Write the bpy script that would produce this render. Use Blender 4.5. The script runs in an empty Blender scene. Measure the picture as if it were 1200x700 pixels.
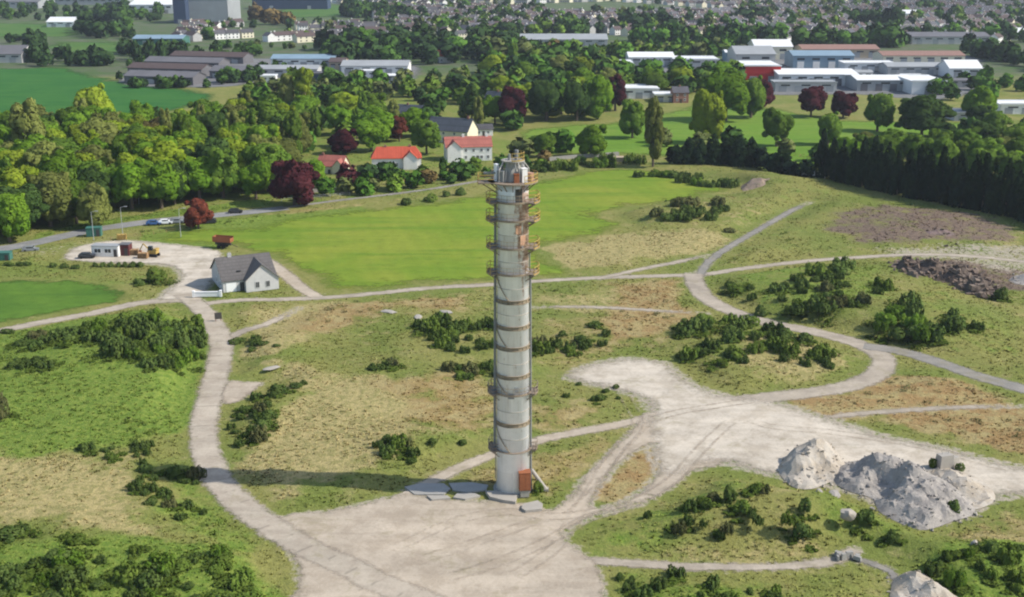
import bpy, bmesh, math, random
import numpy as np
from mathutils import Vector, Matrix
from mathutils.geometry import delaunay_2d_cdt

S = bpy.context.scene
COL = S.collection
R = math.radians

# ------------------------------------------------------------------ camera
F = 1400.0                     # focal length in pixels of the 1200 x 700 photograph
CAM_H = 79.0
PITCH = math.atan(415 / F)
SP, CP = math.sin(PITCH), math.cos(PITCH)
cam = bpy.data.cameras.new('camera')
cam.sensor_width = 36.0
cam.lens = 36.0 * F / 1200.0
cam.clip_start = 1.0
cam.clip_end = 20000.0
camo = bpy.data.objects.new('camera', cam)
COL.objects.link(camo)
camo.location = (0, 0, CAM_H)
camo.rotation_euler = (math.pi / 2 - PITCH, 0, 0)
S.camera = camo

# ------------------------------------------------------------------ light
SUN_EL = R(41.5)
sun_dir = Vector((0.994 * math.cos(SUN_EL), -0.105 * math.cos(SUN_EL), math.sin(SUN_EL))).normalized()
w = bpy.data.worlds.new('World')
S.world = w
w.use_nodes = True
nt = w.node_tree
nt.nodes.clear()
wo = nt.nodes.new('ShaderNodeOutputWorld')
bg = nt.nodes.new('ShaderNodeBackground')
sky = nt.nodes.new('ShaderNodeTexSky')
sky.sky_type = 'NISHITA'
sky.sun_disc = False
sky.sun_elevation = SUN_EL
sky.sun_rotation = math.atan2(sun_dir.x, sun_dir.y)
sky.air_density = 1.0
sky.dust_density = 1.0
bg.inputs['Strength'].default_value = 0.13
nt.links.new(sky.outputs[0], bg.inputs['Color'])
nt.links.new(bg.outputs[0], wo.inputs['Surface'])
sl = bpy.data.lights.new('sun', 'SUN')
sl.energy = 3.6
sl.angle = R(0.5)
sl.color = (1.0, 0.95, 0.87)
so = bpy.data.objects.new('sun', sl)
COL.objects.link(so)
so.location = (100, -20, 200)
so.rotation_euler = sun_dir.to_track_quat('Z', 'Y').to_euler()
S.view_settings.view_transform = 'Standard'
S.view_settings.look = 'None'
S.view_settings.exposure = 0.62
S.view_settings.gamma = 1.0
S.view_settings.use_curve_mapping = False
S.render.engine = 'CYCLES'
S.cycles.use_denoising = True
S.cycles.denoiser = 'OPENIMAGEDENOISE'
S.cycles.pixel_filter_type = 'BLACKMAN_HARRIS'
S.cycles.filter_width = 2.1
S.cycles.max_bounces = 4
S.cycles.transparent_max_bounces = 10
S.cycles.volume_bounces = 0

# ------------------------------------------------------------------ helpers
rng = np.random.RandomState(7)
random.seed(7)

def G(px, py, h=0.0):
    """point of the terrain seen at photo pixel (px, py), at height h"""
    u, v = (px - 600.0) / F, (py - 350.0) / F
    t = (CAM_H - h) / (SP + v * CP)
    return Vector((u * t, (CP - v * SP) * t, h))

def scale_at(py):
    v = (py - 350.0) / F
    return F * (SP + v * CP) / CAM_H          # pixels per metre on the ground

def GN(pts):
    return np.array([G(*p)[:2] for p in pts])

def hash2(ix, iy, seed):
    n = (ix.astype(np.int64) * 374761393 + iy.astype(np.int64) * 668265263 + seed * 974634777) & 0xFFFFFFFF
    n = ((n ^ (n >> 13)) * 1274126177) & 0xFFFFFFFF
    n = n ^ (n >> 16)
    return (n & 0xFFFF) / 65535.0

def vnoise(x, y, seed=0):
    ix, iy = np.floor(x), np.floor(y)
    fx, fy = x - ix, y - iy
    fx = fx * fx * (3 - 2 * fx); fy = fy * fy * (3 - 2 * fy)
    a = hash2(ix, iy, seed); b = hash2(ix + 1, iy, seed)
    c = hash2(ix, iy + 1, seed); d = hash2(ix + 1, iy + 1, seed)
    return (a * (1 - fx) + b * fx) * (1 - fy) + (c * (1 - fx) + d * fx) * fy

def fbm(x, y, sc, seed=0, octv=3):
    t, a, s = 0, 0.5, 1.0 / sc
    for k in range(octv):
        t = t + a * (vnoise(x * s, y * s, seed + k * 17) - 0.5)
        a *= 0.5; s *= 2.1
    return t

def sdf_poly(poly, X, Y):
    """signed distance (negative inside) of flat arrays X, Y to a closed polygon"""
    n = len(poly)
    d2 = np.full(X.shape, 1e18); ins = np.zeros(X.shape, bool)
    for i in range(n):
        ax, ay = poly[i]; bx, by = poly[(i + 1) % n]
        ex, ey = bx - ax, by - ay
        wx, wy = X - ax, Y - ay
        L = ex * ex + ey * ey + 1e-12
        t = np.clip((wx * ex + wy * ey) / L, 0, 1)
        d2 = np.minimum(d2, (wx - t * ex) ** 2 + (wy - t * ey) ** 2)
        if abs(ey) > 1e-12:
            c = (ay > Y) != (by > Y)
            xi = ax + (Y - ay) / ey * ex
            ins ^= c & (X < xi)
    d = np.sqrt(d2)
    return np.where(ins, -d, d)

def dist_line(line, X, Y):
    d2 = np.full(X.shape, 1e18)
    for i in range(len(line) - 1):
        ax, ay = line[i]; bx, by = line[i + 1]
        ex, ey = bx - ax, by - ay
        wx, wy = X - ax, Y - ay
        t = np.clip((wx * ex + wy * ey) / (ex * ex + ey * ey + 1e-12), 0, 1)
        d2 = np.minimum(d2, (wx - t * ex) ** 2 + (wy - t * ey) ** 2)
    return np.sqrt(d2)

def near(fn, shape, X, Y, pad, big=1e3):
    """evaluate a distance only inside the padded bounding box of shape"""
    shape = np.asarray(shape)
    lo, hi = shape.min(0) - pad, shape.max(0) + pad
    m = (X > lo[0]) & (X < hi[0]) & (Y > lo[1]) & (Y < hi[1])
    out = np.full(X.shape, big)
    if m.any():
        out[m] = fn(shape, X[m], Y[m])
    return out

def smooth(a, b, x):
    t = np.clip((x - a) / (b - a), 0, 1)
    return t * t * (3 - 2 * t)

def resample(P, step, closed=False, curve=True):
    P = [np.array(p, float) for p in P]
    n = len(P); out = []
    segs = n if closed else n - 1
    for i in range(segs):
        p1, p2 = P[i], P[(i + 1) % n]
        p0 = P[(i - 1) % n] if (closed or i > 0) else 2 * p1 - p2
        p3 = P[(i + 2) % n] if (closed or i + 2 < n) else 2 * p2 - p1
        k = max(1, int(np.linalg.norm(p2 - p1) / step))
        for j in range(k):
            t = j / k
            if curve:
                q = 0.5 * (2 * p1 + (p2 - p0) * t + (2 * p0 - 5 * p1 + 4 * p2 - p3) * t * t + (3 * p1 - p0 - 3 * p2 + p3) * t ** 3)
            else:
                q = p1 + (p2 - p1) * t
            out.append(q)
    if not closed:
        out.append(P[-1])
    return np.array(out)

# --- mesh building
def mesh_obj(name, verts, faces, mats, parent=None, midx=None, attrs=None, smooth_sh=False, link=True):
    me = bpy.data.meshes.new(name)
    me.from_pydata([tuple(v) for v in verts], [], [tuple(int(i) for i in f) for f in faces])
    for m in mats:
        me.materials.append(m)
    if midx is not None:
        me.polygons.foreach_set('material_index', np.asarray(midx, dtype=np.int32))
    if attrs:
        for k, v in attrs.items():
            v = np.asarray(v, dtype=np.float32)
            if v.ndim == 2:
                a = me.attributes.new(k, 'FLOAT_COLOR', 'POINT')
                if v.shape[1] == 3:
                    v = np.concatenate([v, np.ones((len(v), 1), np.float32)], 1)
                a.data.foreach_set('color', v.ravel())
            else:
                a = me.attributes.new(k, 'FLOAT', 'POINT')
                a.data.foreach_set('value', v.ravel())
    if smooth_sh:
        me.polygons.foreach_set('use_smooth', np.ones(len(me.polygons), bool))
    me.update()
    o = bpy.data.objects.new(name, me)
    if link:
        COL.objects.link(o)
    if parent is not None:
        o.parent = parent
    return o

class MB:
    def __init__(s):
        s.v, s.f, s.m = [], [], []
    def add(s, V, Fc, m=0):
        b = len(s.v)
        s.v += [tuple(p) for p in V]
        s.f += [tuple(b + i for i in f) for f in Fc]
        s.m += [m] * len(Fc)
    def box(s, c, d, rz=0.0, m=0, taper=1.0):
        x, y, z = d[0] / 2, d[1] / 2, d[2] / 2
        ca, sa = math.cos(rz), math.sin(rz)
        V = []
        for dz in (-1, 1):
            k = 1.0 if dz < 0 else taper
            for dx, dy in ((-1, -1), (1, -1), (1, 1), (-1, 1)):
                px, py = dx * x * k, dy * y * k
                V.append((c[0] + px * ca - py * sa, c[1] + px * sa + py * ca, c[2] + dz * z))
        s.add(V, [(3, 2, 1, 0), (4, 5, 6, 7), (0, 1, 5, 4), (1, 2, 6, 5), (2, 3, 7, 6), (3, 0, 4, 7)], m)
    def tube(s, a, b, r, r2=None, n=8, m=0):
        a, b = Vector(a), Vector(b)
        r2 = r if r2 is None else r2
        q = (b - a).to_track_quat('Z', 'Y')
        V = []
        for p, rr in ((a, r), (b, r2)):
            for k in range(n):
                t = 2 * math.pi * k / n
                V.append(p + q @ Vector((rr * math.cos(t), rr * math.sin(t), 0)))
        s.add(V, [(k, (k + 1) % n, n + (k + 1) % n, n + k) for k in range(n)] + [tuple(range(n - 1, -1, -1)), tuple(range(n, 2 * n))], m)
    def path(s, pts, r, n=6, m=0):
        for a, b in zip(pts[:-1], pts[1:]):
            s.tube(a, b, r, n=n, m=m)
    def ringplate(s, cx, cy, z, r0, r1, th, a0=0, a1=360, n=32, m=0):
        V, k = [], max(3, int(n * (a1 - a0) / 360))
        full = abs(a1 - a0) >= 360
        cnt = k if full else k + 1
        for i in range(cnt):
            t = R(a0 + (a1 - a0) * i / k)
            c, q = math.cos(t), math.sin(t)
            V += [(cx + r0 * c, cy + r0 * q, z), (cx + r1 * c, cy + r1 * q, z), (cx + r1 * c, cy + r1 * q, z + th), (cx + r0 * c, cy + r0 * q, z + th)]
        Fc = []
        for i in range(k):
            a = 4 * i; b = 4 * ((i + 1) % cnt)
            for j in range(4):
                Fc.append((a + j, a + (j + 1) % 4, b + (j + 1) % 4, b + j))
        if not full:
            Fc += [(0, 3, 2, 1), (4 * k, 4 * k + 1, 4 * k + 2, 4 * k + 3)]
        s.add(V, Fc, m)
    def build(s, name, mats, parent=None, smooth_sh=False, attrs=None, link=True):
        if not isinstance(mats, (list, tuple)):
            mats = [mats]
        return mesh_obj(name, s.v, s.f, mats, parent, s.m, attrs, smooth_sh, link)

def tag(o, label, cat, group=None, kind=None):
    o['label'] = label; o['category'] = cat
    if group: o['group'] = group
    if kind: o['kind'] = kind
    return o

def structure(o, label=None, cat=None):
    o['kind'] = 'structure'
    if label: o['label'] = label
    if cat: o['category'] = cat
    return o

def empty(name, loc, rz=0.0):
    o = bpy.data.objects.new(name, None)
    COL.objects.link(o)
    o.location = loc
    o.rotation_euler = (0, 0, rz)
    o.empty_display_size = 0.5
    return o

def copy_tree(o, parent=None):
    c = o.copy()
    COL.objects.link(c)
    if parent is not None:
        c.parent = parent
    for ch in o.children:
        copy_tree(ch, c)
    return c

# ------------------------------------------------------------------ materials
class NB:
    """small node builder"""
    def __init__(s, name):
        s.mat = bpy.data.materials.new(name)
        s.mat.use_nodes = True
        s.t = s.mat.node_tree
        s.t.nodes.clear()
        s.out = s.t.nodes.new('ShaderNodeOutputMaterial')
        s.co = None
    def n(s, typ, **kw):
        nd = s.t.nodes.new(typ)
        for k, v in kw.items():
            setattr(nd, k, v)
        return nd
    def l(s, a, b):
        s.t.links.new(a, b)
    def coord(s, kind='Object'):
        if s.co is None:
            s.co = s.n('ShaderNodeTexCoord')
        return s.co.outputs[kind]
    def geo(s):
        return s.n('ShaderNodeNewGeometry').outputs['Position']
    def noise(s, vec, scale, detail=4.0, rough=0.6, dist=0.0):
        nd = s.n('ShaderNodeTexNoise')
        nd.inputs['Scale'].default_value = scale
        nd.inputs['Detail'].default_value = detail
        nd.inputs['Roughness'].default_value = rough
        nd.inputs['Distortion'].default_value = dist
        s.l(vec, nd.inputs['Vector'])
        return nd.outputs['Fac']
    def math(s, op, a, b=None, c=None, clamp=False):
        nd = s.n('ShaderNodeMath', operation=op)
        nd.use_clamp = clamp
        for i, x in enumerate((a, b, c)):
            if x is None: continue
            if isinstance(x, (int, float)): nd.inputs[i].default_value = x
            else: s.l(x, nd.inputs[i])
        return nd.outputs[0]
    def sstep(s, x, a, b):
        nd = s.n('ShaderNodeMapRange', interpolation_type='SMOOTHSTEP')
        s.l(x, nd.inputs['Value'])
        nd.inputs['From Min'].default_value = a
        nd.inputs['From Max'].default_value = b
        return nd.outputs['Result']
    def mix(s, fac, a, b, blend='MIX'):
        nd = s.n('ShaderNodeMix', data_type='RGBA', blend_type=blend)
        for i, x in ((0, fac), (6, a), (7, b)):
            if isinstance(x, (int, float)): nd.inputs[i].default_value = x
            elif isinstance(x, tuple): nd.inputs[i].default_value = (*x[:3], 1)
            else: s.l(x, nd.inputs[i])
        return nd.outputs[2]
    def scalecol(s, colr, k):
        """colour * scalar socket"""
        nd = s.n('ShaderNodeVectorMath', operation='SCALE')
        if isinstance(colr, tuple): nd.inputs[0].default_value = colr[:3]
        else: s.l(colr, nd.inputs[0])
        if isinstance(k, (int, float)): nd.inputs['Scale'].default_value = k
        else: s.l(k, nd.inputs['Scale'])
        return nd.outputs[0]
    def attr(s, name, out='Fac'):
        nd = s.n('ShaderNodeAttribute', attribute_name=name)
        return nd.outputs[out]
    def bsdf(s, colr, rough=0.9, spec=0.2, bump=None, bstr=0.5, bdist=0.1, metal=0.0):
        b = s.n('ShaderNodeBsdfPrincipled')
        if isinstance(colr, tuple): b.inputs['Base Color'].default_value = (*colr[:3], 1)
        else: s.l(colr, b.inputs['Base Color'])
        if isinstance(rough, (int, float)): b.inputs['Roughness'].default_value = rough
        else: s.l(rough, b.inputs['Roughness'])
        b.inputs['Specular IOR Level'].default_value = spec
        b.inputs['Metallic'].default_value = metal
        if bump is not None:
            bn = s.n('ShaderNodeBump')
            bn.inputs['Strength'].default_value = bstr
            bn.inputs['Distance'].default_value = bdist
            s.l(bump, bn.inputs['Height'])
            s.l(bn.outputs[0], b.inputs['Normal'])
        s.l(b.outputs[0], s.out.inputs['Surface'])
        return b

def _fade(s, bs, f):
    """thin out towards a ragged border so that the ground below shows"""
    tr = s.n('ShaderNodeBsdfTransparent'); ms = s.n('ShaderNodeMixShader')
    s.l(f, ms.inputs[0]); s.l(tr.outputs[0], ms.inputs[1]); s.l(bs.outputs[0], ms.inputs[2])
    s.l(ms.outputs[0], s.out.inputs['Surface'])
NB.fade = _fade

def plain(name, colr, rough=0.7, var=0.15, sc=0.6, spec=0.25, dirt=None, metal=0.0):
    b = NB(name)
    co = b.coord()
    k = b.math('MULTIPLY_ADD', b.noise(co, sc, 5), var * 2, 1 - var)
    c = b.scalecol(colr, k)
    if dirt:
        c = b.mix(b.sstep(b.noise(co, sc * 2.3, 6, 0.7), 0.52, 0.72), c, dirt)
    b.bsdf(c, rough, spec, metal=metal)
    return b.mat

MASKCOLS = dict(base=(0.205, 0.200, 0.060), lush=(0.118, 0.182, 0.030), straw=(0.385, 0.315, 0.140),
                brown=(0.270, 0.180, 0.078), gravel=(0.44, 0.40, 0.335), field=(0.125, 0.225, 0.022),
                heath=(0.195, 0.142, 0.105), urban=(0.105, 0.118, 0.075))

def ground_colour(b):
    """the mixed grassland colour read from the masks; returns colour and height sockets"""
    pos = b.geo()
    m1 = b.n('ShaderNodeSeparateColor'); b.l(b.attr('mask_a', 'Color'), m1.inputs[0])
    m2 = b.n('ShaderNodeSeparateColor'); b.l(b.attr('mask_b', 'Color'), m2.inputs[0])
    n1 = b.noise(pos, 0.22, 6, 0.68)
    n2 = b.noise(pos, 0.9, 5, 0.65)
    n3 = b.noise(pos, 0.05, 4, 0.6)
    n4 = b.noise(pos, 3.5, 3, 0.6)
    c = b.mix(b.sstep(n3, 0.38, 0.64), MASKCOLS['base'], (0.145, 0.175, 0.040))
    c = b.mix(b.math('MULTIPLY', b.sstep(n1, 0.52, 0.66), 0.55), c, (0.29, 0.25, 0.105))
    def layer(c, sock, colr, nz, k=0.9, lo=0.35, hi=0.75):
        f = b.sstep(b.math('MULTIPLY_ADD', b.math('SUBTRACT', nz, 0.5), k * 1.6, sock), lo, hi)
        return b.mix(f, c, colr)
    strawc = b.mix(b.sstep(n2, 0.4, 0.62), MASKCOLS['straw'], (0.215, 0.195, 0.075))
    lushc = b.mix(b.sstep(n2, 0.4, 0.62), MASKCOLS['lush'], (0.165, 0.210, 0.040))
    brownc = b.mix(b.sstep(n1, 0.42, 0.6), MASKCOLS['brown'], (0.31, 0.25, 0.112))
    c = layer(c, m1.outputs[1], strawc, n1)
    c = layer(c, m1.outputs[0], lushc, n1)
    c = layer(c, m1.outputs[2], brownc, n1)
    heathc = b.mix(b.sstep(n2, 0.44, 0.58), MASKCOLS['heath'], (0.12, 0.09, 0.07))
    c = layer(c, m2.outputs[1], heathc, n1)
    c = layer(c, m2.outputs[2], b.mix(b.sstep(n3, 0.4, 0.6), MASKCOLS['urban'], (0.07, 0.115, 0.04)), n2)
    gravc = b.mix(b.sstep(n2, 0.4, 0.6), MASKCOLS['gravel'], (0.32, 0.275, 0.205))
    c = layer(c, m2.outputs[0], gravc, n2, 1.1)
    k = b.math('MULTIPLY_ADD', n4, 0.75, 0.62)
    k = b.math('MULTIPLY', k, b.math('MULTIPLY_ADD', n2, 0.7, 0.65))
    c = b.scalecol(c, k)
    hgt = b.math('ADD', b.math('MULTIPLY', n2, 0.7), b.math('MULTIPLY', n4, 0.3))
    return c, hgt, pos, n1, n2, n4

b = NB('grassland')
c, hgt, *_ = ground_colour(b)
b.bsdf(c, 0.95, 0.05, hgt, 0.9, 0.55)
M_GROUND = b.mat

b = NB('grass_tuft')
c, hgt, *_ = ground_colour(b)
c = b.scalecol(c, b.math('MULTIPLY_ADD', b.attr('tint'), 0.7, 0.85))
b.bsdf(c, 0.9, 0.05)
M_TUFT = b.mat

def track_mat(name, ca, cb, cc, edge_lo=0.15, edge_hi=0.75, joints=False, patch=0.45):
    b = NB(name)
    pos = b.geo()
    n1 = b.noise(pos, 0.22, 6, 0.68); n2 = b.noise(pos, 0.9, 5, 0.65); n4 = b.noise(pos, 3.5, 3, 0.6)
    t = b.mix(b.sstep(n1, 0.42, 0.62), ca, cb)
    fine = b.noise(pos, 1.6, 6, 0.75)
    t = b.mix(b.math('MULTIPLY', b.sstep(fine, 0.5, 0.68), patch), t, cc)
    broad = b.noise(pos, 0.09, 5, 0.65, 0.8)
    t = b.scalecol(t, b.math('MULTIPLY_ADD', broad, 0.6, 0.70))
    t = b.scalecol(t, b.math('MULTIPLY_ADD', n4, 0.35, 0.83))
    weed = b.math('MULTIPLY_ADD', b.noise(pos, 0.13, 6, 0.7, 0.5), 0.7, b.math('MULTIPLY', n2, 0.3))
    t = b.mix(b.math('MULTIPLY', b.sstep(weed, 0.53, 0.64), 0.42), t, (0.225, 0.195, 0.105))
    mp = b.n('ShaderNodeMapping'); b.l(pos, mp.inputs[0])
    mp.inputs['Rotation'].default_value = (0, 0, R(52)); mp.inputs['Scale'].default_value = (0.035, 0.33, 1)
    rt = b.noise(mp.outputs[0], 1.0, 5, 0.6, 0.9)
    t = b.scalecol(t, b.math('MULTIPLY_ADD', b.sstep(rt, 0.36, 0.64), 0.14, 0.93))
    if joints:                                   # cast slabs: dark joints with stains beside them
        al = b.attr('along')
        ph = b.math('FRACT', b.math('DIVIDE', al, 4.6))
        d = b.math('ABSOLUTE', b.math('SUBTRACT', ph, 0.5))
        wob = b.math('MULTIPLY_ADD', n2, 0.10, -0.05)
        jn = b.math('SUBTRACT', 1.0, b.sstep(b.math('ADD', d, wob), 0.015, 0.075))
        jn = b.math('MULTIPLY', jn, b.sstep(b.noise(pos, 0.45, 2, 0.5), 0.47, 0.58))
        t = b.mix(b.math('MULTIPLY', jn, 0.6), t, (0.19, 0.165, 0.13))
    e = b.math('MULTIPLY_ADD', b.math('SUBTRACT', n2, 0.5), 1.1, b.attr('edge'))
    e = b.math('MULTIPLY_ADD', b.math('SUBTRACT', n4, 0.5), 0.5, e)
    f = b.sstep(e, edge_lo, edge_hi)
    b.fade(b.bsdf(t, 0.95, 0.08, b.math('ADD', n2, fine), 0.5, 0.12), f)
    return b.mat

M_CONC_ROAD = track_mat('old_concrete_road', (0.40, 0.345, 0.27), (0.35, 0.295, 0.23), (0.28, 0.235, 0.18), 0.10, 0.80, True)
M_GRAVEL = track_mat('pale_gravel', (0.415, 0.350, 0.270), (0.345, 0.285, 0.215), (0.28, 0.23, 0.165), 0.12, 0.85)
M_CHALK = track_mat('white_limestone_dust', (0.50, 0.44, 0.355), (0.40, 0.345, 0.27), (0.33, 0.285, 0.22), 0.12, 0.95)
M_TRACK = track_mat('worn_track', (0.375, 0.32, 0.25), (0.305, 0.26, 0.205), (0.25, 0.215, 0.17), 0.12, 0.8)
M_GREYTRACK = track_mat('grey_track', (0.245, 0.225, 0.195), (0.20, 0.188, 0.165), (0.29, 0.265, 0.215), 0.12, 0.7)
M_ASPHALT = track_mat('grey_asphalt', (0.20, 0.20, 0.195), (0.24, 0.235, 0.225), (0.16, 0.16, 0.155), 0.05, 0.3)

M_RUT = track_mat('wheel_rut_ground', (0.355, 0.295, 0.225), (0.37, 0.31, 0.235), (0.31, 0.26, 0.19), 0.45, 1.5)
M_TARMAC = track_mat('yard_tarmac', (0.155, 0.155, 0.155), (0.19, 0.188, 0.185), (0.13, 0.13, 0.13), 0.1, 0.6)
def field_mat(name, ca, cb, cc, stripes=None, edge=True):
    b = NB(name)
    pos = b.geo()
    n1 = b.noise(pos, 0.03, 5, 0.6, 0.6)
    n2 = b.noise(pos, 0.4, 5, 0.65)
    n3 = b.noise(pos, 2.2, 4, 0.65)
    mp = b.n('ShaderNodeMapping'); b.l(pos, mp.inputs[0])
    mp.inputs['Rotation'].default_value = (0, 0, R(-14)); mp.inputs['Scale'].default_value = (0.018, 0.16, 1)
    ns = b.noise(mp.outputs[0], 1.0, 5, 0.6)
    t = b.mix(b.sstep(n1, 0.38, 0.62), ca, cb)
    t = b.mix(b.math('MULTIPLY', b.sstep(ns, 0.46, 0.66), 0.7), t, cc)
    t = b.scalecol(t, b.math('MULTIPLY_ADD', n2, 0.5, 0.76))
    t = b.scalecol(t, b.math('MULTIPLY_ADD', n3, 0.4, 0.80))
    if stripes:
        mp2 = b.n('ShaderNodeMapping'); b.l(pos, mp2.inputs[0]); mp2.inputs['Rotation'].default_value = (0, 0, R(stripes))
        wv = b.n('ShaderNodeTexWave', wave_type='BANDS', bands_direction='Y'); wv.inputs['Scale'].default_value = 0.06
        wv.inputs['Distortion'].default_value = 1.5; wv.inputs['Detail'].default_value = 2
        b.l(mp2.outputs[0], wv.inputs[0])
        t = b.scalecol(t, b.math('MULTIPLY_ADD', wv.outputs['Fac'], 0.05, 0.975))
    if edge:
        e = b.math('MULTIPLY_ADD', b.math('SUBTRACT', n2, 0.5), 1.3, b.attr('edge'))
        b.fade(b.bsdf(t, 0.95, 0.04, b.math('ADD', n2, n3), 0.6, 0.25), b.sstep(e, 0.1, 0.9))
    else:
        b.bsdf(t, 0.95, 0.04, b.math('ADD', n2, n3), 0.6, 0.25)
    return b.mat

M_FIELD = field_mat('bright_pasture', (0.145, 0.212, 0.024), (0.195, 0.232, 0.032), (0.105, 0.182, 0.020), 76)
M_CROP = field_mat('young_crop', (0.070, 0.142, 0.022), (0.095, 0.172, 0.025), (0.050, 0.11, 0.018), 60)
M_FARFIELD = field_mat('far_crop', (0.030, 0.112, 0.024), (0.040, 0.128, 0.026), (0.055, 0.145, 0.028), None)
M_LAWN = field_mat('park_lawn', (0.115, 0.21, 0.025), (0.15, 0.225, 0.035), (0.09, 0.17, 0.025), 20)
M_PITCH = field_mat('sports_turf', (0.06, 0.13, 0.03), (0.085, 0.145, 0.035), (0.06, 0.14, 0.03), None)
M_MEADOW = field_mat('rough_meadow', (0.12, 0.19, 0.028), (0.16, 0.21, 0.036), (0.09, 0.16, 0.024), None)

def leaf_mat(name, ca, cb, trans=0.32, rnd=0.55):
    b = NB(name)
    oi = b.n('ShaderNodeObjectInfo')
    t = b.attr('tint')
    c = b.mix(t, ca, cb)
    rv = b.math('MULTIPLY_ADD', oi.outputs['Random'], rnd, 1 - rnd * 0.42)
    c = b.scalecol(c, rv)
    d = b.n('ShaderNodeBsdfDiffuse'); b.l(c, d.inputs[0])
    tr = b.n('ShaderNodeBsdfTranslucent'); b.l(c, tr.inputs[0])
    ms = b.n('ShaderNodeMixShader'); ms.inputs[0].default_value = trans
    b.l(d.outputs[0], ms.inputs[1]); b.l(tr.outputs[0], ms.inputs[2])
    b.l(ms.outputs[0], b.out.inputs['Surface'])
    return b.mat

LEAF = dict(
    lime=leaf_mat('lime_foliage', (0.155, 0.225, 0.016), (0.265, 0.32, 0.032)),
    bright=leaf_mat('bright_green_foliage', (0.092, 0.182, 0.015), (0.17, 0.272, 0.026)),
    mid=leaf_mat('mid_green_foliage', (0.072, 0.134, 0.017), (0.138, 0.208, 0.03)),
    olive=leaf_mat('olive_foliage', (0.125, 0.15, 0.034), (0.21, 0.23, 0.06)),
    dark=leaf_mat('dark_green_foliage', (0.032, 0.064, 0.016), (0.066, 0.108, 0.026)),
    conifer=leaf_mat('conifer_foliage', (0.01, 0.02, 0.009), (0.022, 0.04, 0.014), 0.08),
    copper=leaf_mat('copper_foliage', (0.05, 0.014, 0.018), (0.095, 0.028, 0.03)),
    rust=leaf_mat('rust_red_foliage', (0.13, 0.035, 0.022), (0.19, 0.06, 0.035)),
    bronze=leaf_mat('bronze_foliage', (0.11, 0.095, 0.03), (0.18, 0.145, 0.045)),
    gorse=leaf_mat('gorse_foliage', (0.050, 0.084, 0.020), (0.110, 0.148, 0.038), 0.12),
    shrub=leaf_mat('shrub_foliage', (0.075, 0.12, 0.02), (0.14, 0.188, 0.036), 0.2),
    bramble=leaf_mat('bramble_foliage', (0.070, 0.085, 0.030), (0.130, 0.125, 0.050), 0.15),
)
b = NB('far_foliage')
c = b.attr('col', 'Color')
b.bsdf(c, 0.9, 0.05)
M_FARLEAF = b.mat
M_BARK = plain('bark', (0.11, 0.085, 0.06), 0.9, 0.3, 3.0)

# plain building materials
def P_(name, c, **k): return plain(name, c, **k)
M_WHITE = P_('white_render', (0.72, 0.70, 0.66), dirt=(0.55, 0.53, 0.48), sc=0.5)
M_CREAM = P_('cream_render', (0.66, 0.60, 0.44), sc=0.5)
M_GREYW = P_('grey_render', (0.42, 0.41, 0.39), sc=0.5)
M_PEBBLE = P_('grey_pebbledash', (0.50, 0.49, 0.47), sc=0.8, var=0.18)
M_BRICK = P_('red_brick_wall', (0.28, 0.14, 0.10), sc=1.2)
M_DARKG = P_('dark_glass', (0.03, 0.035, 0.04), rough=0.15, spec=0.5, var=0.1)
M_TRIM = P_('white_trim', (0.78, 0.78, 0.76), var=0.05)
M_DOOR = P_('dark_door', (0.06, 0.055, 0.05))
M_RUST = P_('rusty_steel', (0.30, 0.105, 0.045), sc=2.0, var=0.35, dirt=(0.16, 0.06, 0.03))
M_TEAL = P_('teal_paint', (0.05, 0.15, 0.12), rough=0.45)
M_YELLOW = P_('yellow_paint', (0.40, 0.275, 0.075), rough=0.6, sc=1.4, var=0.3, dirt=(0.25, 0.14, 0.06))
M_BLACK = P_('black_rubber', (0.02, 0.02, 0.02))
M_POLE = P_('galvanised_steel', (0.40, 0.41, 0.41), rough=0.5, metal=0.2)
M_WOOD = P_('timber', (0.32, 0.20, 0.10), sc=2.5, var=0.3)
M_CARGREY = P_('grey_car_paint', (0.20, 0.21, 0.22), rough=0.3, var=0.03, spec=0.5)
M_CARWHITE = P_('white_car_paint', (0.75, 0.75, 0.75), rough=0.3, var=0.03, spec=0.5)
M_CARBLACK = P_('dark_car_paint', (0.03, 0.03, 0.035), rough=0.3, var=0.03, spec=0.5)
M_CARRED = P_('red_car_paint', (0.35, 0.03, 0.02), rough=0.3, var=0.03, spec=0.5)
M_CARBLUE = P_('blue_car_paint', (0.04, 0.10, 0.25), rough=0.3, var=0.03, spec=0.5)

def roof_mat(name, c, sc=2.0, dark=0.7):
    b = NB(name)
    co = b.coord()
    br = b.n('ShaderNodeTexBrick')
    br.inputs['Scale'].default_value = 1.6
    br.inputs['Color1'].default_value = (*c, 1)
    br.inputs['Color2'].default_value = (*[x * 0.82 for x in c], 1)
    br.inputs['Mortar'].default_value = (*[x * dark for x in c], 1)
    br.inputs['Mortar Size'].default_value = 0.03
    mp = b.n('ShaderNodeMapping'); b.l(co, mp.inputs[0]); mp.inputs['Rotation'].default_value = (R(50), 0, 0)
    b.l(mp.outputs[0], br.inputs['Vector'])
    k = b.math('MULTIPLY_ADD', b.noise(co, 0.5, 5, 0.65), 0.6, 0.7)
    b.bsdf(b.scalecol(br.outputs['Color'], k), 0.75, 0.2)
    return b.mat
M_SLATE = roof_mat('dark_slate_roof', (0.085, 0.082, 0.085))
M_BROWNSLATE = roof_mat('brown_grey_slate_roof', (0.125, 0.115, 0.108))
M_SLATE2 = roof_mat('blue_slate_roof', (0.075, 0.085, 0.10))
M_REDROOF = roof_mat('orange_tile_roof', (0.46, 0.085, 0.045))
M_PINKROOF = roof_mat('pink_tile_roof', (0.37, 0.125, 0.095))
M_MAROON = roof_mat('maroon_tile_roof', (0.12, 0.035, 0.035))
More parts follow.
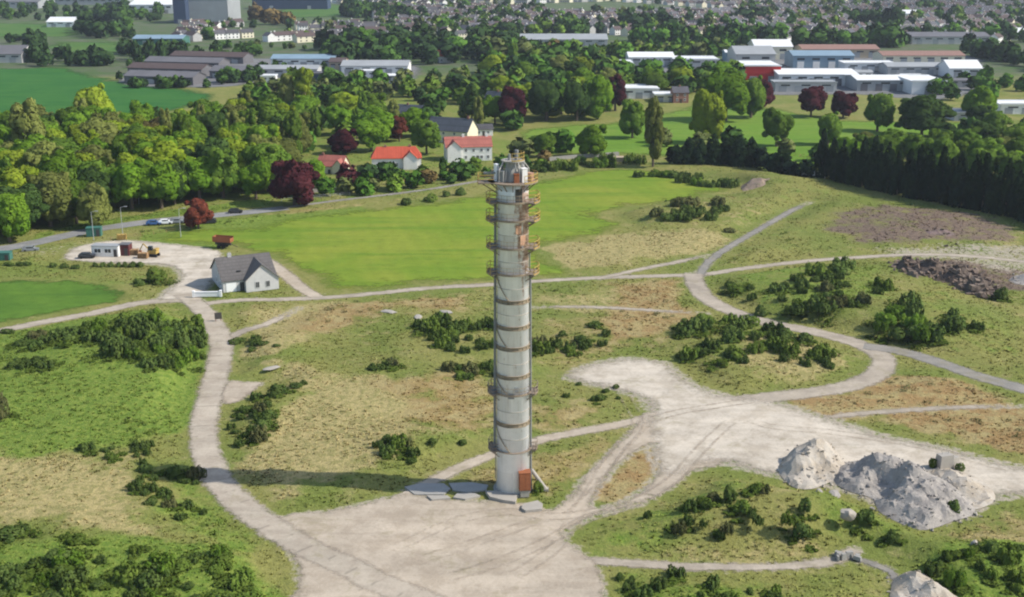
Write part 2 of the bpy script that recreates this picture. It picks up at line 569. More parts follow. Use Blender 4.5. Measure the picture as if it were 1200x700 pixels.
M_BROWNROOF = roof_mat('brown_tile_roof', (0.105, 0.075, 0.068))
M_GREYROOF = roof_mat('grey_tile_roof', (0.105, 0.10, 0.108))
M_TANROOF = roof_mat('faded_terracotta_roof', (0.30, 0.175, 0.135))
M_SHEETW = P_('pale_sheet_roof', (0.66, 0.66, 0.64), sc=0.12, var=0.12)
M_SHEETG = P_('grey_sheet_roof', (0.29, 0.30, 0.30), sc=0.12, var=0.2)
M_SHEETD = P_('dark_sheet_roof', (0.13, 0.125, 0.13), sc=0.12, var=0.25)
M_SHEETB = P_('blue_sheet_roof', (0.19, 0.27, 0.33), sc=0.12, var=0.2)
M_SHEETR = P_('red_cladding', (0.46, 0.025, 0.022), sc=0.2, var=0.1)
M_NAVY = P_('navy_cladding', (0.035, 0.055, 0.10), sc=0.1, var=0.1)
M_TANW = P_('tan_cladding', (0.42, 0.33, 0.22), sc=0.2, var=0.12)
# ------------------------------------------------------------------ layout of the ground (traced on the photo, set out in metres on the terrain)
TRACKS = [  # name, material, width in metres, z, points
    ('concrete_road', 'conc', 4.5, 0.24, [(215, 345), (235, 361), (250, 379), (259, 400), (257, 425), (250, 452), (242, 482), (239, 510), (243, 536), (255, 562), (277, 587), (303, 607), (332, 627), (366, 646), (402, 663), (440, 681), (490, 703), (560, 735)]),
    ('farm_track', 'track', 3.4, 0.07, [(232, 352), (200, 352), (160, 356), (110, 367), (60, 376), (0, 388), (-70, 402)]),
    ('cross_track', 'track', 2.6, 0.07, [(240, 356), (280, 352), (330, 351), (380, 349), (430, 345), (500, 338), (570, 334), (640, 329), (720, 325), (820, 322), (870, 315), (960, 305), (1060, 299), (1130, 300), (1210, 308), (1290, 318)]),
    ('lane_behind_house', 'gravel', 3.4, 0.09, [(296, 300), (315, 307), (335, 322), (352, 337), (372, 348)]),
    ('grey_farm_track', 'greyt', 2.3, 0.08, [(820, 324), (826, 312), (840, 299), (862, 285), (888, 270), (912, 256), (934, 244), (950, 237)]),
    ('side_track', 'track', 2.0, 0.065, [(700, 327), (740, 318), (790, 308), (835, 298)]),
    ('loop_road', 'loop', 4.6, 0.09, [(812, 321), (816, 334), (830, 351), (862, 367), (902, 379), (950, 388), (990, 398), (1020, 409), (1036, 421), (1032, 435), (1012, 447), (980, 456), (930, 463), (880, 468), (830, 474)]),
    ('grey_branch_road', 'greyt', 4.0, 0.08, [(1012, 406), (1050, 411), (1090, 422), (1140, 439), (1205, 458), (1280, 480)]),
    ('faint_track', 'track', 1.8, 0.06, [(620, 360), (690, 360), (750, 363), (830, 368)]),
    ('faint_track', 'track', 1.8, 0.06, [(940, 493), (1000, 486), (1060, 481), (1120, 478), (1210, 476)]),
    ('grass_path', 'gravel', 2.4, 0.08, [(455, 592), (495, 570), (530, 553), (570, 536), (640, 514), (700, 503), (760, 490)]),
    ('bank_track', 'track', 1.7, 0.06, [(660, 655), (720, 659), (790, 664), (870, 665), (930, 664), (980, 657), (1003, 645)]),
    ('ditch_path', 'greyt', 1.1, 0.06, [(990, 652), (1020, 660), (1044, 670), (1056, 688), (1064, 712)]),
    ('short_path', 'track', 2.2, 0.07, [(262, 400), (285, 388), (310, 381), (332, 371), (350, 361)]),
    ('public_road', 'asph', 6.2, 0.05, [(-120, 307), (-40, 298), (30, 287), (75, 277), (120, 268), (170, 261), (215, 256), (270, 251), (320, 246), (336, 244)]),
    ('garden_lane', 'greyt', 2.2, 0.05, [(325, 245), (390, 236), (450, 229), (510, 221), (570, 211), (640, 200)]),
]
TRW = []
for nm, mt, wd, z, pts in TRACKS:
    TRW.append((nm, mt, wd, z, resample(GN(pts), 3.0)))

YARD = [(318, 622), (322, 606), (350, 600), (385, 597), (420, 590), (450, 582), (480, 577), (520, 584), (560, 586), (600, 586), (625, 592), (640, 597), (655, 591), (673, 572), (689, 549), (714, 526), (737, 505), (744, 494), (752, 484), (790, 478), (850, 474),
        (890, 486), (880, 520), (850, 545), (832, 550), (814, 554), (792, 573), (750, 594), (700, 606), (670, 620), (664, 632), (684, 645), (704, 662), (712, 690), (712, 730), (560, 760), (470, 760), (330, 730), (345, 690), (342, 660), (330, 640)]
ISLAND = [(697, 594), (706, 570), (724, 549), (746, 532), (765, 523), (783, 525), (786, 536), (772, 550), (752, 572), (724, 588)]
CHALK = [(655, 444), (672, 430), (700, 422), (738, 418), (785, 424), (800, 436), (822, 452), (858, 462), (900, 468), (940, 478), (985, 492), (1030, 506), (1075, 516), (1120, 526), (1165, 538), (1215, 548), (1290, 565), (1290, 600), (1205, 584), (1165, 592), (1140, 606), (1100, 618), (1060, 606), (1010, 585), (975, 572), (935, 570), (905, 560), (870, 552), (838, 546), (800, 560), (765, 560), (752, 520), (748, 496), (756, 482), (748, 468), (712, 458)]
DEPOT = [(72, 304), (84, 291), (112, 284), (150, 281), (200, 285), (246, 291), (262, 296), (262, 320), (250, 336), (230, 352), (205, 352), (180, 352), (192, 340), (208, 326), (200, 314), (165, 310), (120, 309)]
PAD = [(268, 446), (290, 447), (313, 448), (300, 458), (282, 472), (258, 475), (256, 462)]
GREENF = [(160, 286), (190, 274), (240, 267), (290, 264), (330, 255), (390, 248), (440, 242), (500, 236), (545, 229), (590, 219), (640, 208), (700, 199), (755, 198), (800, 206), (850, 214), (872, 221), (845, 227), (800, 235), (745, 243), (705, 252), (735, 262), (715, 275), (660, 287), (640, 293), (650, 308), (690, 318), (640, 326), (570, 331), (500, 335), (430, 342), (392, 345), (368, 338), (345, 320), (322, 304), (295, 296), (250, 290), (205, 286)]
CROP = [(-90, 331), (0, 328), (60, 327), (105, 329), (140, 337), (163, 345), (140, 354), (90, 364), (40, 374), (-20, 384), (-110, 402)]
FARF = [(-120, 80), (0, 80), (60, 79), (92, 82), (130, 91), (190, 99), (250, 107), (246, 122), (150, 140), (60, 145), (-120, 140)]
PITCH1 = [(-60, 28), (60, 28), (92, 32), (90, 43), (40, 44), (-60, 43)]
PITCH2 = [(50, 51), (110, 49), (155, 50), (150, 60), (110, 63), (55, 60)]
TOPF = [(330, 9), (400, 6), (445, 8), (440, 16), (400, 20), (345, 22), (320, 18)]
PARK = [(600, 165), (610, 152), (660, 146), (720, 142), (790, 128), (830, 118), (900, 125), (1000, 140), (1160, 145), (1160, 180), (1060, 186), (1000, 192), (955, 206), (930, 212), (850, 192), (780, 186), (700, 182), (650, 184), (605, 180)]
MEAD = [(60, 268), (110, 258), (170, 250), (260, 244), (330, 238), (400, 230), (470, 222), (520, 215), (500, 225), (420, 233), (330, 243), (260, 250), (180, 258), (120, 266), (70, 276)]

RUTS = [[(440, 676), (520, 650), (600, 622), (660, 596), (705, 552), (740, 512), (770, 490), (840, 476), (930, 465)],
        [(470, 690), (560, 668), (640, 636), (690, 608), (745, 590), (790, 562), (820, 530), (850, 500), (880, 480)],
        [(560, 700), (610, 672), (655, 640), (668, 618), (690, 580), (722, 530), (748, 497), (735, 470), (722, 440)],
        [(850, 480), (900, 500), (950, 505), (1010, 512), (1080, 524), (1160, 545), (1240, 562)],
        [(420, 668), (470, 640), (540, 610), (600, 600), (640, 606), (690, 602), (760, 580), (810, 552)]]
MASKS = [  # channel, strength, softness (m), polygon
    ('lush', 0.9, 4, [(145, 288), (165, 273), (230, 262), (330, 251), (430, 240), (430, 247), (330, 262), (250, 294), (200, 288)]),
    ('lush', 0.85, 4, [(20, 292), (70, 272), (120, 262), (230, 250), (320, 240), (320, 232), (200, 246), (60, 268)]),
    ('lush', 0.85, 6, [(-60, 395), (60, 385), (160, 372), (236, 380), (244, 420), (240, 450), (230, 490), (170, 520), (100, 535), (0, 540), (-80, 540)]),
    ('lush', 0.45, 8, [(-60, 300), (60, 300), (150, 318), (200, 330), (130, 335), (-60, 326)]),
    ('lush', 0.9, 6, [(-80, 640), (40, 640), (140, 655), (230, 650), (300, 665), (335, 720), (-80, 760)]),
    ('lush', 0.6, 5, [(190, 560), (240, 560), (290, 620), (320, 660), (280, 680), (230, 640), (180, 610)]),
    ('straw', 0.80, 8, [(-60, 545), (60, 530), (150, 540), (190, 575), (170, 610), (200, 640), (100, 640), (0, 620), (-80, 630)]),
    ('straw', 0.50, 6, [(60, 490), (150, 488), (200, 500), (150, 515), (60, 520)]),
    ('straw', 0.85, 8, [(300, 425), (380, 430), (460, 440), (520, 470), (500, 510), (440, 540), (330, 560), (280, 560), (300, 500), (330, 470)]),
    ('straw', 0.55, 6, [(270, 565), (330, 560), (420, 560), (440, 575), (350, 596), (300, 592)]),
    ('brown', 0.75, 8, [(380, 352), (470, 344), (570, 340), (570, 375), (470, 372), (390, 400), (330, 400), (350, 370)]),
    ('straw', 0.75, 6, [(280, 360), (400, 352), (430, 380), (330, 420), (280, 420), (290, 390)]),
    ('brown', 0.70, 6, [(440, 455), (560, 440), (600, 480), (570, 520), (480, 515), (440, 500)]),
    ('brown', 0.65, 6, [(620, 470), (720, 470), (745, 490), (640, 508), (610, 510)]),
    ('brown', 0.60, 6, [(540, 570), (600, 540), (735, 508), (690, 565), (650, 592), (620, 590)]),
    ('brown', 0.95, 3, ISLAND),
    ('straw', 0.85, 6, [(640, 290), (700, 280), (760, 274), (830, 272), (860, 280), (820, 298), (740, 312), (670, 316), (650, 306)]),
    ('straw', 0.60, 7, [(620, 345), (700, 335), (800, 330), (812, 350), (760, 365), (640, 360)]),
    ('brown', 0.80, 6, [(700, 330), (800, 326), (812, 350), (830, 372), (760, 400), (710, 410), (690, 380), (720, 350)]),
    ('brown', 0.50, 6, [(625, 375), (700, 368), (780, 372), (800, 410), (720, 420), (650, 430), (625, 430)]),
    ('straw', 0.65, 5, [(860, 395), (930, 400), (1000, 415), (1010, 435), (940, 450), (870, 450), (850, 430)]),
    ('lush', 0.60, 6, [(850, 320), (960, 308), (1040, 312), (1050, 360), (960, 375), (880, 368), (840, 345)]),
    ('straw', 0.40, 6, [(870, 312), (960, 306), (1060, 300), (1040, 312), (950, 318)]),
    ('lush', 0.45, 6, [(1010, 355), (1110, 345), (1180, 365), (1230, 430), (1100, 415), (1020, 395)]),
    ('straw', 0.45, 7, [(1060, 340), (1210, 340), (1230, 400), (1160, 385)]),
    ('brown', 1.00, 6, [(930, 466), (990, 458), (1040, 440), (1120, 446), (1210, 475), (1290, 500), (1290, 540), (1180, 528), (1060, 500), (960, 482)]),
    ('straw', 0.45, 5, [(1060, 490), (1210, 480), (1290, 520), (1290, 560), (1120, 522)]),
    ('lush', 0.55, 5, [(668, 640), (720, 605), (790, 590), (840, 560), (900, 580), (880, 620), (760, 650), (690, 655)]),
    ('lush', 0.50, 5, [(960, 590), (1060, 610), (1130, 610), (1100, 640), (1000, 650), (950, 620)]),
    ('straw', 0.55, 5, [(800, 640), (900, 630), (1000, 640), (980, 660), (850, 662), (760, 658)]),
    ('straw', 0.40, 5, [(840, 560), (900, 570), (960, 585), (940, 610), (860, 600)]),
    ('lush', 0.80, 6, [(1060, 660), (1130, 640), (1230, 640), (1280, 760), (1100, 740)]),
    ('brown', 0.55, 5, [(1090, 625), (1210, 590), (1280, 610), (1210, 650), (1120, 650)]),
    ('lush', 0.65, 5, [(700, 672), (820, 676), (900, 690), (880, 750), (700, 750)]),
    ('lush', 0.40, 10, [(860, 225), (960, 215), (1060, 235), (1000, 250), (960, 300), (880, 310), (860, 290), (900, 262)]),
    ('straw', 0.45, 10, [(760, 250), (860, 235), (930, 240), (900, 270), (800, 275), (740, 285)]),
    ('straw', 0.45, 10, [(1110, 268), (1240, 270), (1260, 300), (1160, 300)]),
    ('heath', 0.70, 8, [(980, 250), (1040, 242), (1100, 252), (1160, 262), (1200, 285), (1120, 292), (1020, 288), (960, 272)]),
    ('gravel', 0.60, 7, [(1010, 291), (1120, 293), (1200, 290), (1300, 300), (1300, 322), (1180, 318), (1120, 306), (1040, 299)]),
    ('heath', 0.7, 5, [(1050, 308), (1110, 302), (1200, 315), (1230, 345), (1150, 345), (1090, 330)]),
    ('gravel', 0.45, 6, [(1140, 312), (1300, 315), (1300, 332), (1190, 330)]),
    ('brown', 0.55, 8, [(290, 252), (340, 246), (440, 235), (500, 226), (500, 234), (420, 244), (330, 254)]),
    ('gravel', 0.35, 5, [(-60, 298), (80, 286), (140, 272), (170, 264), (140, 284), (80, 300), (-60, 312)]),
    ('lush', 0.55, 12, [(-90, 290), (60, 268), (180, 246), (330, 232), (430, 200), (600, 190), (620, 165), (430, 130), (200, 130), (-120, 130)]),
    ('lush', 0.5, 12, [(320, 130), (600, 150), (620, 85), (480, 85), (330, 85)]),
]

def ground_masks(X, Y):
    ch = {k: np.zeros(X.shape) for k in ('lush', 'straw', 'brown', 'gravel', 'heath', 'urban')}
    for c, st, soft, poly in MASKS:
        p = GN(poly)
        d = near(sdf_poly, p, X, Y, soft * 2)
        d = d + fbm(X, Y, soft * 2.2, 11, 3) * soft * 2.2
        ch[c] = np.maximum(ch[c], st * smooth(soft * 0.8, -soft * 0.8, d))
    for nm, mt, wd, z, ln in TRW:
        d = near(dist_line, ln, X, Y, wd + 6)
        g = 0.55 if mt not in ('asph',) else 0.2
        ch['gravel'] = np.maximum(ch['gravel'], g * smooth(wd * 0.5 + 1.8, wd * 0.35, d))
    for poly, soft in ((YARD, 1.1), (CHALK, 1.5), (DEPOT, 1.5), (PAD, 1.0)):
        d = near(sdf_poly, GN(poly), X, Y, soft * 3)
        if poly is YARD: d = np.maximum(d, -near(sdf_poly, GN(ISLAND), X, Y, 10))
        ch['gravel'] = np.maximum(ch['gravel'], 0.62 * smooth(soft, -soft * 0.4, d + fbm(X, Y, 6, 5) * 1.5))
    ch['urban'] = np.maximum(ch['urban'], smooth(640, 800, Y + fbm(X, Y, 90, 3) * 120) * 0.75)
    A = np.stack([ch['lush'], ch['straw'], ch['brown']], -1)
    B = np.stack([ch['gravel'], ch['heath'], ch['urban']], -1)
    return A, B

MOUNDS = [  # px, py, radius x, radius y, height
    (120, 430, 26, 34, 2.6), (150, 400, 16, 14, 1.6), (60, 610, 22, 12, 1.3), (130, 670, 24, 10, 1.6), (290, 480, 6, 14, 0.9),
    (520, 400, 16, 20, 1.0), (480, 520, 10, 8, 0.8), (860, 405, 18, 18, 1.6), (950, 345, 22, 24, 2.2), (1090, 380, 18, 14, 2.0),
    (800, 247, 20, 22, 2.6), (910, 216, 16, 18, 3.2), (1070, 265, 26, 30, 1.8), (850, 600, 17, 9, 1.8), (960, 612, 14, 7, 1.4),
    (800, 690, 14, 6, 1.2), (1150, 665, 14, 8, 1.8), (1000, 590, 12, 6, 0.8), (720, 385, 12, 14, 0.7), (380, 470, 20, 20, 0.7),
]

def hfun(X, Y):
    X = np.atleast_1d(np.asarray(X, float)); Y = np.atleast_1d(np.asarray(Y, float))
    flat = np.full(X.shape, 1e3)
    for nm, mt, wd, z, ln in TRW:
        flat = np.minimum(flat, near(dist_line, ln, X, Y, 18) - wd / 2)
    for poly in (YARD, CHALK, DEPOT, PAD, GREENF, CROP, PARK, MEAD):
        flat = np.minimum(flat, near(sdf_poly, GN(poly), X, Y, 14))
    k = smooth(1.6, 9.0, flat) * smooth(520, 440, Y)
    h = fbm(X, Y, 16, 21, 4) * 1.3 + 0.3
    for px, py, rx, ry, hh in MOUNDS:
        c = G(px, py)
        h = h + hh * np.exp(-((X - c.x) / rx) ** 2 - ((Y - c.y) / ry) ** 2)
    return np.maximum(h, 0) * k

def hz(x, y):
    return float(hfun(x, y)[0])

def PG(px, py):
    """terrain point at a pixel, following the relief"""
    p = G(px, py)
    for _ in range(3):
        p = G(px, py, hz(p.x, p.y))
    return p

# ------------------------------------------------------------------ ground sheet
def axis_lines():
    xs = list(np.arange(-170, 235, 0.85))
    s, x = 1.0, -170
    left = []
    while x > -9000:
        s *= 1.09; x -= s; left.append(x)
    s, x = 1.0, xs[-1]
    right = []
    while x < 9000:
        s *= 1.09; x += s; right.append(x)
    xs = np.array(left[::-1] + xs + right)
    ys, y = [], 95.0
    while y < 250: ys.append(y); y += 0.85
    while y < 520: ys.append(y); y += 1.6
    s = 1.6
    while y < 18000: ys.append(y); s *= 1.022; y += s
    pre, s, y = [], 1.0, 95.0
    while y > -600: s *= 1.15; y -= s; pre.append(y)
    return xs, np.array(pre[::-1] + ys)

def build_ground():
    xs, ys = axis_lines()
    X, Y = np.meshgrid(xs, ys)
    nx, ny = len(xs), len(ys)
    X, Y = X.ravel(), Y.ravel()
    near_m = (Y > 80) & (Y < 900) & (np.abs(X) < 420)
    Z = np.zeros(X.shape); A = np.zeros((len(X), 3)); B = np.zeros((len(X), 3))
    Z[near_m] = hfun(X[near_m], Y[near_m])
    A[near_m], B[near_m] = ground_masks(X[near_m], Y[near_m])
    far_m = ~near_m
    B[far_m, 2] = smooth(640, 800, Y[far_m]) * 0.75
    idx = np.arange(nx * ny).reshape(ny, nx)
    Fq = np.stack([idx[:-1, :-1], idx[:-1, 1:], idx[1:, 1:], idx[1:, :-1]], -1).reshape(-1, 4)
    me = bpy.data.meshes.new('ground')
    V = np.stack([X, Y, Z], -1).astype(np.float32)
    me.vertices.add(len(V)); me.vertices.foreach_set('co', V.ravel())
    me.loops.add(Fq.size); me.loops.foreach_set('vertex_index', Fq.ravel().astype(np.int32))
    me.polygons.add(len(Fq)); me.polygons.foreach_set('loop_start', (np.arange(len(Fq)) * 4).astype(np.int32))
    me.polygons.foreach_set('use_smooth', np.ones(len(Fq), bool))
    for nm, arr in (('mask_a', A), ('mask_b', B)):
        a = me.attributes.new(nm, 'FLOAT_COLOR', 'POINT')
        a.data.foreach_set('color', np.concatenate([arr, np.ones((len(arr), 1))], 1).astype(np.float32).ravel())
    me.materials.append(M_GROUND)
    me.update(calc_edges=True); me.validate()
    o = bpy.data.objects.new('ground', me); COL.objects.link(o)
    structure(o, 'rough grassland of the former works site', 'ground')
build_ground()

# ------------------------------------------------------------------ tracks
TM = dict(conc=M_CONC_ROAD, track=M_TRACK, gravel=M_GRAVEL, greyt=M_GREYTRACK, loop=M_TRACK, asph=M_ASPHALT)
TLABEL = dict(concrete_road='old jointed concrete road bending down the left of the site', farm_track='pale track running left past the young crop',
              cross_track='narrow pale track crossing the whole site behind the tower', lane_behind_house='pale gravel lane curving round behind the bungalow',
              grey_farm_track='grey stony track leading off between the fields', side_track='faint pale track joining the grey track',
              loop_road='curving pale road looping round the gorse mound', grey_branch_road='grey road running off to the right', faint_track='faint worn wheel track across dry grass',
              grass_path='pale path cutting across the grass behind the tower', bank_track='narrow track along the foot of the grassy bank', ditch_path='narrow stony path beside the bottom heap',
              short_path='short pale path off the concrete road', garden_lane='narrow stony lane between pasture and gardens', public_road='grey public road in front of the woodland')
for i, (nm, mt, wd, z, ln) in enumerate(TRW):
    L = resample(ln, 0.7, curve=False)
    T = np.gradient(L, axis=0); T /= np.linalg.norm(T, axis=1)[:, None] + 1e-9
    N = np.stack([-T[:, 1], T[:, 0]], -1)
    s = np.concatenate([[0], np.cumsum(np.linalg.norm(np.diff(L, axis=0), axis=1))])
    ext = 0.8 if mt != 'asph' else 0.1
    offs = [-1.0 - 2 * ext / wd, -1.0, -0.55, 0, 0.55, 1.0, 1.0 + 2 * ext / wd]
    ed = [0.0, 0.45, 1.0, 1.0, 1.0, 0.45, 0.0]
    V, E, AL = [], [], []
    for j, o in enumerate(offs):
        wob = fbm(s + 31 * i, np.full_like(s, 7.0 * np.sign(o)), 4, 3 + i) * 1.0
        V.append(L + N * ((o * wd / 2) + wob * (abs(o) > 0.9))[:, None])
        E.append(np.full(len(L), ed[j])); AL.append(s)
    if nm in ('grey_farm_track', 'faint_track', 'side_track', 'short_path', 'garden_lane'):
        tp = smooth(0, 14, s[-1] - s) * (smooth(0, 10, s) if nm == 'faint_track' else 1.0) * (0.8 if nm in ('garden_lane', 'faint_track') else 0.72 if nm == 'grey_farm_track' else 1.0)
        E = [e_ * tp for e_ in E]
    n = len(L)
    V = np.concatenate(V); E = np.concatenate(E); AL = np.concatenate(AL)
    Fq = []
    for j in range(len(offs) - 1):
        for k in range(n - 1):
            Fq.append((j * n + k, j * n + k + 1, (j + 1) * n + k + 1, (j + 1) * n + k))
    # faces must look up
    a, b2, c2 = V[Fq[0][0]], V[Fq[0][1]], V[Fq[0][2]]
    if (b2[0] - a[0]) * (c2[1] - a[1]) - (b2[1] - a[1]) * (c2[0] - a[0]) < 0:
        Fq = [f[::-1] for f in Fq]
    A, B = ground_masks(V[:, 0], V[:, 1]); B[:, 0] *= 0.6
    o = mesh_obj(nm, np.column_stack([V, np.full(len(V), 0.02 + 0.004 * i + (0.082 if mt == 'conc' else 0))]), Fq, [TM[mt]], attrs=dict(edge=E, along=AL, mask_a=A, mask_b=B))
    structure(o, TLABEL[nm], 'track' if 'road' not in nm else 'road')

# wheel ruts worn into the yards, a pair of wheels for each
for i, pts in enumerate(RUTS):
    C0 = resample(resample(GN(pts), 3.0), 0.8, curve=False)
    T = np.gradient(C0, axis=0); T /= np.linalg.norm(T, axis=1)[:, None] + 1e-9
    N = np.stack([-T[:, 1], T[:, 0]], -1); s = np.arange(len(C0)) * 0.8
    for side in (-0.95, 0.95):
        V, E = [], []
        off = side + fbm(s, s * 0 + 3 * i, 9, 60 + i, 2) * 0.8
        for o, e_ in ((-0.55, 0), (-0.2, 1), (0.2, 1), (0.55, 0)):
            V.append(C0 + N * (off + o)[:, None])
            E.append(e_ * smooth(0, 9, s) * smooth(0, 9, s[-1] - s) * (0.75 + 0.5 * fbm(s, s * 0 + i, 6, 80 + i, 2)))
        n = len(C0); V = np.concatenate(V)
        Fq = [(j * n + k, j * n + k + 1, (j + 1) * n + k + 1, (j + 1) * n + k) for j in range(3) for k in range(n - 1)]
        a_, b_, c_ = V[0], V[1], V[n]
        if (b_[0] - a_[0]) * (c_[1] - a_[1]) - (b_[1] - a_[1]) * (c_[0] - a_[0]) < 0: Fq = [f[::-1] for f in Fq]
        o = mesh_obj('wheel_rut', np.column_stack([V, np.full(len(V), 0.165 + 0.004 * i)]), Fq, [M_RUT], attrs=dict(edge=np.concatenate(E)))
        structure(o, 'wheel rut worn into the pale yard', 'track')

# ------------------------------------------------------------------ sheets: yards, fields
def sheet(name, poly_px, z, mat, label, cat, step=1.0, rag=1.0, fade=3.0, grid=4.0, hole=None, seed=1, masks=True):
    P = resample(GN(poly_px), step, True)
    loops = [P]
    if hole is not None:
        loops.append(resample(GN(hole), step, True))
    out_v, edges = [], []
    for L in loops:
        T = np.roll(L, -1, 0) - np.roll(L, 1, 0); T /= np.linalg.norm(T, axis=1)[:, None] + 1e-9
        N = np.stack([-T[:, 1], T[:, 0]], -1)
        L2 = L + N * (fbm(L[:, 0], L[:, 1], 4 * step, seed, 3) * 2 * rag)[:, None]
        b0 = len(out_v)
        out_v += [tuple(p) for p in L2]
        edges += [(b0 + k, b0 + (k + 1) % len(L2)) for k in range(len(L2))]
    nb = len(out_v)
    lo, hi = P.min(0), P.max(0)
    gx, gy = np.meshgrid(np.arange(lo[0], hi[0], grid), np.arange(lo[1], hi[1], grid))
    gx = gx.ravel() + rng.uniform(-.3, .3, gx.size) * grid; gy = gy.ravel() + rng.uniform(-.3, .3, gy.size) * grid
    bnd = [np.array(out_v[:len(P)])] + ([np.array(out_v[len(P):])] if hole is not None else [])
    def sd(x, y):
        d = sdf_poly(bnd[0], x, y)
        if len(bnd) > 1: d = np.maximum(d, -sdf_poly(bnd[1], x, y))
        return d
    d = sd(gx, gy)
    keep = d < -0.35 * min(grid, fade)
    pts = out_v + list(zip(gx[keep], gy[keep]))
    # a ring just inside the border keeps the fade crisp
    V, E_, Fc, *_ = delaunay_2d_cdt([Vector((p[0], p[1])) for p in pts], edges, [], 0, 1e-5)
    V = np.array([(v.x, v.y) for v in V])
    Fc = np.array([f for f in Fc if len(f) == 3])
    cen = V[Fc].mean(1)
    Fc = Fc[sd(cen[:, 0], cen[:, 1]) < 0]
    a, b2, c2 = V[Fc[:, 0]], V[Fc[:, 1]], V[Fc[:, 2]]
    cr = (b2[:, 0] - a[:, 0]) * (c2[:, 1] - a[:, 1]) - (b2[:, 1] - a[:, 1]) * (c2[:, 0] - a[:, 0])
    Fc[cr < 0] = Fc[cr < 0][:, ::-1]
    dv = -sd(V[:, 0], V[:, 1])
    A, B = ground_masks(V[:, 0], V[:, 1]) if masks else (np.zeros((len(V), 3)), np.zeros((len(V), 3)))
    B[:, 0] *= 0.6
    o = mesh_obj(name, np.column_stack([V, np.full(len(V), z)]), Fc, [mat], attrs=dict(edge=np.clip(dv / fade, 0, 1), mask_a=A, mask_b=B))
    structure(o, label, cat)
    return o

sheet('field', GREENF, 0.03, M_FIELD, 'bright green pasture behind the tower', 'field', 2.5, 1.5, 6, 9, seed=2)
sheet('field', CROP, 0.03, M_CROP, 'dark green crop field at the left edge', 'field', 1.5, 0.7, 2.5, 5, seed=3)
sheet('field', FARF, 0.05, M_FARFIELD, 'deep green field behind the left woodland', 'field', 4, 1, 6, 20, seed=4)
sheet('sports_field', PITCH1, 0.05, M_PITCH, 'far sports pitch at the left edge', 'field', 6, 1, 6, 25, seed=5)
sheet('sports_field', PITCH2, 0.05, M_PITCH, 'smaller far sports pitch beside dark trees', 'field', 6, 1, 6, 25, seed=6)
sheet('field', TOPF, 0.05, M_PITCH, 'pale green field at the top of the view', 'field', 8, 1, 8, 30, seed=7)
sheet('park_lawn', PARK, 0.04, M_LAWN, 'mown park lawn dotted with trees', 'lawn', 3, 1.5, 8, 12, seed=8)
sheet('roadside_meadow', MEAD, 0.035, M_MEADOW, 'grass strip between woodland and road', 'grass', 2.5, 1, 4, 8, seed=9)
sheet('gravel_yard', YARD, 0.095, M_GRAVEL, 'pale gravel yard in front of the tower', 'yard', 0.7, 0.45, 1.5, 1.5, hole=ISLAND, seed=10)
sheet('limestone_yard', CHALK, 0.105, M_CHALK, 'dusty white limestone clearing to the right', 'yard', 0.8, 1.0, 4.0, 2.0, seed=11)
sheet('depot_yard', DEPOT, 0.095, M_CHALK, 'pale gravel depot yard beside the bungalow', 'yard', 1.0, 0.6, 2.0, 2.5, seed=12)
sheet('concrete_pad', PAD, 0.10, M_GRAVEL, 'small broken concrete pad beside the road', 'pad', 0.7, 0.4, 1.2, 1.5, seed=13)

sheet('tarmac_yard', [(855, 66), (940, 60), (1140, 66), (1150, 100), (1110, 118), (1000, 112), (905, 112), (870, 100)], 0.06, M_TARMAC, 'grey tarmac round the industrial estate', 'yard', 5, 2, 6, 18, seed=14, masks=False)
sheet('tarmac_yard', [(140, 100), (150, 84), (200, 70), (310, 68), (480, 74), (486, 96), (380, 98), (300, 100), (230, 104)], 0.06, M_TARMAC, 'grey tarmac round the depot halls and warehouses', 'yard', 5, 2, 6, 18, seed=15, masks=False)
sheet('tarmac_yard', [(670, 82), (850, 76), (850, 88), (720, 92), (672, 92)], 0.06, M_TARMAC, 'grey tarmac before the pale school buildings', 'yard', 5, 2, 6, 18, seed=16, masks=False)
# ------------------------------------------------------------------ the tower
TB = G(601, 574)
TD = TB.y
def hy(py):
    v = (py - 350.0) / F
    return CAM_H - TD * (SP + v * CP) / (CP - v * SP)
R0, R1 = 2.50, 2.18
HTOP = hy(214)
def rad(h): return R0 + (R1 - R0) * h / HTOP

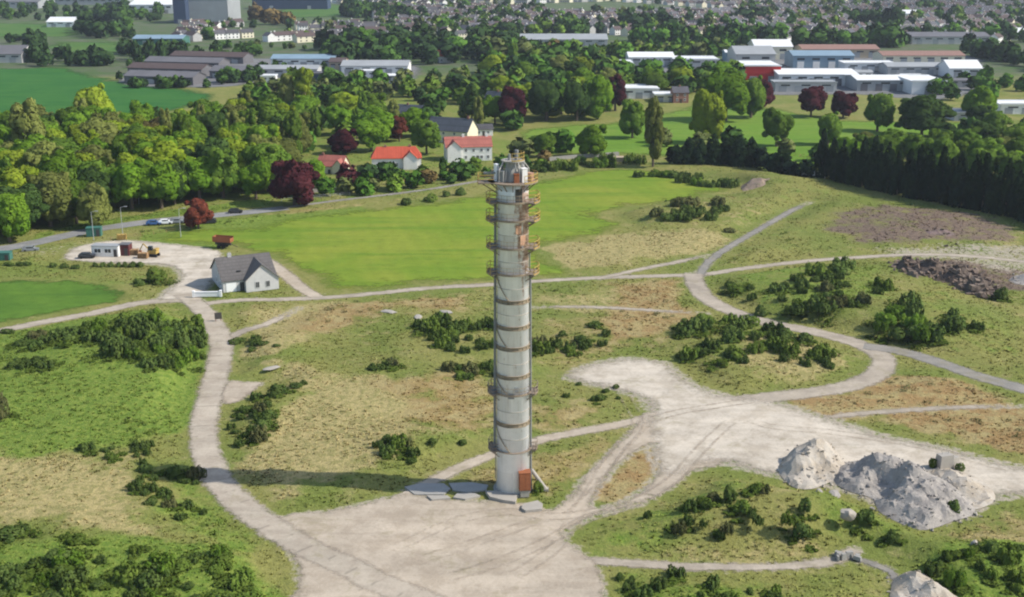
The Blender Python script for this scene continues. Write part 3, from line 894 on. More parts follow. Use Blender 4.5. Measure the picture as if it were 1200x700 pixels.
def shell_mat(k=1.0, st=0.45):
    b = NB('weathered_white_steel')
    co = b.coord()
    sep = b.n('ShaderNodeSeparateXYZ'); b.l(co, sep.inputs[0])
    mp = b.n('ShaderNodeMapping'); b.l(co, mp.inputs[0]); mp.inputs['Scale'].default_value = (1.3, 1.3, 0.09)
    streak = b.noise(mp.outputs[0], 1.6, 6, 0.7)
    fine = b.noise(co, 1.4, 6, 0.7)
    big = b.noise(co, 0.35, 4, 0.6)
    c = b.mix(b.sstep(big, 0.35, 0.65), (0.88 * k, 0.885 * k, 0.88 * k), (0.78 * k, 0.80 * k, 0.81 * k))
    c = b.mix(b.math('MULTIPLY', b.sstep(streak, 0.48, 0.70), st), c, (0.52, 0.495, 0.45))
    c = b.mix(b.math('MULTIPLY', b.sstep(fine, 0.60, 0.78), 0.3), c, (0.40, 0.30, 0.20))
    # corrosion: worse on the upper courses and on the weather side
    up = b.sstep(sep.outputs[2], 26.0, 40.0)
    side = b.sstep(b.math('MULTIPLY_ADD', sep.outputs[1], -0.35, sep.outputs[0]), 0.6, 2.2)
    rz_ = b.math('MULTIPLY', up, b.math('MULTIPLY_ADD', side, 0.8, 0.12))
    rn = b.math('MULTIPLY_ADD', streak, 0.6, b.math('MULTIPLY', fine, 0.55))
    rf = b.sstep(b.math('MULTIPLY_ADD', rz_, 0.24, rn), 0.66, 0.80)
    rc = b.mix(b.sstep(fine, 0.4, 0.6), (0.47, 0.30, 0.19), (0.26, 0.12, 0.06))
    c = b.mix(b.math('MULTIPLY', rf, 0.85), c, rc)
    b.bsdf(c, 0.36, 0.6, fine, 0.12, 0.04)
    return b.mat
M_SHELL = shell_mat()
M_BAND = P_('rust_stained_band', (0.27, 0.22, 0.15), sc=0.7, var=0.45, dirt=(0.20, 0.12, 0.06))
M_DECK = P_('stained_steel_deck', (0.24, 0.19, 0.14), sc=1.5, var=0.3, dirt=(0.16, 0.08, 0.04))
M_SEAM = P_('stained_seam', (0.40, 0.36, 0.30), sc=1.5, var=0.4, dirt=(0.26, 0.17, 0.09))
M_PATCH = P_('tan_primer', (0.46, 0.27, 0.17), sc=1.5, var=0.3, dirt=(0.25, 0.12, 0.06))
M_PIPE = P_('grey_pipe', (0.22, 0.225, 0.22), sc=1.0, var=0.3)
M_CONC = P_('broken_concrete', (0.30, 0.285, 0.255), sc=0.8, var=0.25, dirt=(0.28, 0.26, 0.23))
M_PALECONC = P_('pale_concrete', (0.34, 0.31, 0.265), sc=0.8, var=0.2)

tower = empty('steel_tower', (TB.x, TB.y, 0.16))
tag(tower, 'tall white rust-stained steel tower ringed by decks, standing in the middle of the site', 'tower')

def frustum_mesh(prof, n=56):
    V, Fq = [], []
    for h, r in prof:
        for k in range(n):
            t = 2 * math.pi * k / n
            V.append((r * math.cos(t), r * math.sin(t), h))
    for j in range(len(prof) - 1):
        for k in range(n):
            Fq.append((j * n + k, j * n + (k + 1) % n, (j + 1) * n + (k + 1) % n, (j + 1) * n + k))
    Fq.append(tuple(range((len(prof) - 1) * n, len(prof) * n)))
    Fq.append(tuple(range(n - 1, -1, -1)))
    return V, Fq
# shell courses: the plates of each course overlap a little, so every course is a hair wider than the next
cuts = [-0.1, hy(548), hy(525), hy(510), hy(494), hy(478), hy(459), hy(439), hy(423), hy(406), hy(382), hy(366), hy(352), hy(336), hy(320), hy(305), hy(290), hy(274), hy(258), hy(237), HTOP]
prof = []
for a, b2 in zip(cuts[:-1], cuts[1:]):
    prof += [(a + 0.005, rad(a) + 0.015), (b2 - 0.005, rad(b2) - 0.01)]
V, Fq = frustum_mesh(prof)
SHV = [M_SHELL, shell_mat(0.90, 0.6), shell_mat(1.03, 0.25), shell_mat(0.95, 0.35)]
mi = []
for j in range(len(prof) - 1):
    for k in range(56):
        mi.append(int(hash2(np.array([j // 2]), np.array([(k + 3 * (j // 2)) // 7]), 5)[0] * 3.99))
shell = mesh_obj('shell', V, Fq, SHV, tower, midx=mi + [0, 0], smooth_sh=False)
for p in shell.data.polygons: p.use_smooth = len(p.vertices) == 4
for z in cuts[2:-1]:                    # thin weld seams with a little rust
    mb = MB(); mb.ringplate(0, 0, z - 0.05, rad(z) - 0.03, rad(z) + 0.035, 0.09, n=48); mb.build('weld_seam', M_SEAM, tower)
# stiffening bands, brown with run-off
for py in (352, 382, 406, 439, 494):
    h = hy(py); mb = MB()
    mb.ringplate(0, 0, h - 0.20, rad(h) - 0.03, rad(h) + 0.20, 0.07, n=48)
    mb.ringplate(0, 0, h + 0.33, rad(h) - 0.03, rad(h) + 0.20, 0.07, n=48)
    mb.ringplate(0, 0, h - 0.10, rad(h) - 0.03, rad(h) + 0.06, 0.42, n=48)
    for k in range(20):
        a = 2 * math.pi * k / 20
        mb.box(((rad(h) + 0.07) * math.cos(a), (rad(h) + 0.07) * math.sin(a), h + 0.1), (0.14, 0.03, 0.40), a)
    mb.build('stiffening_band', M_BAND, tower)

def rail_arc(mb, r, z, a0, a1, hgt=1.1, step=9.0, th=0.05):
    n = max(2, int(abs(a1 - a0) / step))
    pts = [R(a0 + (a1 - a0) * i / n) for i in range(n + 1)]
    for zz in (0.55, hgt):
        mb.path([(r * math.cos(t), r * math.sin(t), z + zz) for t in pts], th, 5)
    mb.ringplate(0, 0, z + 0.02, r - 0.02, r + 0.015, 0.16, a0, a1, 48)
    for t in pts[::2]:
        mb.tube((r * math.cos(t), r * math.sin(t), z), (r * math.cos(t), r * math.sin(t), z + hgt), th, n=5)

def balcony(py, arcs, wide, front=0.55, rail=True, matrail=None):
    h = hy(py)
    r = rad(h)
    deck = MB()
    deck.ringplate(0, 0, h, r - 0.03, r + front, 0.10, n=48)
    for a0, a1 in arcs:
        deck.ringplate(0, 0, h + 0.004, r + front, r + wide, 0.10, a0, a1, 48)
        k = max(2, int((a1 - a0) / 18))
        for i in range(k + 1):                       # brackets below
            a = R(a0 + (a1 - a0) * i / k)
            c, s = math.cos(a), math.sin(a)
            deck.tube(((r + wide - 0.1) * c, (r + wide - 0.1) * s, h), (r * c, r * s, h - 1.0), 0.06, n=5)
            deck.tube(((r + wide - 0.1) * c, (r + wide - 0.1) * s, h - 0.05), (r * c, r * s, h - 0.05), 0.07, n=5)
    d = deck.build('platform', M_DECK, tower)
    if rail:
        for a0, a1 in arcs:
            rl = MB()
            rail_arc(rl, r + wide - 0.06, h + 0.1, a0, a1)
            for a in (a0, a1):
                c, s = math.cos(R(a)), math.sin(R(a))
                for zz in (0.55, 1.1):
                    rl.tube(((r + 0.1) * c, (r + 0.1) * s, h + zz), ((r + wide - 0.06) * c, (r + wide - 0.06) * s, h + zz), 0.05, n=5)
            rl.build('railing', matrail or M_YELLOW, d)
        if front > 0.4:
            f2 = MB(); rail_arc(f2, r + front - 0.05, h + 0.1, 215, 318, th=0.028)
            f2.build('railing', M_BAND, d)
    return d
balcony(237, [(150, 212), (-38, 30)], 1.65)
balcony(258, [(150, 212), (-38, 30)], 1.65)
balcony(290, [(150, 212), (-38, 30)], 1.60)
balcony(320, [(150, 212), (-38, 25)], 1.55, 0.6)
balcony(459, [(150, 215), (-30, 20)], 1.35, 0.45, True, M_DECK)
balcony(525, [(150, 215), (-20, 10)], 1.25, 0.40, True, M_DECK)
# the wide top deck
h = HTOP
mb = MB()
mb.ringplate(0, 0, h + 0.02, 1.0, R1 + 1.35, 0.14, n=48)
for k in range(16):
    a = 2 * math.pi * k / 16
    mb.tube(((R1 + 1.25) * math.cos(a), (R1 + 1.25) * math.sin(a), h), (R1 * math.cos(a), R1 * math.sin(a), h - 1.1), 0.07, n=5)
mb.box((-3.7, -0.9, h + 0.09), (2.4, 2.2, 0.14), 0.05)
mb.tube((-4.5, -0.9, h), (-2.1, -0.7, h - 1.6), 0.08, n=6)
top = mb.build('platform', M_DECK, tower)
mb = MB(); rail_arc(mb, R1 + 1.28, h + 0.16, -62, 40, th=0.045)
for p, q in (((-4.85, -1.95), (-2.6, -1.85)), ((-4.85, 0.15), (-2.9, 0.2)), ((-4.85, -1.95), (-4.85, 0.15))):
    for zz in (0.6, 1.2):
        mb.tube((*p, h + zz), (*q, h + zz), 0.055, n=5)
    mb.tube((*p, h), (*p, h + 1.2), 0.055, n=5)
mb.build('railing', M_YELLOW, top)
# head: conical hood, neck, upper deck
h2, h3, h4 = hy(204), hy(197), hy(190)
M_HOOD = P_('stained_hood', (0.42, 0.40, 0.36), sc=1.2, var=0.35, dirt=(0.22, 0.17, 0.12))
V, Fq = frustum_mesh([(h + 0.05, 1.45), (h2, 1.25), (h3, 1.0), (h4, 0.95)], 32)
mesh_obj('hood', V, Fq, [M_HOOD], tower)
mb = MB()
for k in range(8):
    a = 2 * math.pi * k / 8 + 0.2
    mb.tube((1.95 * math.cos(a), 1.95 * math.sin(a), h + 0.1), (1.5 * math.cos(a), 1.5 * math.sin(a), h4), 0.09, n=6)
    a2 = a + 2 * math.pi / 8
    mb.tube((1.95 * math.cos(a), 1.95 * math.sin(a), h + 0.1), (1.5 * math.cos(a2), 1.5 * math.sin(a2), h4), 0.05, n=5)
mb.build('lattice_frame', M_PIPE, tower)
mb = MB(); mb.ringplate(0, 0, h4, 0.2, 1.65, 0.14, n=32)
d = mb.build('platform', M_PALECONC, tower)
mb = MB(); rail_arc(mb, 1.58, h4 + 0.14, -95, 60, th=0.045, step=16)
mb.build('railing', M_YELLOW, d)
mb = MB()
mb.tube((0.5, 0.2, h4 + 0.1), (0.5, 0.2, h4 + 1.5), 0.28, n=10)
mb.tube((-0.5, -0.3, h4 + 0.1), (-0.5, -0.3, h4 + 1.0), 0.2, n=8)
mb.build('vent_pipe', M_PIPE, tower)
mb = MB(); rail_arc(mb, R1 + 1.28, h + 0.16, 60, 150, th=0.045); mb.build('railing', M_BAND, top)
for (bx, by, bw, bd, bh, mt_) in ((-1.6, -1.3, 0.9, 0.7, 1.5, M_PIPE), (1.5, -1.4, 0.8, 0.8, 1.9, M_WHITE), (0.5, -1.95, 0.7, 0.5, 1.2, M_RUST), (2.4, -0.6, 0.6, 0.9, 1.1, M_PATCH), (-2.3, -0.4, 0.5, 0.5, 2.3, M_SHELL)):
    mb = MB(); mb.box((bx, by, h + 0.16 + bh / 2), (bw, bd, bh), 0.3 * bx); mb.box((bx, by, h + 0.2 + bh), (bw + .1, bd + .1, .08), 0.3 * bx); mb.build('equipment_box', mt_, tower)
for (x0, y0, x1, y1, z1_) in ((-1.9, -1.7, -1.2, -0.6, 3.1), (1.9, -1.2, 1.2, -0.5, 2.7), (0.9, -1.8, 0.6, -1.0, 3.4), (2.2, 0.6, 1.3, 0.5, 3.0), (-2.4, 0.8, -1.3, 0.6, 2.4)):
    mb = MB(); mb.path([(x0, y0, h + .1), (x0, y0, h + z1_ * .6), (x1, y1, h + z1_)], .09, 6); mb.build('duct', M_HOOD, tower)
mb = MB()                                   # lifting beam over the left edge
mb.box((-2.3, -0.5, h2 + 0.1), (3.6, 0.22, 0.26), 0.03)
mb.tube((-3.9, -0.5, h2), (-3.9, -0.5, h2 - 0.7), 0.05, n=5)
mb.box((-2.4, 0.6, h2 - 0.5), (2.6, 0.2, 0.24), 0.06)
mb.build('lifting_beam', M_PIPE, tower)
# openings near the top and plates
mb = MB()
def plate(mb, ang, z0, z1, wdt, m=0, proud=0.03):
    zc = (z0 + z1) / 2; r = rad(zc) + proud
    mb.box((r * math.cos(R(ang)), r * math.sin(R(ang)), zc), (0.06, wdt, z1 - z0), R(ang), m)
plate(mb, -68, hy(236), hy(220), 1.0); 
mb.build('doorway', M_DOOR, tower)
for ang, y0, y1, wd in ((-70, 272, 262, 0.8), (-52, 286, 274, 0.9)):
    mb = MB(); plate(mb, ang, hy(y0), hy(y1), wd); mb.build('patch_plate', M_PATCH, tower)
mb = MB(); plate(mb, -96, hy(462), hy(456), 0.9, proud=0.05); plate(mb, -78, hy(455), hy(449), 0.6); mb.build('inspection_hatch', M_PIPE, tower)
# risers and ladders
def riser(name, ang, py0, py1, r, off, mat):
    mb = MB(); a = R(ang)
    zs = np.linspace(hy(py0) if py0 < 570 else 0.0, hy(py1), 14)
    pts = [((rad(z) + off) * math.cos(a), (rad(z) + off) * math.sin(a), z) for z in zs]
    mb.path(pts, r, 8)
    for p, z in zip(pts[1:-1:2], zs[1:-1:2]):
        mb.tube(p, (rad(z) * math.cos(a), rad(z) * math.sin(a), z), 0.05, n=5)
    mb.build(name, mat, tower)
riser('riser_pipe', 184, 530, 240, 0.16, 0.30, M_PIPE)
riser('riser_pipe', -5, 572, 325, 0.13, 0.26, M_PIPE)
riser('riser_pipe', 20, 572, 300, 0.10, 0.30, M_PIPE)
mb = MB()
z = 1.0
aL, aR = R(198), R(193)
for a in (aL, aR):
    mb.path([((rad(zz) + 0.22) * math.cos(a), (rad(zz) + 0.22) * math.sin(a), zz) for zz in np.linspace(2, HTOP, 12)], 0.035, 5)
while z < HTOP - 0.5:
    z += 0.35
    mb.tube(((rad(z) + 0.22) * math.cos(aL), (rad(z) + 0.22) * math.sin(aL), z), ((rad(z) + 0.22) * math.cos(aR), (rad(z) + 0.22) * math.sin(aR), z), 0.02, n=4)
mb.build('ladder', M_PIPE, tower)
# spiral stair stringer hugging the lower courses
for a_s, a_e, y0, y1 in ((185, 262, 525, 494), (185, 258, 459, 439), (188, 262, 352, 320), (190, 258, 406, 382)):
    pts = []; mb = MB()
    for t in np.linspace(0, 1, 14):
        z = hy(y1) + (hy(y0) - hy(y1)) * t; a = R(a_s + (a_e - a_s) * t)
        pts.append(((rad(z) + 0.10) * math.cos(a), (rad(z) + 0.10) * math.sin(a), z))
    mb.path(pts, 0.075, 5)
    mb.build('spiral_stringer', M_BAND, tower)
mb = MB(); mb.ringplate(0, 0, -0.2, R0 - 0.2, R0 + 0.45, 0.45, n=40)
mb.build('base_ring', M_CONC, tower)

# things at its foot
def slab(name, pts_px, z0, th, mat, label, cat='slab', tilt=0.0):
    P = GN(pts_px); n = len(P); c = P.mean(0)
    V = [(p[0] - c[0], p[1] - c[1], tilt * (p[0] - c[0])) for p in P] + [(p[0] - c[0], p[1] - c[1], th + tilt * (p[0] - c[0])) for p in P]
    Fc = [tuple(range(n - 1, -1, -1)), tuple(range(n, 2 * n))] + [(k, (k + 1) % n, n + (k + 1) % n, n + k) for k in range(n)]
    a = sum(P[k][0] * P[(k + 1) % n][1] - P[(k + 1) % n][0] * P[k][1] for k in range(n))
    if a < 0: Fc = [f[::-1] for f in Fc]
    o = mesh_obj(name, V, Fc, [mat]); o.location = (c[0], c[1], z0)
    return tag(o, label, cat)
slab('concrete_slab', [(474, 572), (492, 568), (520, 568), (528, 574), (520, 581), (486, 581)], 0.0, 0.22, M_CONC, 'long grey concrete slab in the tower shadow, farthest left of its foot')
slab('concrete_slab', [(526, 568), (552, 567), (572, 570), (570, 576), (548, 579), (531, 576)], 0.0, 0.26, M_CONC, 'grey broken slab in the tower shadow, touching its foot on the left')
slab('concrete_slab', [(536, 580), (556, 580), (563, 583), (545, 587), (531, 585)], 0.0, 0.30, M_PALECONC, 'pale slab edge at the rim of the yard, left of the tower')
slab('concrete_slab', [(569, 579), (592, 579), (606, 584), (604, 592), (590, 590), (574, 586)], 0.0, 0.55, M_PALECONC, 'pale broken slab right below the tower base')
slab('concrete_slab', [(613, 594), (630, 590), (636, 594), (635, 600), (616, 602), (611, 599)], 0.1, 0.40, M_PALECONC, 'low whitish slab on the gravel before the rusty cabinet')
slab('concrete_slab', [(500, 583), (524, 583), (528, 586), (506, 588)], 0.0, 0.35, M_PALECONC, 'small flat slab at the edge of the gravel yard')
p = G(614.5, 582)
cab = empty('rusty_cabinet', (p.x, p.y, 0.15), 0.12); tag(cab, 'rust red steel cabinet on a pale block at the foot of the tower', 'cabinet')
mb = MB(); mb.box((0, 0, 0.55), (1.3, 1.2, 1.1)); mb.build('plinth', M_PALECONC, cab)
mb = MB(); mb.box((0, 0, 2.5), (1.7, 1.4, 2.8)); mb.box((0, 0, 3.94), (1.8, 1.5, 0.08)); mb.build('body', M_RUST, cab)
mb = MB(); mb.box((-0.40, -0.73, 2.45), (0.75, 0.05, 2.4)); mb.box((0.40, -0.73, 2.45), (0.75, 0.05, 2.4)); mb.build('door', M_RUST, cab)
p = G(632, 577)
ch = empty('leaning_chute', (p.x, p.y, 0.0)); tag(ch, 'white sloping chute leaning against the tower behind the rusty cabinet', 'chute')
mb = MB(); mb.tube((1.0, 0.4, 0.3), (-1.2, 0.9, 3.3), 0.30, n=10); mb.build('pipe', M_PALECONC, ch)
mb = MB(); mb.box((0.9, 0.4, 0.25), (1.0, 0.9, 0.5)); mb.build('footing', M_PALECONC, ch)
# ------------------------------------------------------------------ buildings
def gable_geo(L, W, hw, hr, x0=0.0, y0=0.0):
    """walls of a gabled block, ridge along local X"""
    x1, y1 = x0 + L, y0 + W; ym = (y0 + y1) / 2
    V = [(x0, y0, 0), (x1, y0, 0), (x1, y1, 0), (x0, y1, 0), (x0, y0, hw), (x1, y0, hw), (x1, y1, hw), (x0, y1, hw), (x0, ym, hw + hr), (x1, ym, hw + hr)]
    Fc = [(0, 1, 5, 4), (1, 2, 6, 9, 5), (2, 3, 7, 6), (3, 0, 4, 8, 7)]
    return V, Fc

def roof_geo(mb, L, W, hw, hr, x0=0.0, y0=0.0, ov=0.35, th=0.16, m=0, hip=0.0):
    x1, y1 = x0 + L, y0 + W; ym = (y0 + y1) / 2
    sl = hr / (W / 2)
    e = ov
    def P(x, y, z): return (x, y, z)
    zl = hw - sl * e
    for sgn in (-1, 1):
        ye = y0 - e if sgn < 0 else y1 + e
        a, bq = (x0 - e, x1 + e)
        hp = hip
        V = [P(a, ye, zl), P(bq, ye, zl), P(bq - hp, ym, hw + hr), P(a + hp, ym, hw + hr)]
        V += [P(v[0], v[1], v[2] + th) for v in V]
        Fc = [(0, 1, 2, 3), (4, 7, 6, 5), (0, 4, 5, 1), (1, 5, 6, 2), (3, 2, 6, 7), (0, 3, 7, 4)]
        if sgn < 0: Fc = [f[::-1] for f in Fc]
        mb.add(V, Fc, m)
    if hip > 0:
        for a, d in ((x0 - e, 1), (x1 + e, -1)):
            V = [P(a, y0 - e, zl), P(a, y1 + e, zl), P(a + d * hip, ym, hw + hr)]
            V += [P(v[0], v[1], v[2] + th) for v in V]
            mb.add(V, [(0, 1, 2), (3, 5, 4), (0, 3, 4, 1), (1, 4, 5, 2), (2, 5, 3, 0)], m)

def window(parent, c, w_, h_, face='y', frame=M_TRIM, glass=M_DARKG, s=-1):
    """a window on a wall: frame with its pane as a sub-part; face y- or x-"""
    mb = MB()
    t = 0.12
    if face == 'y':
        for dx in (-1, 1): mb.box((c[0] + dx * w_ / 2, c[1], c[2]), (0.12, t, h_ + 0.12))
        for dz in (-1, 1): mb.box((c[0], c[1] + s * 0.004, c[2] + dz * h_ / 2), (w_, t, 0.12))
        mb.box((c[0], c[1] + s * 0.006, c[2]), (0.07, t, h_))
    else:
        for dy in (-1, 1): mb.box((c[0], c[1] + dy * w_ / 2, c[2]), (t, 0.12, h_ + 0.12))
        for dz in (-1, 1): mb.box((c[0] + s * 0.004, c[1], c[2] + dz * h_ / 2), (t, w_, 0.12))
        mb.box((c[0] + s * 0.006, c[1], c[2]), (t, 0.07, h_))
    f = mb.build('window', frame, parent)
    mb = MB()
    mb.box(c, (w_, 0.07, h_) if face == 'y' else (0.07, w_, h_))
    mb.build('pane', glass, f)
    return f

def house(name, label, cat, loc, rz, L, W, hw, hr, wallM, roofM, wins=(), chim=(), hip=0.0, door=None, group=None, chimM=None, wing=None):
    root = empty(name, loc, rz); tag(root, label, cat, group)
    mb = MB(); V, Fc = gable_geo(L, W, hw, hr if hip == 0 else 0.0); mb.add(V, Fc)
    if wing:                                   # gable wing facing -Y: x, width, projection
        wx, ww, wp, whr = wing
        ym = W / 2
        V = [(wx, -wp, 0), (wx + ww, -wp, 0), (wx + ww, ym, 0), (wx, ym, 0), (wx, -wp, hw), (wx + ww, -wp, hw), (wx + ww, ym, hw), (wx, ym, hw), (wx + ww / 2, -wp, hw + whr)]
        mb.add(V, [(0, 1, 5, 8, 4), (1, 2, 6, 5), (3, 0, 4, 7)])
    mb.build('wall', wallM, root)
    mb = MB(); roof_geo(mb, L, W, hw, hr, hip=hip)
    if wing:
        sub = MB(); roof_geo(sub, W / 2 + wp - 0.2, ww, hw + 0.01, whr)
        # rotate so its ridge runs along Y
        vv = [(wx + ww - y, x - wp, z) for (x, y, z) in sub.v]
        mb.add(vv, sub.f)
    rf = mb.build('roof', roofM, root)
    for cx, cy, ch in chim:
        m2 = MB(); m2.box((cx, cy, hw + hr + ch / 2 - 0.9), (0.9, 0.6, ch + 1.2)); m2.box((cx, cy, hw + hr + ch - 0.2), (1.0, 0.7, 0.15))
        m2.tube((cx - 0.2, cy, hw + hr + ch - 0.15), (cx - 0.2, cy, hw + hr + ch + 0.25), 0.12, n=6)
        m2.tube((cx + 0.2, cy, hw + hr + ch - 0.15), (cx + 0.2, cy, hw + hr + ch + 0.25), 0.12, n=6)
        m2.build('chimney', chimM or M_BRICK, rf)
    for (face, a, z, ww_, hh_) in wins:
        if face == 'f': window(root, (a, -0.03, z), ww_, hh_, 'y')
        elif face == 'l': window(root, (-0.03, a, z), ww_, hh_, 'x')
        elif face == 'r': window(root, (L + 0.03, a, z), ww_, hh_, 'x', s=1)
        elif face == 'w': window(root, (a, -wing[2] - 0.03, z), ww_, hh_, 'y', frame=M_GREYW)
    if door:
        mb = MB(); mb.box((door, -0.03, 1.05), (1.0, 0.1, 2.1)); dd = mb.build('door', M_DOOR, root)
        m2 = MB(); m2.tube((door + 0.35, -0.1, 1.0), (door + 0.35, -0.16, 1.0), 0.05, n=6); m2.build('handle', M_POLE, dd)
    return root

# the bungalow by the depot
p = G(262, 344)
bung = house('bungalow', 'grey-roofed bungalow with a white gable at the junction of the tracks', 'bungalow', (p.x, p.y, 0.12), R(25), 12.6, 13.0, 2.9, 4.0,
      M_PEBBLE, M_BROWNSLATE, wins=(('w', 7.7, 1.6, 0.9, 1.4), ('w', 10.2, 1.6, 0.9, 1.4), ('l', 3.0, 1.6, 1.2, 1.2), ('l', 7.0, 1.6, 1.2, 1.2)),
      chim=((3.2, 6.5, 0.9),), wing=(5.0, 7.8, 2.0, 3.5), chimM=M_GREYW)
mb = MB(); mb.box((1.9, -0.03, 1.15), (2.4, 0.1, 2.2)); mb.build('garage_door', M_TRIM, bung)
mb = MB(); mb.box((4.5, -0.03, 1.05), (1.0, 0.1, 2.1)); dd = mb.build('door', M_DOOR, bung)
mb = MB(); mb.tube((4.85, -0.1, 1.0), (4.85, -0.15, 1.0), 0.05, n=6); mb.build('handle', M_POLE, dd)
mb = MB(); mb.box((4.3, 2.0, 4.42), (0.9, 0.8, 0.12)); mb.build('roof_light', M_DARKG, bung)
# white boundary wall in front
p = G(242, 349)
bw = empty('boundary_wall', (p.x, p.y, 0.1), R(4)); tag(bw, 'short bright white boundary wall left of the bungalow', 'wall')
mb = MB(); mb.box((0.2, 0, 0.75), (5.6, 0.35, 1.1)); mb.box((0.2, 0, 1.33), (5.7, 0.5, 0.09)); mb.build('panel', M_TRIM, bw)
for dx in (-2.9, 3.3):
    mb = MB(); mb.box((dx, 0, 0.85), (0.55, 0.55, 1.5)); mb.box((dx, 0, 1.63), (0.65, 0.65, 0.08), taper=0.6); mb.build('pillar', M_TRIM, bw)

# cottages and houses behind the pasture
def P2(px, py): q = G(px, py); return (q.x, q.y, 0.0)
W2 = lambda xs, z, w_=1.0, h_=1.2: tuple(('f', x, z, w_, h_) for x in xs)
house('cottage', 'small cream cottage with a pink and maroon roof beside the copper beech', 'house', P2(372, 205), R(-14), 9.5, 7.0, 3.4, 3.2, M_CREAM, M_PINKROOF,
      wins=W2((1.6, 7.6), 1.8) + (('r', 3.5, 1.8, 1.2, 1.2), ('l', 3.5, 1.8, 1.0, 1.2)), chim=((1.0, 3.5, 0.8),), door=4.6, wing=(6.2, 4.4, 1.2, 2.4))
house('farmhouse', 'long house with a bright orange-red roof half hidden by garden trees', 'house', P2(436, 199), R(6), 18.0, 8.0, 4.2, 3.4, M_WHITE, M_REDROOF,
      wins=W2((2, 5.5, 9, 12.5, 16), 1.7) + (('r', 4, 2.0, 1.2, 1.4),), chim=((5.0, 4.0, 0.7), (14.0, 4.0, 0.7)), door=7.2, hip=2.2, wing=(11.5, 5.0, 1.6, 2.4))
house('white_house', 'two-storey white house with salmon roof, the rightmost of the three bright roofs', 'house', P2(523, 190), R(9), 17.5, 8.5, 5.6, 3.2, M_WHITE, M_PINKROOF,
      wins=W2((7.5, 10.5, 13.5, 16), 1.6) + W2((7.5, 10.5, 13.5, 16), 4.2) + (('r', 4, 1.7, 1.2, 1.3), ('r', 4, 4.2, 1.2, 1.3), ('l', 4, 4.2, 1.2, 1.3)), chim=((7.0, 4.2, 0.9), (16.0, 4.2, 0.9)), door=12, wing=(0.4, 5.2, 1.6, 2.4), chimM=M_WHITE)
house('slate_house', 'large house with long dark slate roof and cream gable behind the white house', 'house', P2(500, 166), R(-24), 19.0, 10.0, 5.2, 4.6, M_CREAM, M_SLATE2,
      wins=W2((3, 8, 13), 1.7) + W2((3, 8, 13), 4.0) + (('r', 3, 1.7, 1.2, 1.3), ('r', 6.5, 1.7, 1.2, 1.3)), chim=((17, 5, 1.0),), door=10.4)
house('slate_house', 'cream-gabled house with dark slate roof, farther back on the left among the trees', 'house', P2(455, 146), R(-20), 16.0, 9.0, 4.6, 4.2, M_CREAM, M_SLATE2,
      wins=W2((3, 7, 12), 1.7) + (('r', 4.5, 2.2, 1.2, 1.4),), chim=((8, 4.5, 0.9),), door=5)
house('slate_house', 'small pale house with steep dark roof beside the central copper beech', 'house', P2(567, 128), R(-30), 12.0, 8.0, 4.6, 4.0, M_CREAM, M_SLATE2,
      wins=W2((3, 8), 1.7) + (('r', 4, 2.2, 1.2, 1.4),), chim=((6, 4, 0.9),), door=5.5)
house('outbuilding', 'white lean outbuilding right of the dark slate house', 'house', P2(556, 160), R(10), 8, 5, 3.0, 1.8, M_WHITE, M_SLATE, wins=W2((2, 6), 1.6), door=4)
house('brick_house', 'red brick house beside the park behind the pale flat building', 'house', P2(789, 121), R(5), 8, 8, 5.4, 2.6, M_BRICK, M_GREYROOF,
      wins=W2((2, 6), 1.7) + W2((2, 6), 4.1), chim=((4, 4, 0.8),), door=4)
house('brick_house', 'orange-roofed house among the trees left of the town', 'house', P2(504, 74), R(4), 16, 9, 4.6, 3.6, M_WHITE, M_REDROOF, wins=W2((3, 8, 13), 1.8), door=5.5, chim=((8, 4.5, 0.9),))

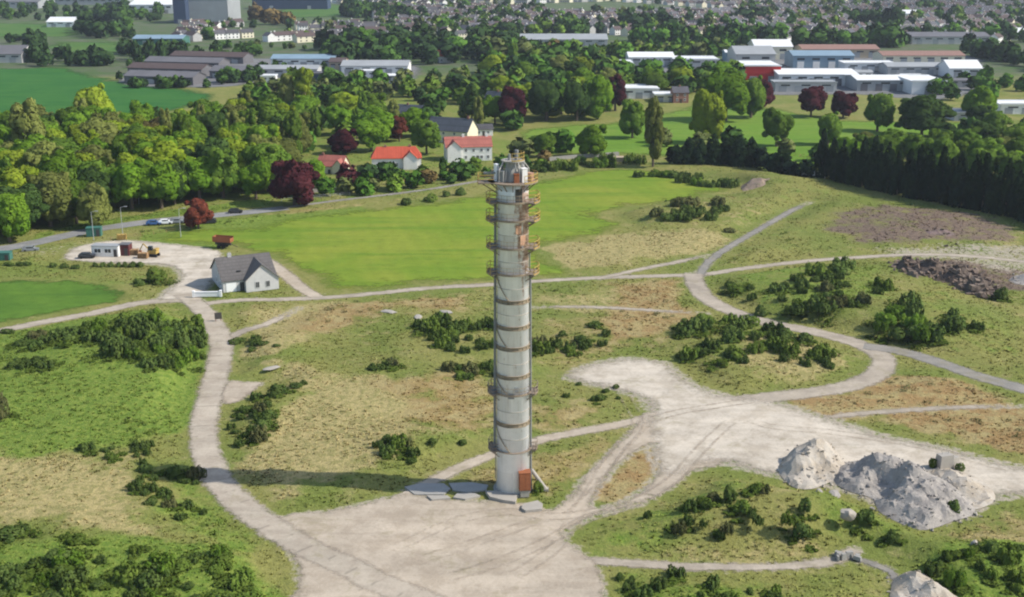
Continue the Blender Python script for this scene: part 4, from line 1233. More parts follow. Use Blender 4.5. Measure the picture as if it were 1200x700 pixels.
# sheds, factories and warehouses
def shed(name, label, px0, px1, py, depth, hgt, wallM, roofM, roof='gable', rz=0.0, doors=0, strip=True, doorM=None, band=None, rise=None, group=None, cat='warehouse', vents=0):
    a, c = G(px0, py), G(px1, py)
    L = (c.x - a.x) / math.cos(rz) if abs(rz) < 1 else (c.x - a.x)
    root = empty(name, (a.x, a.y, 0), rz); tag(root, label, cat, group)
    W = depth
    rise = rise if rise is not None else W * 0.09
    mb = MB()
    if roof == 'gable':
        V, Fc = gable_geo(L, W, hgt, rise); mb.add(V, Fc)
    else:
        mb.box((L / 2, W / 2, hgt / 2), (L, W, hgt))
    mb.build('wall', wallM, root)
    mb = MB()
    if roof == 'gable':
        roof_geo(mb, L, W, hgt, rise, ov=0.5, th=0.3)
    elif roof == 'saw':
        n = max(2, int(L / 14)); s = L / n
        for k in range(n):
            x0 = k * s
            V = [(x0, -0.3, hgt), (x0 + s, -0.3, hgt), (x0 + s, W + 0.3, hgt), (x0, W + 0.3, hgt), (x0 + s * 0.25, -0.3, hgt + rise), (x0 + s * 0.25, W + 0.3, hgt + rise)]
            mb.add(V, [(0, 1, 4), (2, 3, 5), (1, 2, 5, 4), (3, 0, 4, 5), (0, 3, 2, 1)])
    else:
        mb.box((L / 2, W / 2, hgt + 0.2), (L + 0.8, W + 0.8, 0.4))
        for yy in (-0.2, W + 0.2): mb.box((L / 2, yy, hgt + 0.6), (L + 0.8, 0.3, 0.4))
    rf = mb.build('roof', roofM, root)
    for k in range(vents):
        x = L * (k + 0.5) / vents
        m2 = MB(); m2.box((x, W / 2, hgt + rise + 0.5), (3, 2.2, 1.2)); m2.build('roof_vent', M_SHEETG, rf)
    for k in range(doors):
        x = L * (k + 0.5) / doors + 0.6 * math.sin(k * 7)
        m2 = MB(); m2.box((x, -0.03, min(2.2, hgt * 0.35)), (min(4.5, L / doors * 0.5), 0.12, min(4.2, hgt * 0.65))); m2.build('loading_door', doorM or M_SHEETG, root)
    if strip:
        n = max(2, int(L / 9))
        for k in range(min(n, 14)):
            x = L * (k + 0.5) / min(n, 14)
            m2 = MB(); m2.box((x, -0.02, hgt * 0.74), (min(5, L / n * 0.6), 0.08, hgt * 0.16)); m2.build('window', M_DARKG, root)
    if band:
        m2 = MB(); m2.box((L / 2, -0.06, hgt * 0.78), (L + 0.1, 0.14, hgt * 0.42)); m2.build('fascia', band, root)
    return root

shed('factory', 'huge pale grey box factory at the top left with a navy end wall', 219, 268, 27, 60, 25, M_SHEETG, M_SHEETG, 'flat', strip=False, doors=2, cat='factory')
shed('factory_block', 'dark navy tower block attached left of the big grey factory', 204, 218.5, 28, 40, 26, M_NAVY, M_NAVY, 'flat', strip=False, doors=1, cat='factory')
shed('factory', 'long low white-roofed factory left of the navy block', 152, 203, 16, 60, 10, M_SHEETW, M_SHEETW, doors=3, cat='factory')
shed('factory', 'pale long factory on the horizon at the top left corner', 60, 150, 6, 70, 8, M_SHEETG, M_SHEETG, doors=4, cat='factory')
shed('factory', 'grey factory at the very top left edge', -30, 45, 10, 60, 8, M_SHEETG, M_SHEETD, doors=3, cat='factory')
shed('warehouse', 'dark long hall right of the big grey factory', 296, 384, 11, 30, 13, M_NAVY, M_NAVY, 'flat', doors=2, strip=False)
shed('white_shed', 'small white shed beside the far sports pitch', 55, 87, 32, 26, 5, M_SHEETW, M_SHEETW, rise=4, doors=2, cat='shed')
shed('stand', 'teal roofed sports hall between pitch and houses', 156, 214, 53, 24, 5, M_TEAL, M_SHEETB, doors=2, cat='sports hall')
shed('dark_shed', 'dark-roofed shed at the left edge before the deep green field', -20, 26, 74, 26, 6, M_GREYW, M_SHEETD, rise=5, doors=2, cat='shed')
for k, (x0, x1, py, dp, hg, lab) in enumerate([
        (146, 232, 98, 16, 4.5, 'longest dark-roofed depot hall behind the deep green field'),
        (150, 242, 88, 16, 4.5, 'second dark-roofed depot hall in the row by the green field'),
        (170, 262, 80, 16, 4.5, 'third dark-roofed depot hall in the row by the green field'),
        (200, 290, 73, 16, 4.5, 'farthest dark-roofed depot hall in the row by the green field'),
        (246, 300, 92, 16, 4.5, 'dark depot hall at the right end of the row')]):
    shed('depot_hall', lab, x0, x1, py, dp, hg, M_SHEETD, M_SHEETD if k % 2 == 0 else M_BROWNROOF, rise=2.5, doors=4, rz=R(-14), group='dark depot halls')
shed('warehouse', 'long warehouse with pale blue sheet roof left of centre', 318, 392, 80, 22, 6, M_SHEETW, M_SHEETB, doors=5)
shed('warehouse', 'low blue-grey roofed unit before the pale blue warehouse', 300, 372, 91, 18, 5, M_GREYW, M_SHEETG, doors=4)
shed('warehouse', 'brown-roofed unit right of the pale blue warehouse', 386, 404, 84, 20, 6, M_TANW, M_BROWNROOF, doors=2)
shed('warehouse', 'grey-green roofed warehouse with white front, left of centre', 400, 478, 88, 26, 5.5, M_WHITE, M_SHEETG, doors=5)
shed('warehouse', 'small white flat unit before the grey-green warehouse', 420, 442, 93, 10, 4.5, M_WHITE, M_SHEETW, 'flat', doors=2)
shed('school', 'long pale low building left of the park, its front nearly white', 680, 742, 84, 22, 5, M_WHITE, M_SHEETW, 'flat', doors=3, cat='school')
shed('school', 'white-roofed hall in the middle of the low pale buildings', 737, 790, 78, 26, 6, M_WHITE, M_SHEETW, doors=3, cat='school')
shed('school', 'grey-fronted low building at the right of the pale buildings', 790, 842, 80, 22, 5.5, M_GREYW, M_SHEETW, 'flat', doors=3, cat='school')
shed('school', 'pale flat-roofed block facing the park', 724, 772, 116, 18, 5, M_WHITE, M_SHEETW, 'flat', doors=3, cat='school')
shed('school', 'cream low block beside the brick house', 768, 792, 120, 12, 3.6, M_CREAM, M_SHEETW, 'flat', doors=2, cat='school')
shed('warehouse', 'grey arched-roof warehouse with pale front, left of the blue unit', 862, 908, 80, 34, 9, M_GREYW, M_SHEETG, rise=4, doors=3)
shed('warehouse', 'white warehouse with cream gable end behind the red cladding', 884, 928, 70, 26, 9, M_CREAM, M_SHEETW, rise=4, doors=2)
shed('factory', 'long factory with bright red cladding along its left end', 872, 914, 98, 30, 10, M_SHEETR, M_SHEETW, 'flat', strip=False, doors=2, band=M_SHEETR, doorM=M_SHEETG, cat='factory')
shed('factory', 'long white-roofed factory running right from the red cladding', 912, 1005, 101, 34, 6.5, M_SHEETW, M_SHEETW, rise=1.6, doors=6, doorM=M_SHEETD, cat='factory')
shed('factory', 'white-roofed factory wing with dark front at the right end', 1004, 1070, 107, 26, 6, M_SHEETG, M_SHEETW, rise=1.5, doors=4, doorM=M_SHEETD, cat='factory')
shed('factory', 'white blank block ending the long factory on the right', 1068, 1108, 111, 30, 7, M_SHEETW, M_SHEETW, 'flat', strip=False, doors=1, cat='factory')
shed('factory_annex', 'grey flat annex in front of the red-ended factory', 908, 980, 108, 12, 5, M_GREYW, M_SHEETG, 'flat', doors=4, cat='factory')
shed('warehouse', 'blue-clad unit with white doors in the industrial estate', 929, 1000, 80, 26, 8, M_SHEETB, M_SHEETB, doors=4, doorM=M_WHITE)
shed('warehouse', 'white narrow unit between the blue unit and the long factory', 990, 1050, 84, 16, 5, M_SHEETW, M_SHEETW, 'flat', doors=4)
shed('warehouse', 'long terracotta-roofed range behind the blue unit', 940, 1030, 68, 26, 6, M_TANW, M_TANROOF, doors=5)
shed('warehouse', 'long terracotta-roofed range farther right in the estate', 1034, 1130, 76, 24, 6, M_CREAM, M_TANROOF, doors=6)
shed('warehouse', 'grey long shed in front of the terracotta range', 1040, 1110, 88, 20, 5, M_GREYW, M_SHEETG, doors=5)
shed('warehouse', 'white barrel-roofed unit at the right end of the estate', 1112, 1150, 92, 22, 6, M_SHEETW, M_SHEETW, rise=4, doors=2)
shed('warehouse', 'large white-roofed store at the right edge of the town', 1160, 1215, 47, 34, 6, M_GREYW, M_SHEETW, doors=3)
shed('warehouse', 'pale store on the skyline right of centre', 1040, 1080, 24, 34, 7, M_WHITE, M_SHEETW, doors=3)
shed('warehouse', 'dark wide store among the trees at the right', 1068, 1160, 52, 30, 6, M_GREYW, M_SHEETD, doors=5)
shed('warehouse', 'white low unit beside the road at the right edge', 1172, 1230, 134, 14, 4.5, M_WHITE, M_SHEETW, 'flat', doors=3)
shed('warehouse', 'grey low unit beside the park at the right edge', 1118, 1172, 142, 14, 3.5, M_GREYW, M_SHEETG, 'flat', doors=3)
shed('warehouse', 'wide grey-roofed estate hall right of the tower in the far town', 610, 712, 54, 36, 5, M_GREYW, M_SHEETG, doors=5)

for i, (x0, x1, py, dp, hg, wm, rm, lb) in enumerate([
    (1002, 1022, 93, 10, 4, M_WHITE, M_SHEETG, 'small grey-roofed unit behind the long white factory'),
    (1060, 1084, 98, 10, 4, M_TANW, M_SHEETW, 'small white-roofed tan unit behind the factory wing'),
    (1112, 1136, 103, 9, 4, M_GREYW, M_SHEETD, 'small dark unit right of the white blank block'),
    (944, 962, 91, 9, 4, M_CREAM, M_BROWNROOF, 'small brown-roofed unit between blue unit and factory'),
    (850, 866, 72, 14, 6, M_SHEETB, M_SHEETW, 'pale blue unit left of the arched warehouse'),
    (306, 322, 98, 9, 4, M_WHITE, M_SHEETW, 'small white unit at the left of the warehouses'),
    (336, 352, 98, 9, 4, M_SHEETB, M_SHEETG, 'small blue unit in front of the warehouses'),
    (358, 384, 97, 9, 5, M_NAVY, M_SHEETD, 'small navy unit in front of the warehouses'),
    (446, 480, 96, 8, 3.5, M_WHITE, M_SHEETW, 'low white unit at the right of the warehouses')]):
    shed('small_unit', lb, x0, x1, py, dp, hg, wm, rm, 'flat' if i % 2 else 'gable', doors=2)
# ------------------------------------------------------------------ foliage meshes
def crown_arrays(seed, shape, nleaf, leaf, flat_jit=0.75):
    """leaf-clump quads over many lobes; reference tree 10 m tall and 8 m wide"""
    r = np.random.RandomState(seed)
    blobs = []
    if shape == 'round':
        for k in range(26):
            u = r.normal(size=3); u /= np.linalg.norm(u)
            if u[2] < -0.8: u[2] *= -0.6
            q = r.uniform(0.45, 0.90)
            blobs.append((u[0] * 3.1 * q, u[1] * 3.1 * q, 4.7 + u[2] * 4.1 * q, r.uniform(0.85, 1.75)))
        ox, oy = r.uniform(-.7, .7, 2)
        blobs = [(x + ox * (z - 3) * .25, y + oy * (z - 3) * .25, z, q) for x, y, z, q in blobs]
        for k in range(7):
            a_ = r.uniform(0, 6.28); z = r.uniform(2.0, 8.6); rr = r.uniform(2.6, 3.7) * math.sqrt(max(.15, 1 - ((z - 4.8) / 5.2) ** 2))
            blobs.append((rr * math.cos(a_), rr * math.sin(a_), z, r.uniform(.45, .85)))
        blobs.append((ox * .5, oy * .5, 5.0, 2.5))
    elif shape == 'tall':
        for k in range(24):
            z = r.uniform(2.2, 9.3); rr = 2.7 * math.sqrt(max(0.05, 1 - ((z - 5.2) / 4.8) ** 2)); a = r.uniform(0, 6.28)
            blobs.append((rr * 0.55 * math.cos(a), rr * 0.55 * math.sin(a), z, r.uniform(0.8, 1.4) * (1.15 - 0.05 * z)))
    elif shape == 'cone':
        for k in range(40):
            z = 1.0 + 8.4 * r.uniform() ** 0.9; rr = 3.2 * (1 - (z - 0.6) / 9.8); a = r.uniform(0, 6.28)
            blobs.append((rr * 0.72 * math.cos(a), rr * 0.72 * math.sin(a), z, 0.35 + rr * 0.40))
        blobs.append((0, 0, 9.4, 0.45))
    elif shape == 'column':
        for k in range(44):
            z = r.uniform(0.4, 9.4); rr = 3.0 * (1 - max(0, z - 3.8) / 6.4); a = r.uniform(0, 6.28)
            blobs.append((rr * 0.66 * math.cos(a), rr * 0.66 * math.sin(a), z, 0.38 + rr * 0.36))
        blobs.append((0, 0, 9.5, 0.35))
    elif shape == 'bush':                       # reference bush 2 m tall, 3 m wide
        for k in range(11):
            a = r.uniform(0, 6.28); q = r.uniform(0.1, 1.0)
            blobs.append((q * 1.0 * math.cos(a), q * 1.0 * math.sin(a), r.uniform(0.35, 1.0) * (1.25 - 0.6 * q), r.uniform(0.4, 0.72)))
    elif shape == 'mat':                        # low spreading thicket, 1.2 m tall, 4 m wide
        for k in range(16):
            a = r.uniform(0, 6.28); q = math.sqrt(r.uniform(0, 1))
            blobs.append((q * 1.6 * math.cos(a), q * 1.6 * math.sin(a), r.uniform(0.1, 0.5), r.uniform(0.35, 0.62)))
    Bc = np.array([b_[:3] for b_ in blobs]); Br = np.array([b_[3] for b_ in blobs])
    tint_b = r.uniform(0, 1, len(blobs))
    pr = Br ** 2 / (Br ** 2).sum()
    N = nleaf * 4
    bi = r.choice(len(blobs), N, p=pr)
    u = r.normal(size=(N, 3)); u /= np.linalg.norm(u, axis=1)[:, None]
    rad_ = Br[bi] * r.uniform(0.82, 1.12, N)
    P = Bc[bi] + u * rad_[:, None]
    D = np.linalg.norm(P[:, None, :] - Bc[None], axis=2) / Br[None]
    D[np.arange(N), bi] = 9
    ok = (D.min(1) > 0.80) & (P[:, 2] > 0.02)
    idx = np.where(ok)[0][:nleaf]
    P, u, bi = P[idx], u[idx], bi[idx]
    n = len(P)
    nrm = u + r.normal(size=(n, 3)) * flat_jit * 0.5; nrm[:, 2] += 0.15
    nrm /= np.linalg.norm(nrm, axis=1)[:, None]
    t = np.cross(nrm, r.normal(size=(n, 3))); t /= np.linalg.norm(t, axis=1)[:, None]
    b2 = np.cross(nrm, t)
    s = leaf * r.uniform(0.55, 1.35, n)[:, None]
    k = r.uniform(0.45, 1.0, (4, n, 1))
    V = np.stack([P + (t * k[0] + b2 * 0.25 * k[1]) * s, P + (b2 * k[1] - t * .2) * s, P - (t * k[2] + b2 * .2) * s, P - (b2 * k[3] - t * .25) * s], 1)
    V = V + nrm[:, None, :] * (r.uniform(-.25, .25, (n, 4, 1)) * s[:, None, :])
    V = V.reshape(-1, 3)
    V[:, 2] = np.maximum(V[:, 2], 0.0)
    Fq = np.arange(n * 4).reshape(n, 4)
    tint = np.clip(tint_b[bi] * 0.6 + r.uniform(-.15, .45, n), 0, 1)
    up = np.array([0, 0, 1.0])
    nn = u * 0.75 + up * 0.45 + nrm * 0.35
    nn /= np.linalg.norm(nn, axis=1)[:, None]
    return V, Fq, np.repeat(tint, 4), np.repeat(nn, 4, 0)

def leaf_mesh(name, V, Fq, tint, nrm, mat):
    me = bpy.data.meshes.new(name)
    me.vertices.add(len(V)); me.vertices.foreach_set('co', V.astype(np.float32).ravel())
    me.loops.add(Fq.size); me.loops.foreach_set('vertex_index', Fq.ravel().astype(np.int32))
    me.polygons.add(len(Fq)); me.polygons.foreach_set('loop_start', (np.arange(len(Fq)) * 4).astype(np.int32))
    a = me.attributes.new('tint', 'FLOAT', 'POINT'); a.data.foreach_set('value', tint.astype(np.float32))
    me.materials.append(mat); me.update(calc_edges=True)
    if nrm is not None:                       # leaves share the light of their lobe
        me.polygons.foreach_set('use_smooth', np.ones(len(Fq), bool))
        me.normals_split_custom_set_from_vertices([tuple(q) for q in nrm])
    return me

NLEAF = dict(round=(6500, 0.36), tall=(4500, 0.31), cone=(3500, 0.34), column=(4000, 0.36), bush=(620, 0.19), mat=(700, 0.20))
NVAR = dict(round=8, tall=4, cone=3, column=5, bush=7, mat=6)
_arr, _mesh = {}, {}
def get_arr(shape, k):
    if (shape, k) not in _arr:
        n, lf = NLEAF[shape]
        _arr[shape, k] = crown_arrays(100 + k * 13 + len(shape) * 7, shape, n, lf)
    return _arr[shape, k]
def get_mesh(shape, k, mat):
    key = (shape, k, mat)
    if key not in _mesh:
        _mesh[key] = leaf_mesh('crown' if shape not in ('bush', 'mat') else 'bush', *get_arr(shape, k), LEAF[mat])
    return _mesh[key]

def trunk_mesh(seed, shape):
    r = random.Random(seed); mb = MB()
    if shape in ('cone', 'column'):
        mb.tube((0, 0, -0.3), (0.05, 0, 8.6), 0.26, 0.05, 7)
    else:
        mb.tube((0, 0, -0.3), (0.1, 0.05, 2.6), 0.36, 0.27, 8)
        mb.tube((0.1, 0.05, 2.6), (0.15, -0.1, 6.4), 0.27, 0.10, 7)
        for k in range(5):
            a = k * 1.25 + r.uniform(-.3, .3); z = r.uniform(2.2, 4.2); L = r.uniform(1.8, 2.8)
            m_ = (0.1 + L * 0.5 * math.cos(a), L * 0.5 * math.sin(a), z + 1.0)
            mb.tube((0.1, 0.05, z), m_, 0.15, 0.10, 6)
            mb.tube(m_, (0.1 + L * math.cos(a), L * math.sin(a), z + 2.4), 0.10, 0.04, 5)
    o = mb.build('trunk', M_BARK, link=False)
    me = o.data; bpy.data.objects.remove(o)
    return me
TRUNK = {s: [trunk_mesh(i * 5 + len(s), s) for i in range(2)] for s in ('round', 'tall', 'cone', 'column')}

TREES = []   # shape, leaf, x, y, height, width, name, label, group
def tree_px(shape, leaf, px, py, hpx, wpx, label, name=None, group=None):
    q = G(px, py); s = scale_at(py)
    TREES.append((shape, leaf, q.x, q.y, hpx / s * 1.06, wpx / s, name or ('conifer_tree' if shape in ('cone', 'column') else 'broadleaf_tree'), label, group))

# trees one would pick out in the photo
for t in [
    ('round', 'copper', 345, 241, 58, 54, 'big dark purple copper beech beside the cream cottage', 'copper_beech'),
    ('round', 'rust', 233, 268, 34, 32, 'small round rust-red tree standing alone by the road', 'copper_tree'),
    ('round', 'copper', 601, 147, 48, 40, 'copper beech standing left of a black-green tree in the centre', 'copper_beech'),
    ('tall', 'copper', 721, 130, 38, 30, 'narrow copper beech left of the pale flat school block', 'copper_beech'),
    ('round', 'copper', 890, 128, 32, 36, 'copper beech in front of the red-clad factory', 'copper_beech'),
    ('round', 'copper', 950, 137, 36, 36, 'copper beech right of the red-clad factory, on the park lawn', 'copper_beech'),
    ('round', 'copper', 988, 138, 30, 34, 'reddish copper beech, farthest right of the park', 'copper_beech'),
    ('round', 'copper', 402, 182, 30, 36, 'wine-red tree above the cream cottage', 'copper_tree'),
    ('tall', 'rust', 468, 166, 28, 26, 'rusty brown tree behind the orange-roofed house', 'copper_tree'),
    ('round', 'copper', 410, 218, 24, 26, 'small dark red shrub tree right of the cream cottage', 'copper_tree'),
    ('round', 'dark', 640, 142, 52, 44, 'broad black-green tree right of the central copper beech', None),
    ('cone', 'dark', 553, 140, 40, 28, 'dark pointed conifer behind the slate house', None),
    ('round', 'dark', 676, 142, 50, 32, 'dark green tree between the black-green tree and a lime one', None),
    ('round', 'bright', 700, 140, 48, 34, 'bright green round tree right of the dark pair in the centre', None),
    ('round', 'bright', 692, 184, 38, 38, 'bright green bushy tree at the corner of the pasture hedge', None),
    ('round', 'mid', 741, 162, 46, 34, 'mid green tree casting a long shadow on the park lawn', None),
    ('tall', 'olive', 765, 196, 78, 26, 'tall thin pale olive poplar at the end of the pasture hedge', 'poplar_tree'),
    ('round', 'lime', 828, 168, 62, 46, 'large yellow-green tree in the middle of the park lawn', None),
    ('round', 'bright', 850, 142, 60, 62, 'broad bright green tree behind the yellow-green park tree', None),
    ('round', 'mid', 880, 138, 50, 36, 'mid green tree between the park and the red-clad factory', None),
    ('round', 'mid', 910, 172, 46, 38, 'dark-sided tree on the lawn before the conifer hedge', None),
    ('round', 'mid', 970, 170, 40, 30, 'oval green tree on the lawn right of the hedge gap', None),
    ('round', 'mid', 1028, 154, 48, 36, 'tall mid green tree behind the conifer hedge', None),
    ('round', 'dark', 1080, 160, 48, 64, 'wide dark green tree mass right of the park', None),
    ('round', 'bright', 1145, 140, 36, 40, 'bright green tree by the road at the right', None),
    ('tall', 'lime', 358, 134, 52, 30, 'tall yellow-green tree above the left woodland', None),
    ('tall', 'olive', 338, 134, 44, 22, 'slim olive tree beside the tall yellow-green tree', None),
    ('round', 'bright', 155, 246, 60, 58, 'vivid green dome-shaped tree at the front of the left woodland', None),
    ('round', 'lime', 112, 164, 66, 56, 'tall yellow-green dome rising over the left woodland', None),
    ('tall', 'olive', 38, 210, 88, 46, 'tall pale olive tree at the left of the woodland', None),
    ('round', 'olive', 112, 268, 50, 42, 'olive tree beside the road at the woodland corner', None),
    ('round', 'bright', 12, 284, 62, 52, 'bright green tree at the left edge by the road', None),
    ('round', 'olive', 60, 266, 70, 60, 'broad dull olive tree at the front of the woodland', None),
    ('round', 'mid', 90, 262, 52, 44, 'mid green tree right of the broad olive tree', None),
    ('round', 'dark', 205, 240, 56, 38, 'dark tall tree at the woodland edge before the rust-red tree', None),
    ('round', 'mid', 262, 234, 60, 46, 'rounded mid green tree at the woodland edge, middle', None),
    ('round', 'bright', 300, 234, 48, 40, 'bright green tree left of the dark copper beech', None),
    ('round', 'bright', 368, 222, 34, 32, 'bright garden tree between copper beech and cottage', None),
    ('round', 'mid', 500, 182, 40, 36, 'bushy green tree between the orange and the white house', None),
    ('round', 'bright', 435, 178, 48, 52, 'large bright green tree above the orange-roofed house', None),
    ('round', 'mid', 505, 150, 24, 26, 'small green tree between the two dark slate houses', None),
    ('round', 'mid', 455, 210, 22, 26, 'small round garden tree before the orange-roofed house', None),
    ('round', 'dark', 430, 214, 24, 22, 'dark garden tree left of the orange-roofed house', None),
    ('tall', 'lime', 465, 222, 22, 16, 'slim yellow-green garden tree by the pasture edge', None),
    ('round', 'mid', 535, 206, 18, 24, 'rounded garden bush tree before the white house', None),
    ('round', 'olive', 610, 186, 24, 30, 'olive tree behind the tower top', None),
    ('round', 'mid', 635, 184, 30, 34, 'green tree right of the tower top', None),
    ('round', 'bright', 660, 178, 26, 30, 'yellowish green tree left of the pasture corner tree', None),
    ('round', 'dark', 180, 152, 28, 22, 'small dark tree at the top of the left woodland', None),
    ('round', 'bronze', 105, 208, 36, 40, 'bronze-brown tree among the green of the left woodland', None),
    ('round', 'bronze', 300, 26, 20, 20, 'orange-brown tree by the far factory, left one', None),
    ('round', 'bronze', 320, 29, 20, 24, 'orange-brown tree by the far factory, right one', None),
    ('round', 'bronze', 338, 30, 17, 16, 'paler orange-brown tree right of its two neighbours', None),
    ('round', 'dark', 40, 66, 26, 26, 'black-green tree at the left before the sports pitch', None),
]:
    tree_px(*t[:7], name=t[7])

def taken(x, y, d):
    return any((x - t[2]) ** 2 + (y - t[3]) ** 2 < (d * 0.5 + t[5] * 0.32) ** 2 for t in TREES)

def fill(poly_px, spacing, hr, kinds, label, group, n_try=4000, seed=0, excl=(), wr=(0.75, 1.0)):
    P = GN(poly_px); lo, hi = P.min(0), P.max(0); r = random.Random(seed)
    cand = np.random.RandomState(seed).uniform(lo, hi, (n_try, 2))
    ok = sdf_poly(P, cand[:, 0], cand[:, 1]) < 0
    for e in excl: ok &= sdf_poly(GN(e), cand[:, 0], cand[:, 1]) > 2
    pts = []
    for x, y in cand[ok]:
        if any((x - a) ** 2 + (y - c) ** 2 < spacing ** 2 for a, c in pts) or taken(x, y, spacing * 0.6): continue
        pts.append((x, y))
        k = r.choices(kinds, [q[2] for q in kinds])[0]
        h = r.uniform(*hr) * (1.0 if k[0] != 'tall' else 1.1)
        wd = min(max(spacing * 1.25, h * r.uniform(*wr)), h * 1.08) if k[0] == 'round' else h * r.uniform(0.32, 0.5)
        TREES.append((k[0], k[1], x, y, h, wd, 'conifer_tree' if k[0] in ('cone', 'column') else 'broadleaf_tree', label[k[1]] if isinstance(label, dict) else label, (group + ', ' + k[1] + ' green') if group else None))
KW = [('round', 'bright', 4), ('round', 'mid', 3.5), ('round', 'lime', 3.5), ('round', 'olive', 2), ('round', 'dark', 0.9), ('tall', 'olive', 0.8), ('tall', 'mid', .6), ('round', 'bronze', .25)]
def lab(place): return {k: '%s tree %s' % (w_, place) for k, w_ in dict(bright='bright green', mid='mid green', lime='yellow-green', olive='dull olive', dark='dark green', bronze='bronze-leaved', conifer='dark conifer', copper='copper-leaved').items()}
HOUSES_EX = [[(362, 208), (420, 208), (420, 176), (362, 176)], [(425, 205), (505, 205), (505, 170), (425, 170)], [(515, 200), (600, 200), (600, 155), (515, 155)],
             [(495, 170), (555, 170), (555, 135), (495, 135)], [(450, 150), (500, 150), (500, 122), (450, 122)], [(560, 132), (590, 132), (590, 118), (560, 118)]]
fill([(-70, 283), (-10, 281), (35, 272), (95, 262), (150, 246), (195, 246), (240, 235), (300, 231), (325, 224), (325, 200), (250, 195), (120, 205), (-70, 215)], 9.5, (14, 19), KW, lab('in the front woodland by the road'), 'front woodland trees', seed=3)
fill([(-70, 214), (120, 204), (250, 194), (330, 198), (350, 190), (340, 150), (250, 160), (140, 164), (-70, 164)], 9.5, (12, 18), KW, lab('in the back rows of the woodland'), 'back woodland trees', seed=4)
fill([(330, 205), (360, 190), (430, 172), (500, 160), (560, 160), (600, 160), (610, 150), (560, 140), (480, 130), (340, 138)], 11.5, (9, 14), KW, lab('in the gardens behind the houses'), 'garden trees', seed=5, excl=HOUSES_EX)
fill([(270, 122), (330, 104), (480, 96), (560, 90), (600, 84), (640, 120), (600, 128), (500, 118), (420, 122), (330, 136)], 13, (7, 12), [('round', 'lime', 3), ('round', 'mid', 2), ('round', 'olive', 3), ('round', 'bright', 2), ('round', 'dark', 1)], lab('in the scrubby belt behind the gardens'), 'scrub belt trees', seed=6, excl=HOUSES_EX)
fill([(570, 90), (720, 90), (720, 112), (700, 138), (600, 138)], 14, (10, 16), KW, lab('in the grove behind the central beech'), 'central grove trees', seed=7)
fill([(700, 92), (860, 94), (862, 112), (800, 112), (705, 110)], 13, (10, 15), [('round', 'bright', 3), ('round', 'mid', 3), ('round', 'lime', 1)], lab('between the pale school buildings'), 'school trees', seed=8)
fill([(380, 56), (560, 52), (600, 60), (590, 74), (480, 76), (390, 78)], 17, (12, 18), [('round', 'dark', 5), ('round', 'mid', 2), ('round', 'bright', 1)], lab('in the dark belt behind the warehouse'), 'dark belt trees', seed=9)
fill([(560, 55), (700, 72), (690, 88), (580, 90)], 15, (11, 17), KW, lab('in the belt right of the warehouse'), 'belt trees', seed=10)
fill([(335, 240), (440, 228), (520, 217), (600, 204), (640, 196), (640, 188), (590, 192), (500, 206), (430, 213), (340, 231)], 7, (3, 6.5), KW, lab('along the garden lane by the pasture'), 'garden edge trees', seed=21, excl=HOUSES_EX)
# the black conifer hedge on the right, tree by tree
hedge = resample(GN([(962, 213), (1000, 219), (1050, 229), (1100, 239), (1150, 250), (1205, 262), (1260, 275)]), 3.5, curve=False)
for i, (x, y) in enumerate(hedge):
    TREES.append(('column', 'conifer', x + random.uniform(-.5, .5), y + random.uniform(-.5, .5), random.uniform(14, 18), random.uniform(4.8, 6.4), 'conifer_tree', 'dark conifer in the long right hedge', 'conifers of the right hedge'))
hedge2 = resample(GN([(792, 193), (820, 193), (850, 193), (880, 195), (905, 201), (925, 210), (942, 214)]), 4.2, curve=False)
for i, (x, y) in enumerate(hedge2):
    TREES.append(('column', 'conifer', x, y + random.uniform(-.8, .8), random.uniform(7.5, 11.5), random.uniform(5.5, 7), 'conifer_tree', 'dark conifer in the shorter left hedge', 'conifers of the left hedge'))
fill([(985, 196), (1060, 196), (1140, 210), (1215, 225), (1300, 240), (1300, 222), (1200, 196), (1100, 186), (1000, 184)], 9, (10, 14), [('round', 'mid', 4), ('round', 'bright', 1), ('round', 'olive', 1)], lab('behind the long conifer hedge'), 'trees behind the hedge', seed=12)
fill([(1100, 178), (1220, 192), (1260, 170), (1150, 152), (1110, 160)], 14, (8, 13), [('round', 'mid', 4), ('round', 'dark', 2)], lab('by the grey units at far right'), 'right edge trees', seed=13)
fill([(765, 176), (860, 182), (960, 190), (960, 184), (860, 172), (770, 168)], 16, (6, 9), [('round', 'mid', 3), ('round', 'olive', 2)], lab('behind the shorter conifer hedge'), 'lawn trees', seed=14)
fill([(40, 78), (125, 79), (125, 72), (40, 70)], 14, (9, 15), [('column', 'dark', 3), ('round', 'dark', 2)], lab('in the dark line before the pitch'), 'dark line trees', seed=15)
fill([(155, 74), (190, 73), (190, 68), (155, 69)], 9, (13, 16), [('column', 'dark', 1)], 'dark upright tree beside the sports hall', 'dark clump trees', seed=16)
fill([(85, 44), (155, 46), (150, 38), (90, 36)], 20, (10, 16), [('round', 'dark', 3), ('round', 'mid', 1)], lab('between the two far sports pitches'), 'pitch trees', seed=17)
fill([(1085, 118), (1300, 118), (1300, 98), (1150, 96), (1100, 104)], 18, (7, 11), [('round', 'mid', 2), ('round', 'bright', 3)], lab('right of the white factory'), 'factory trees', seed=18)

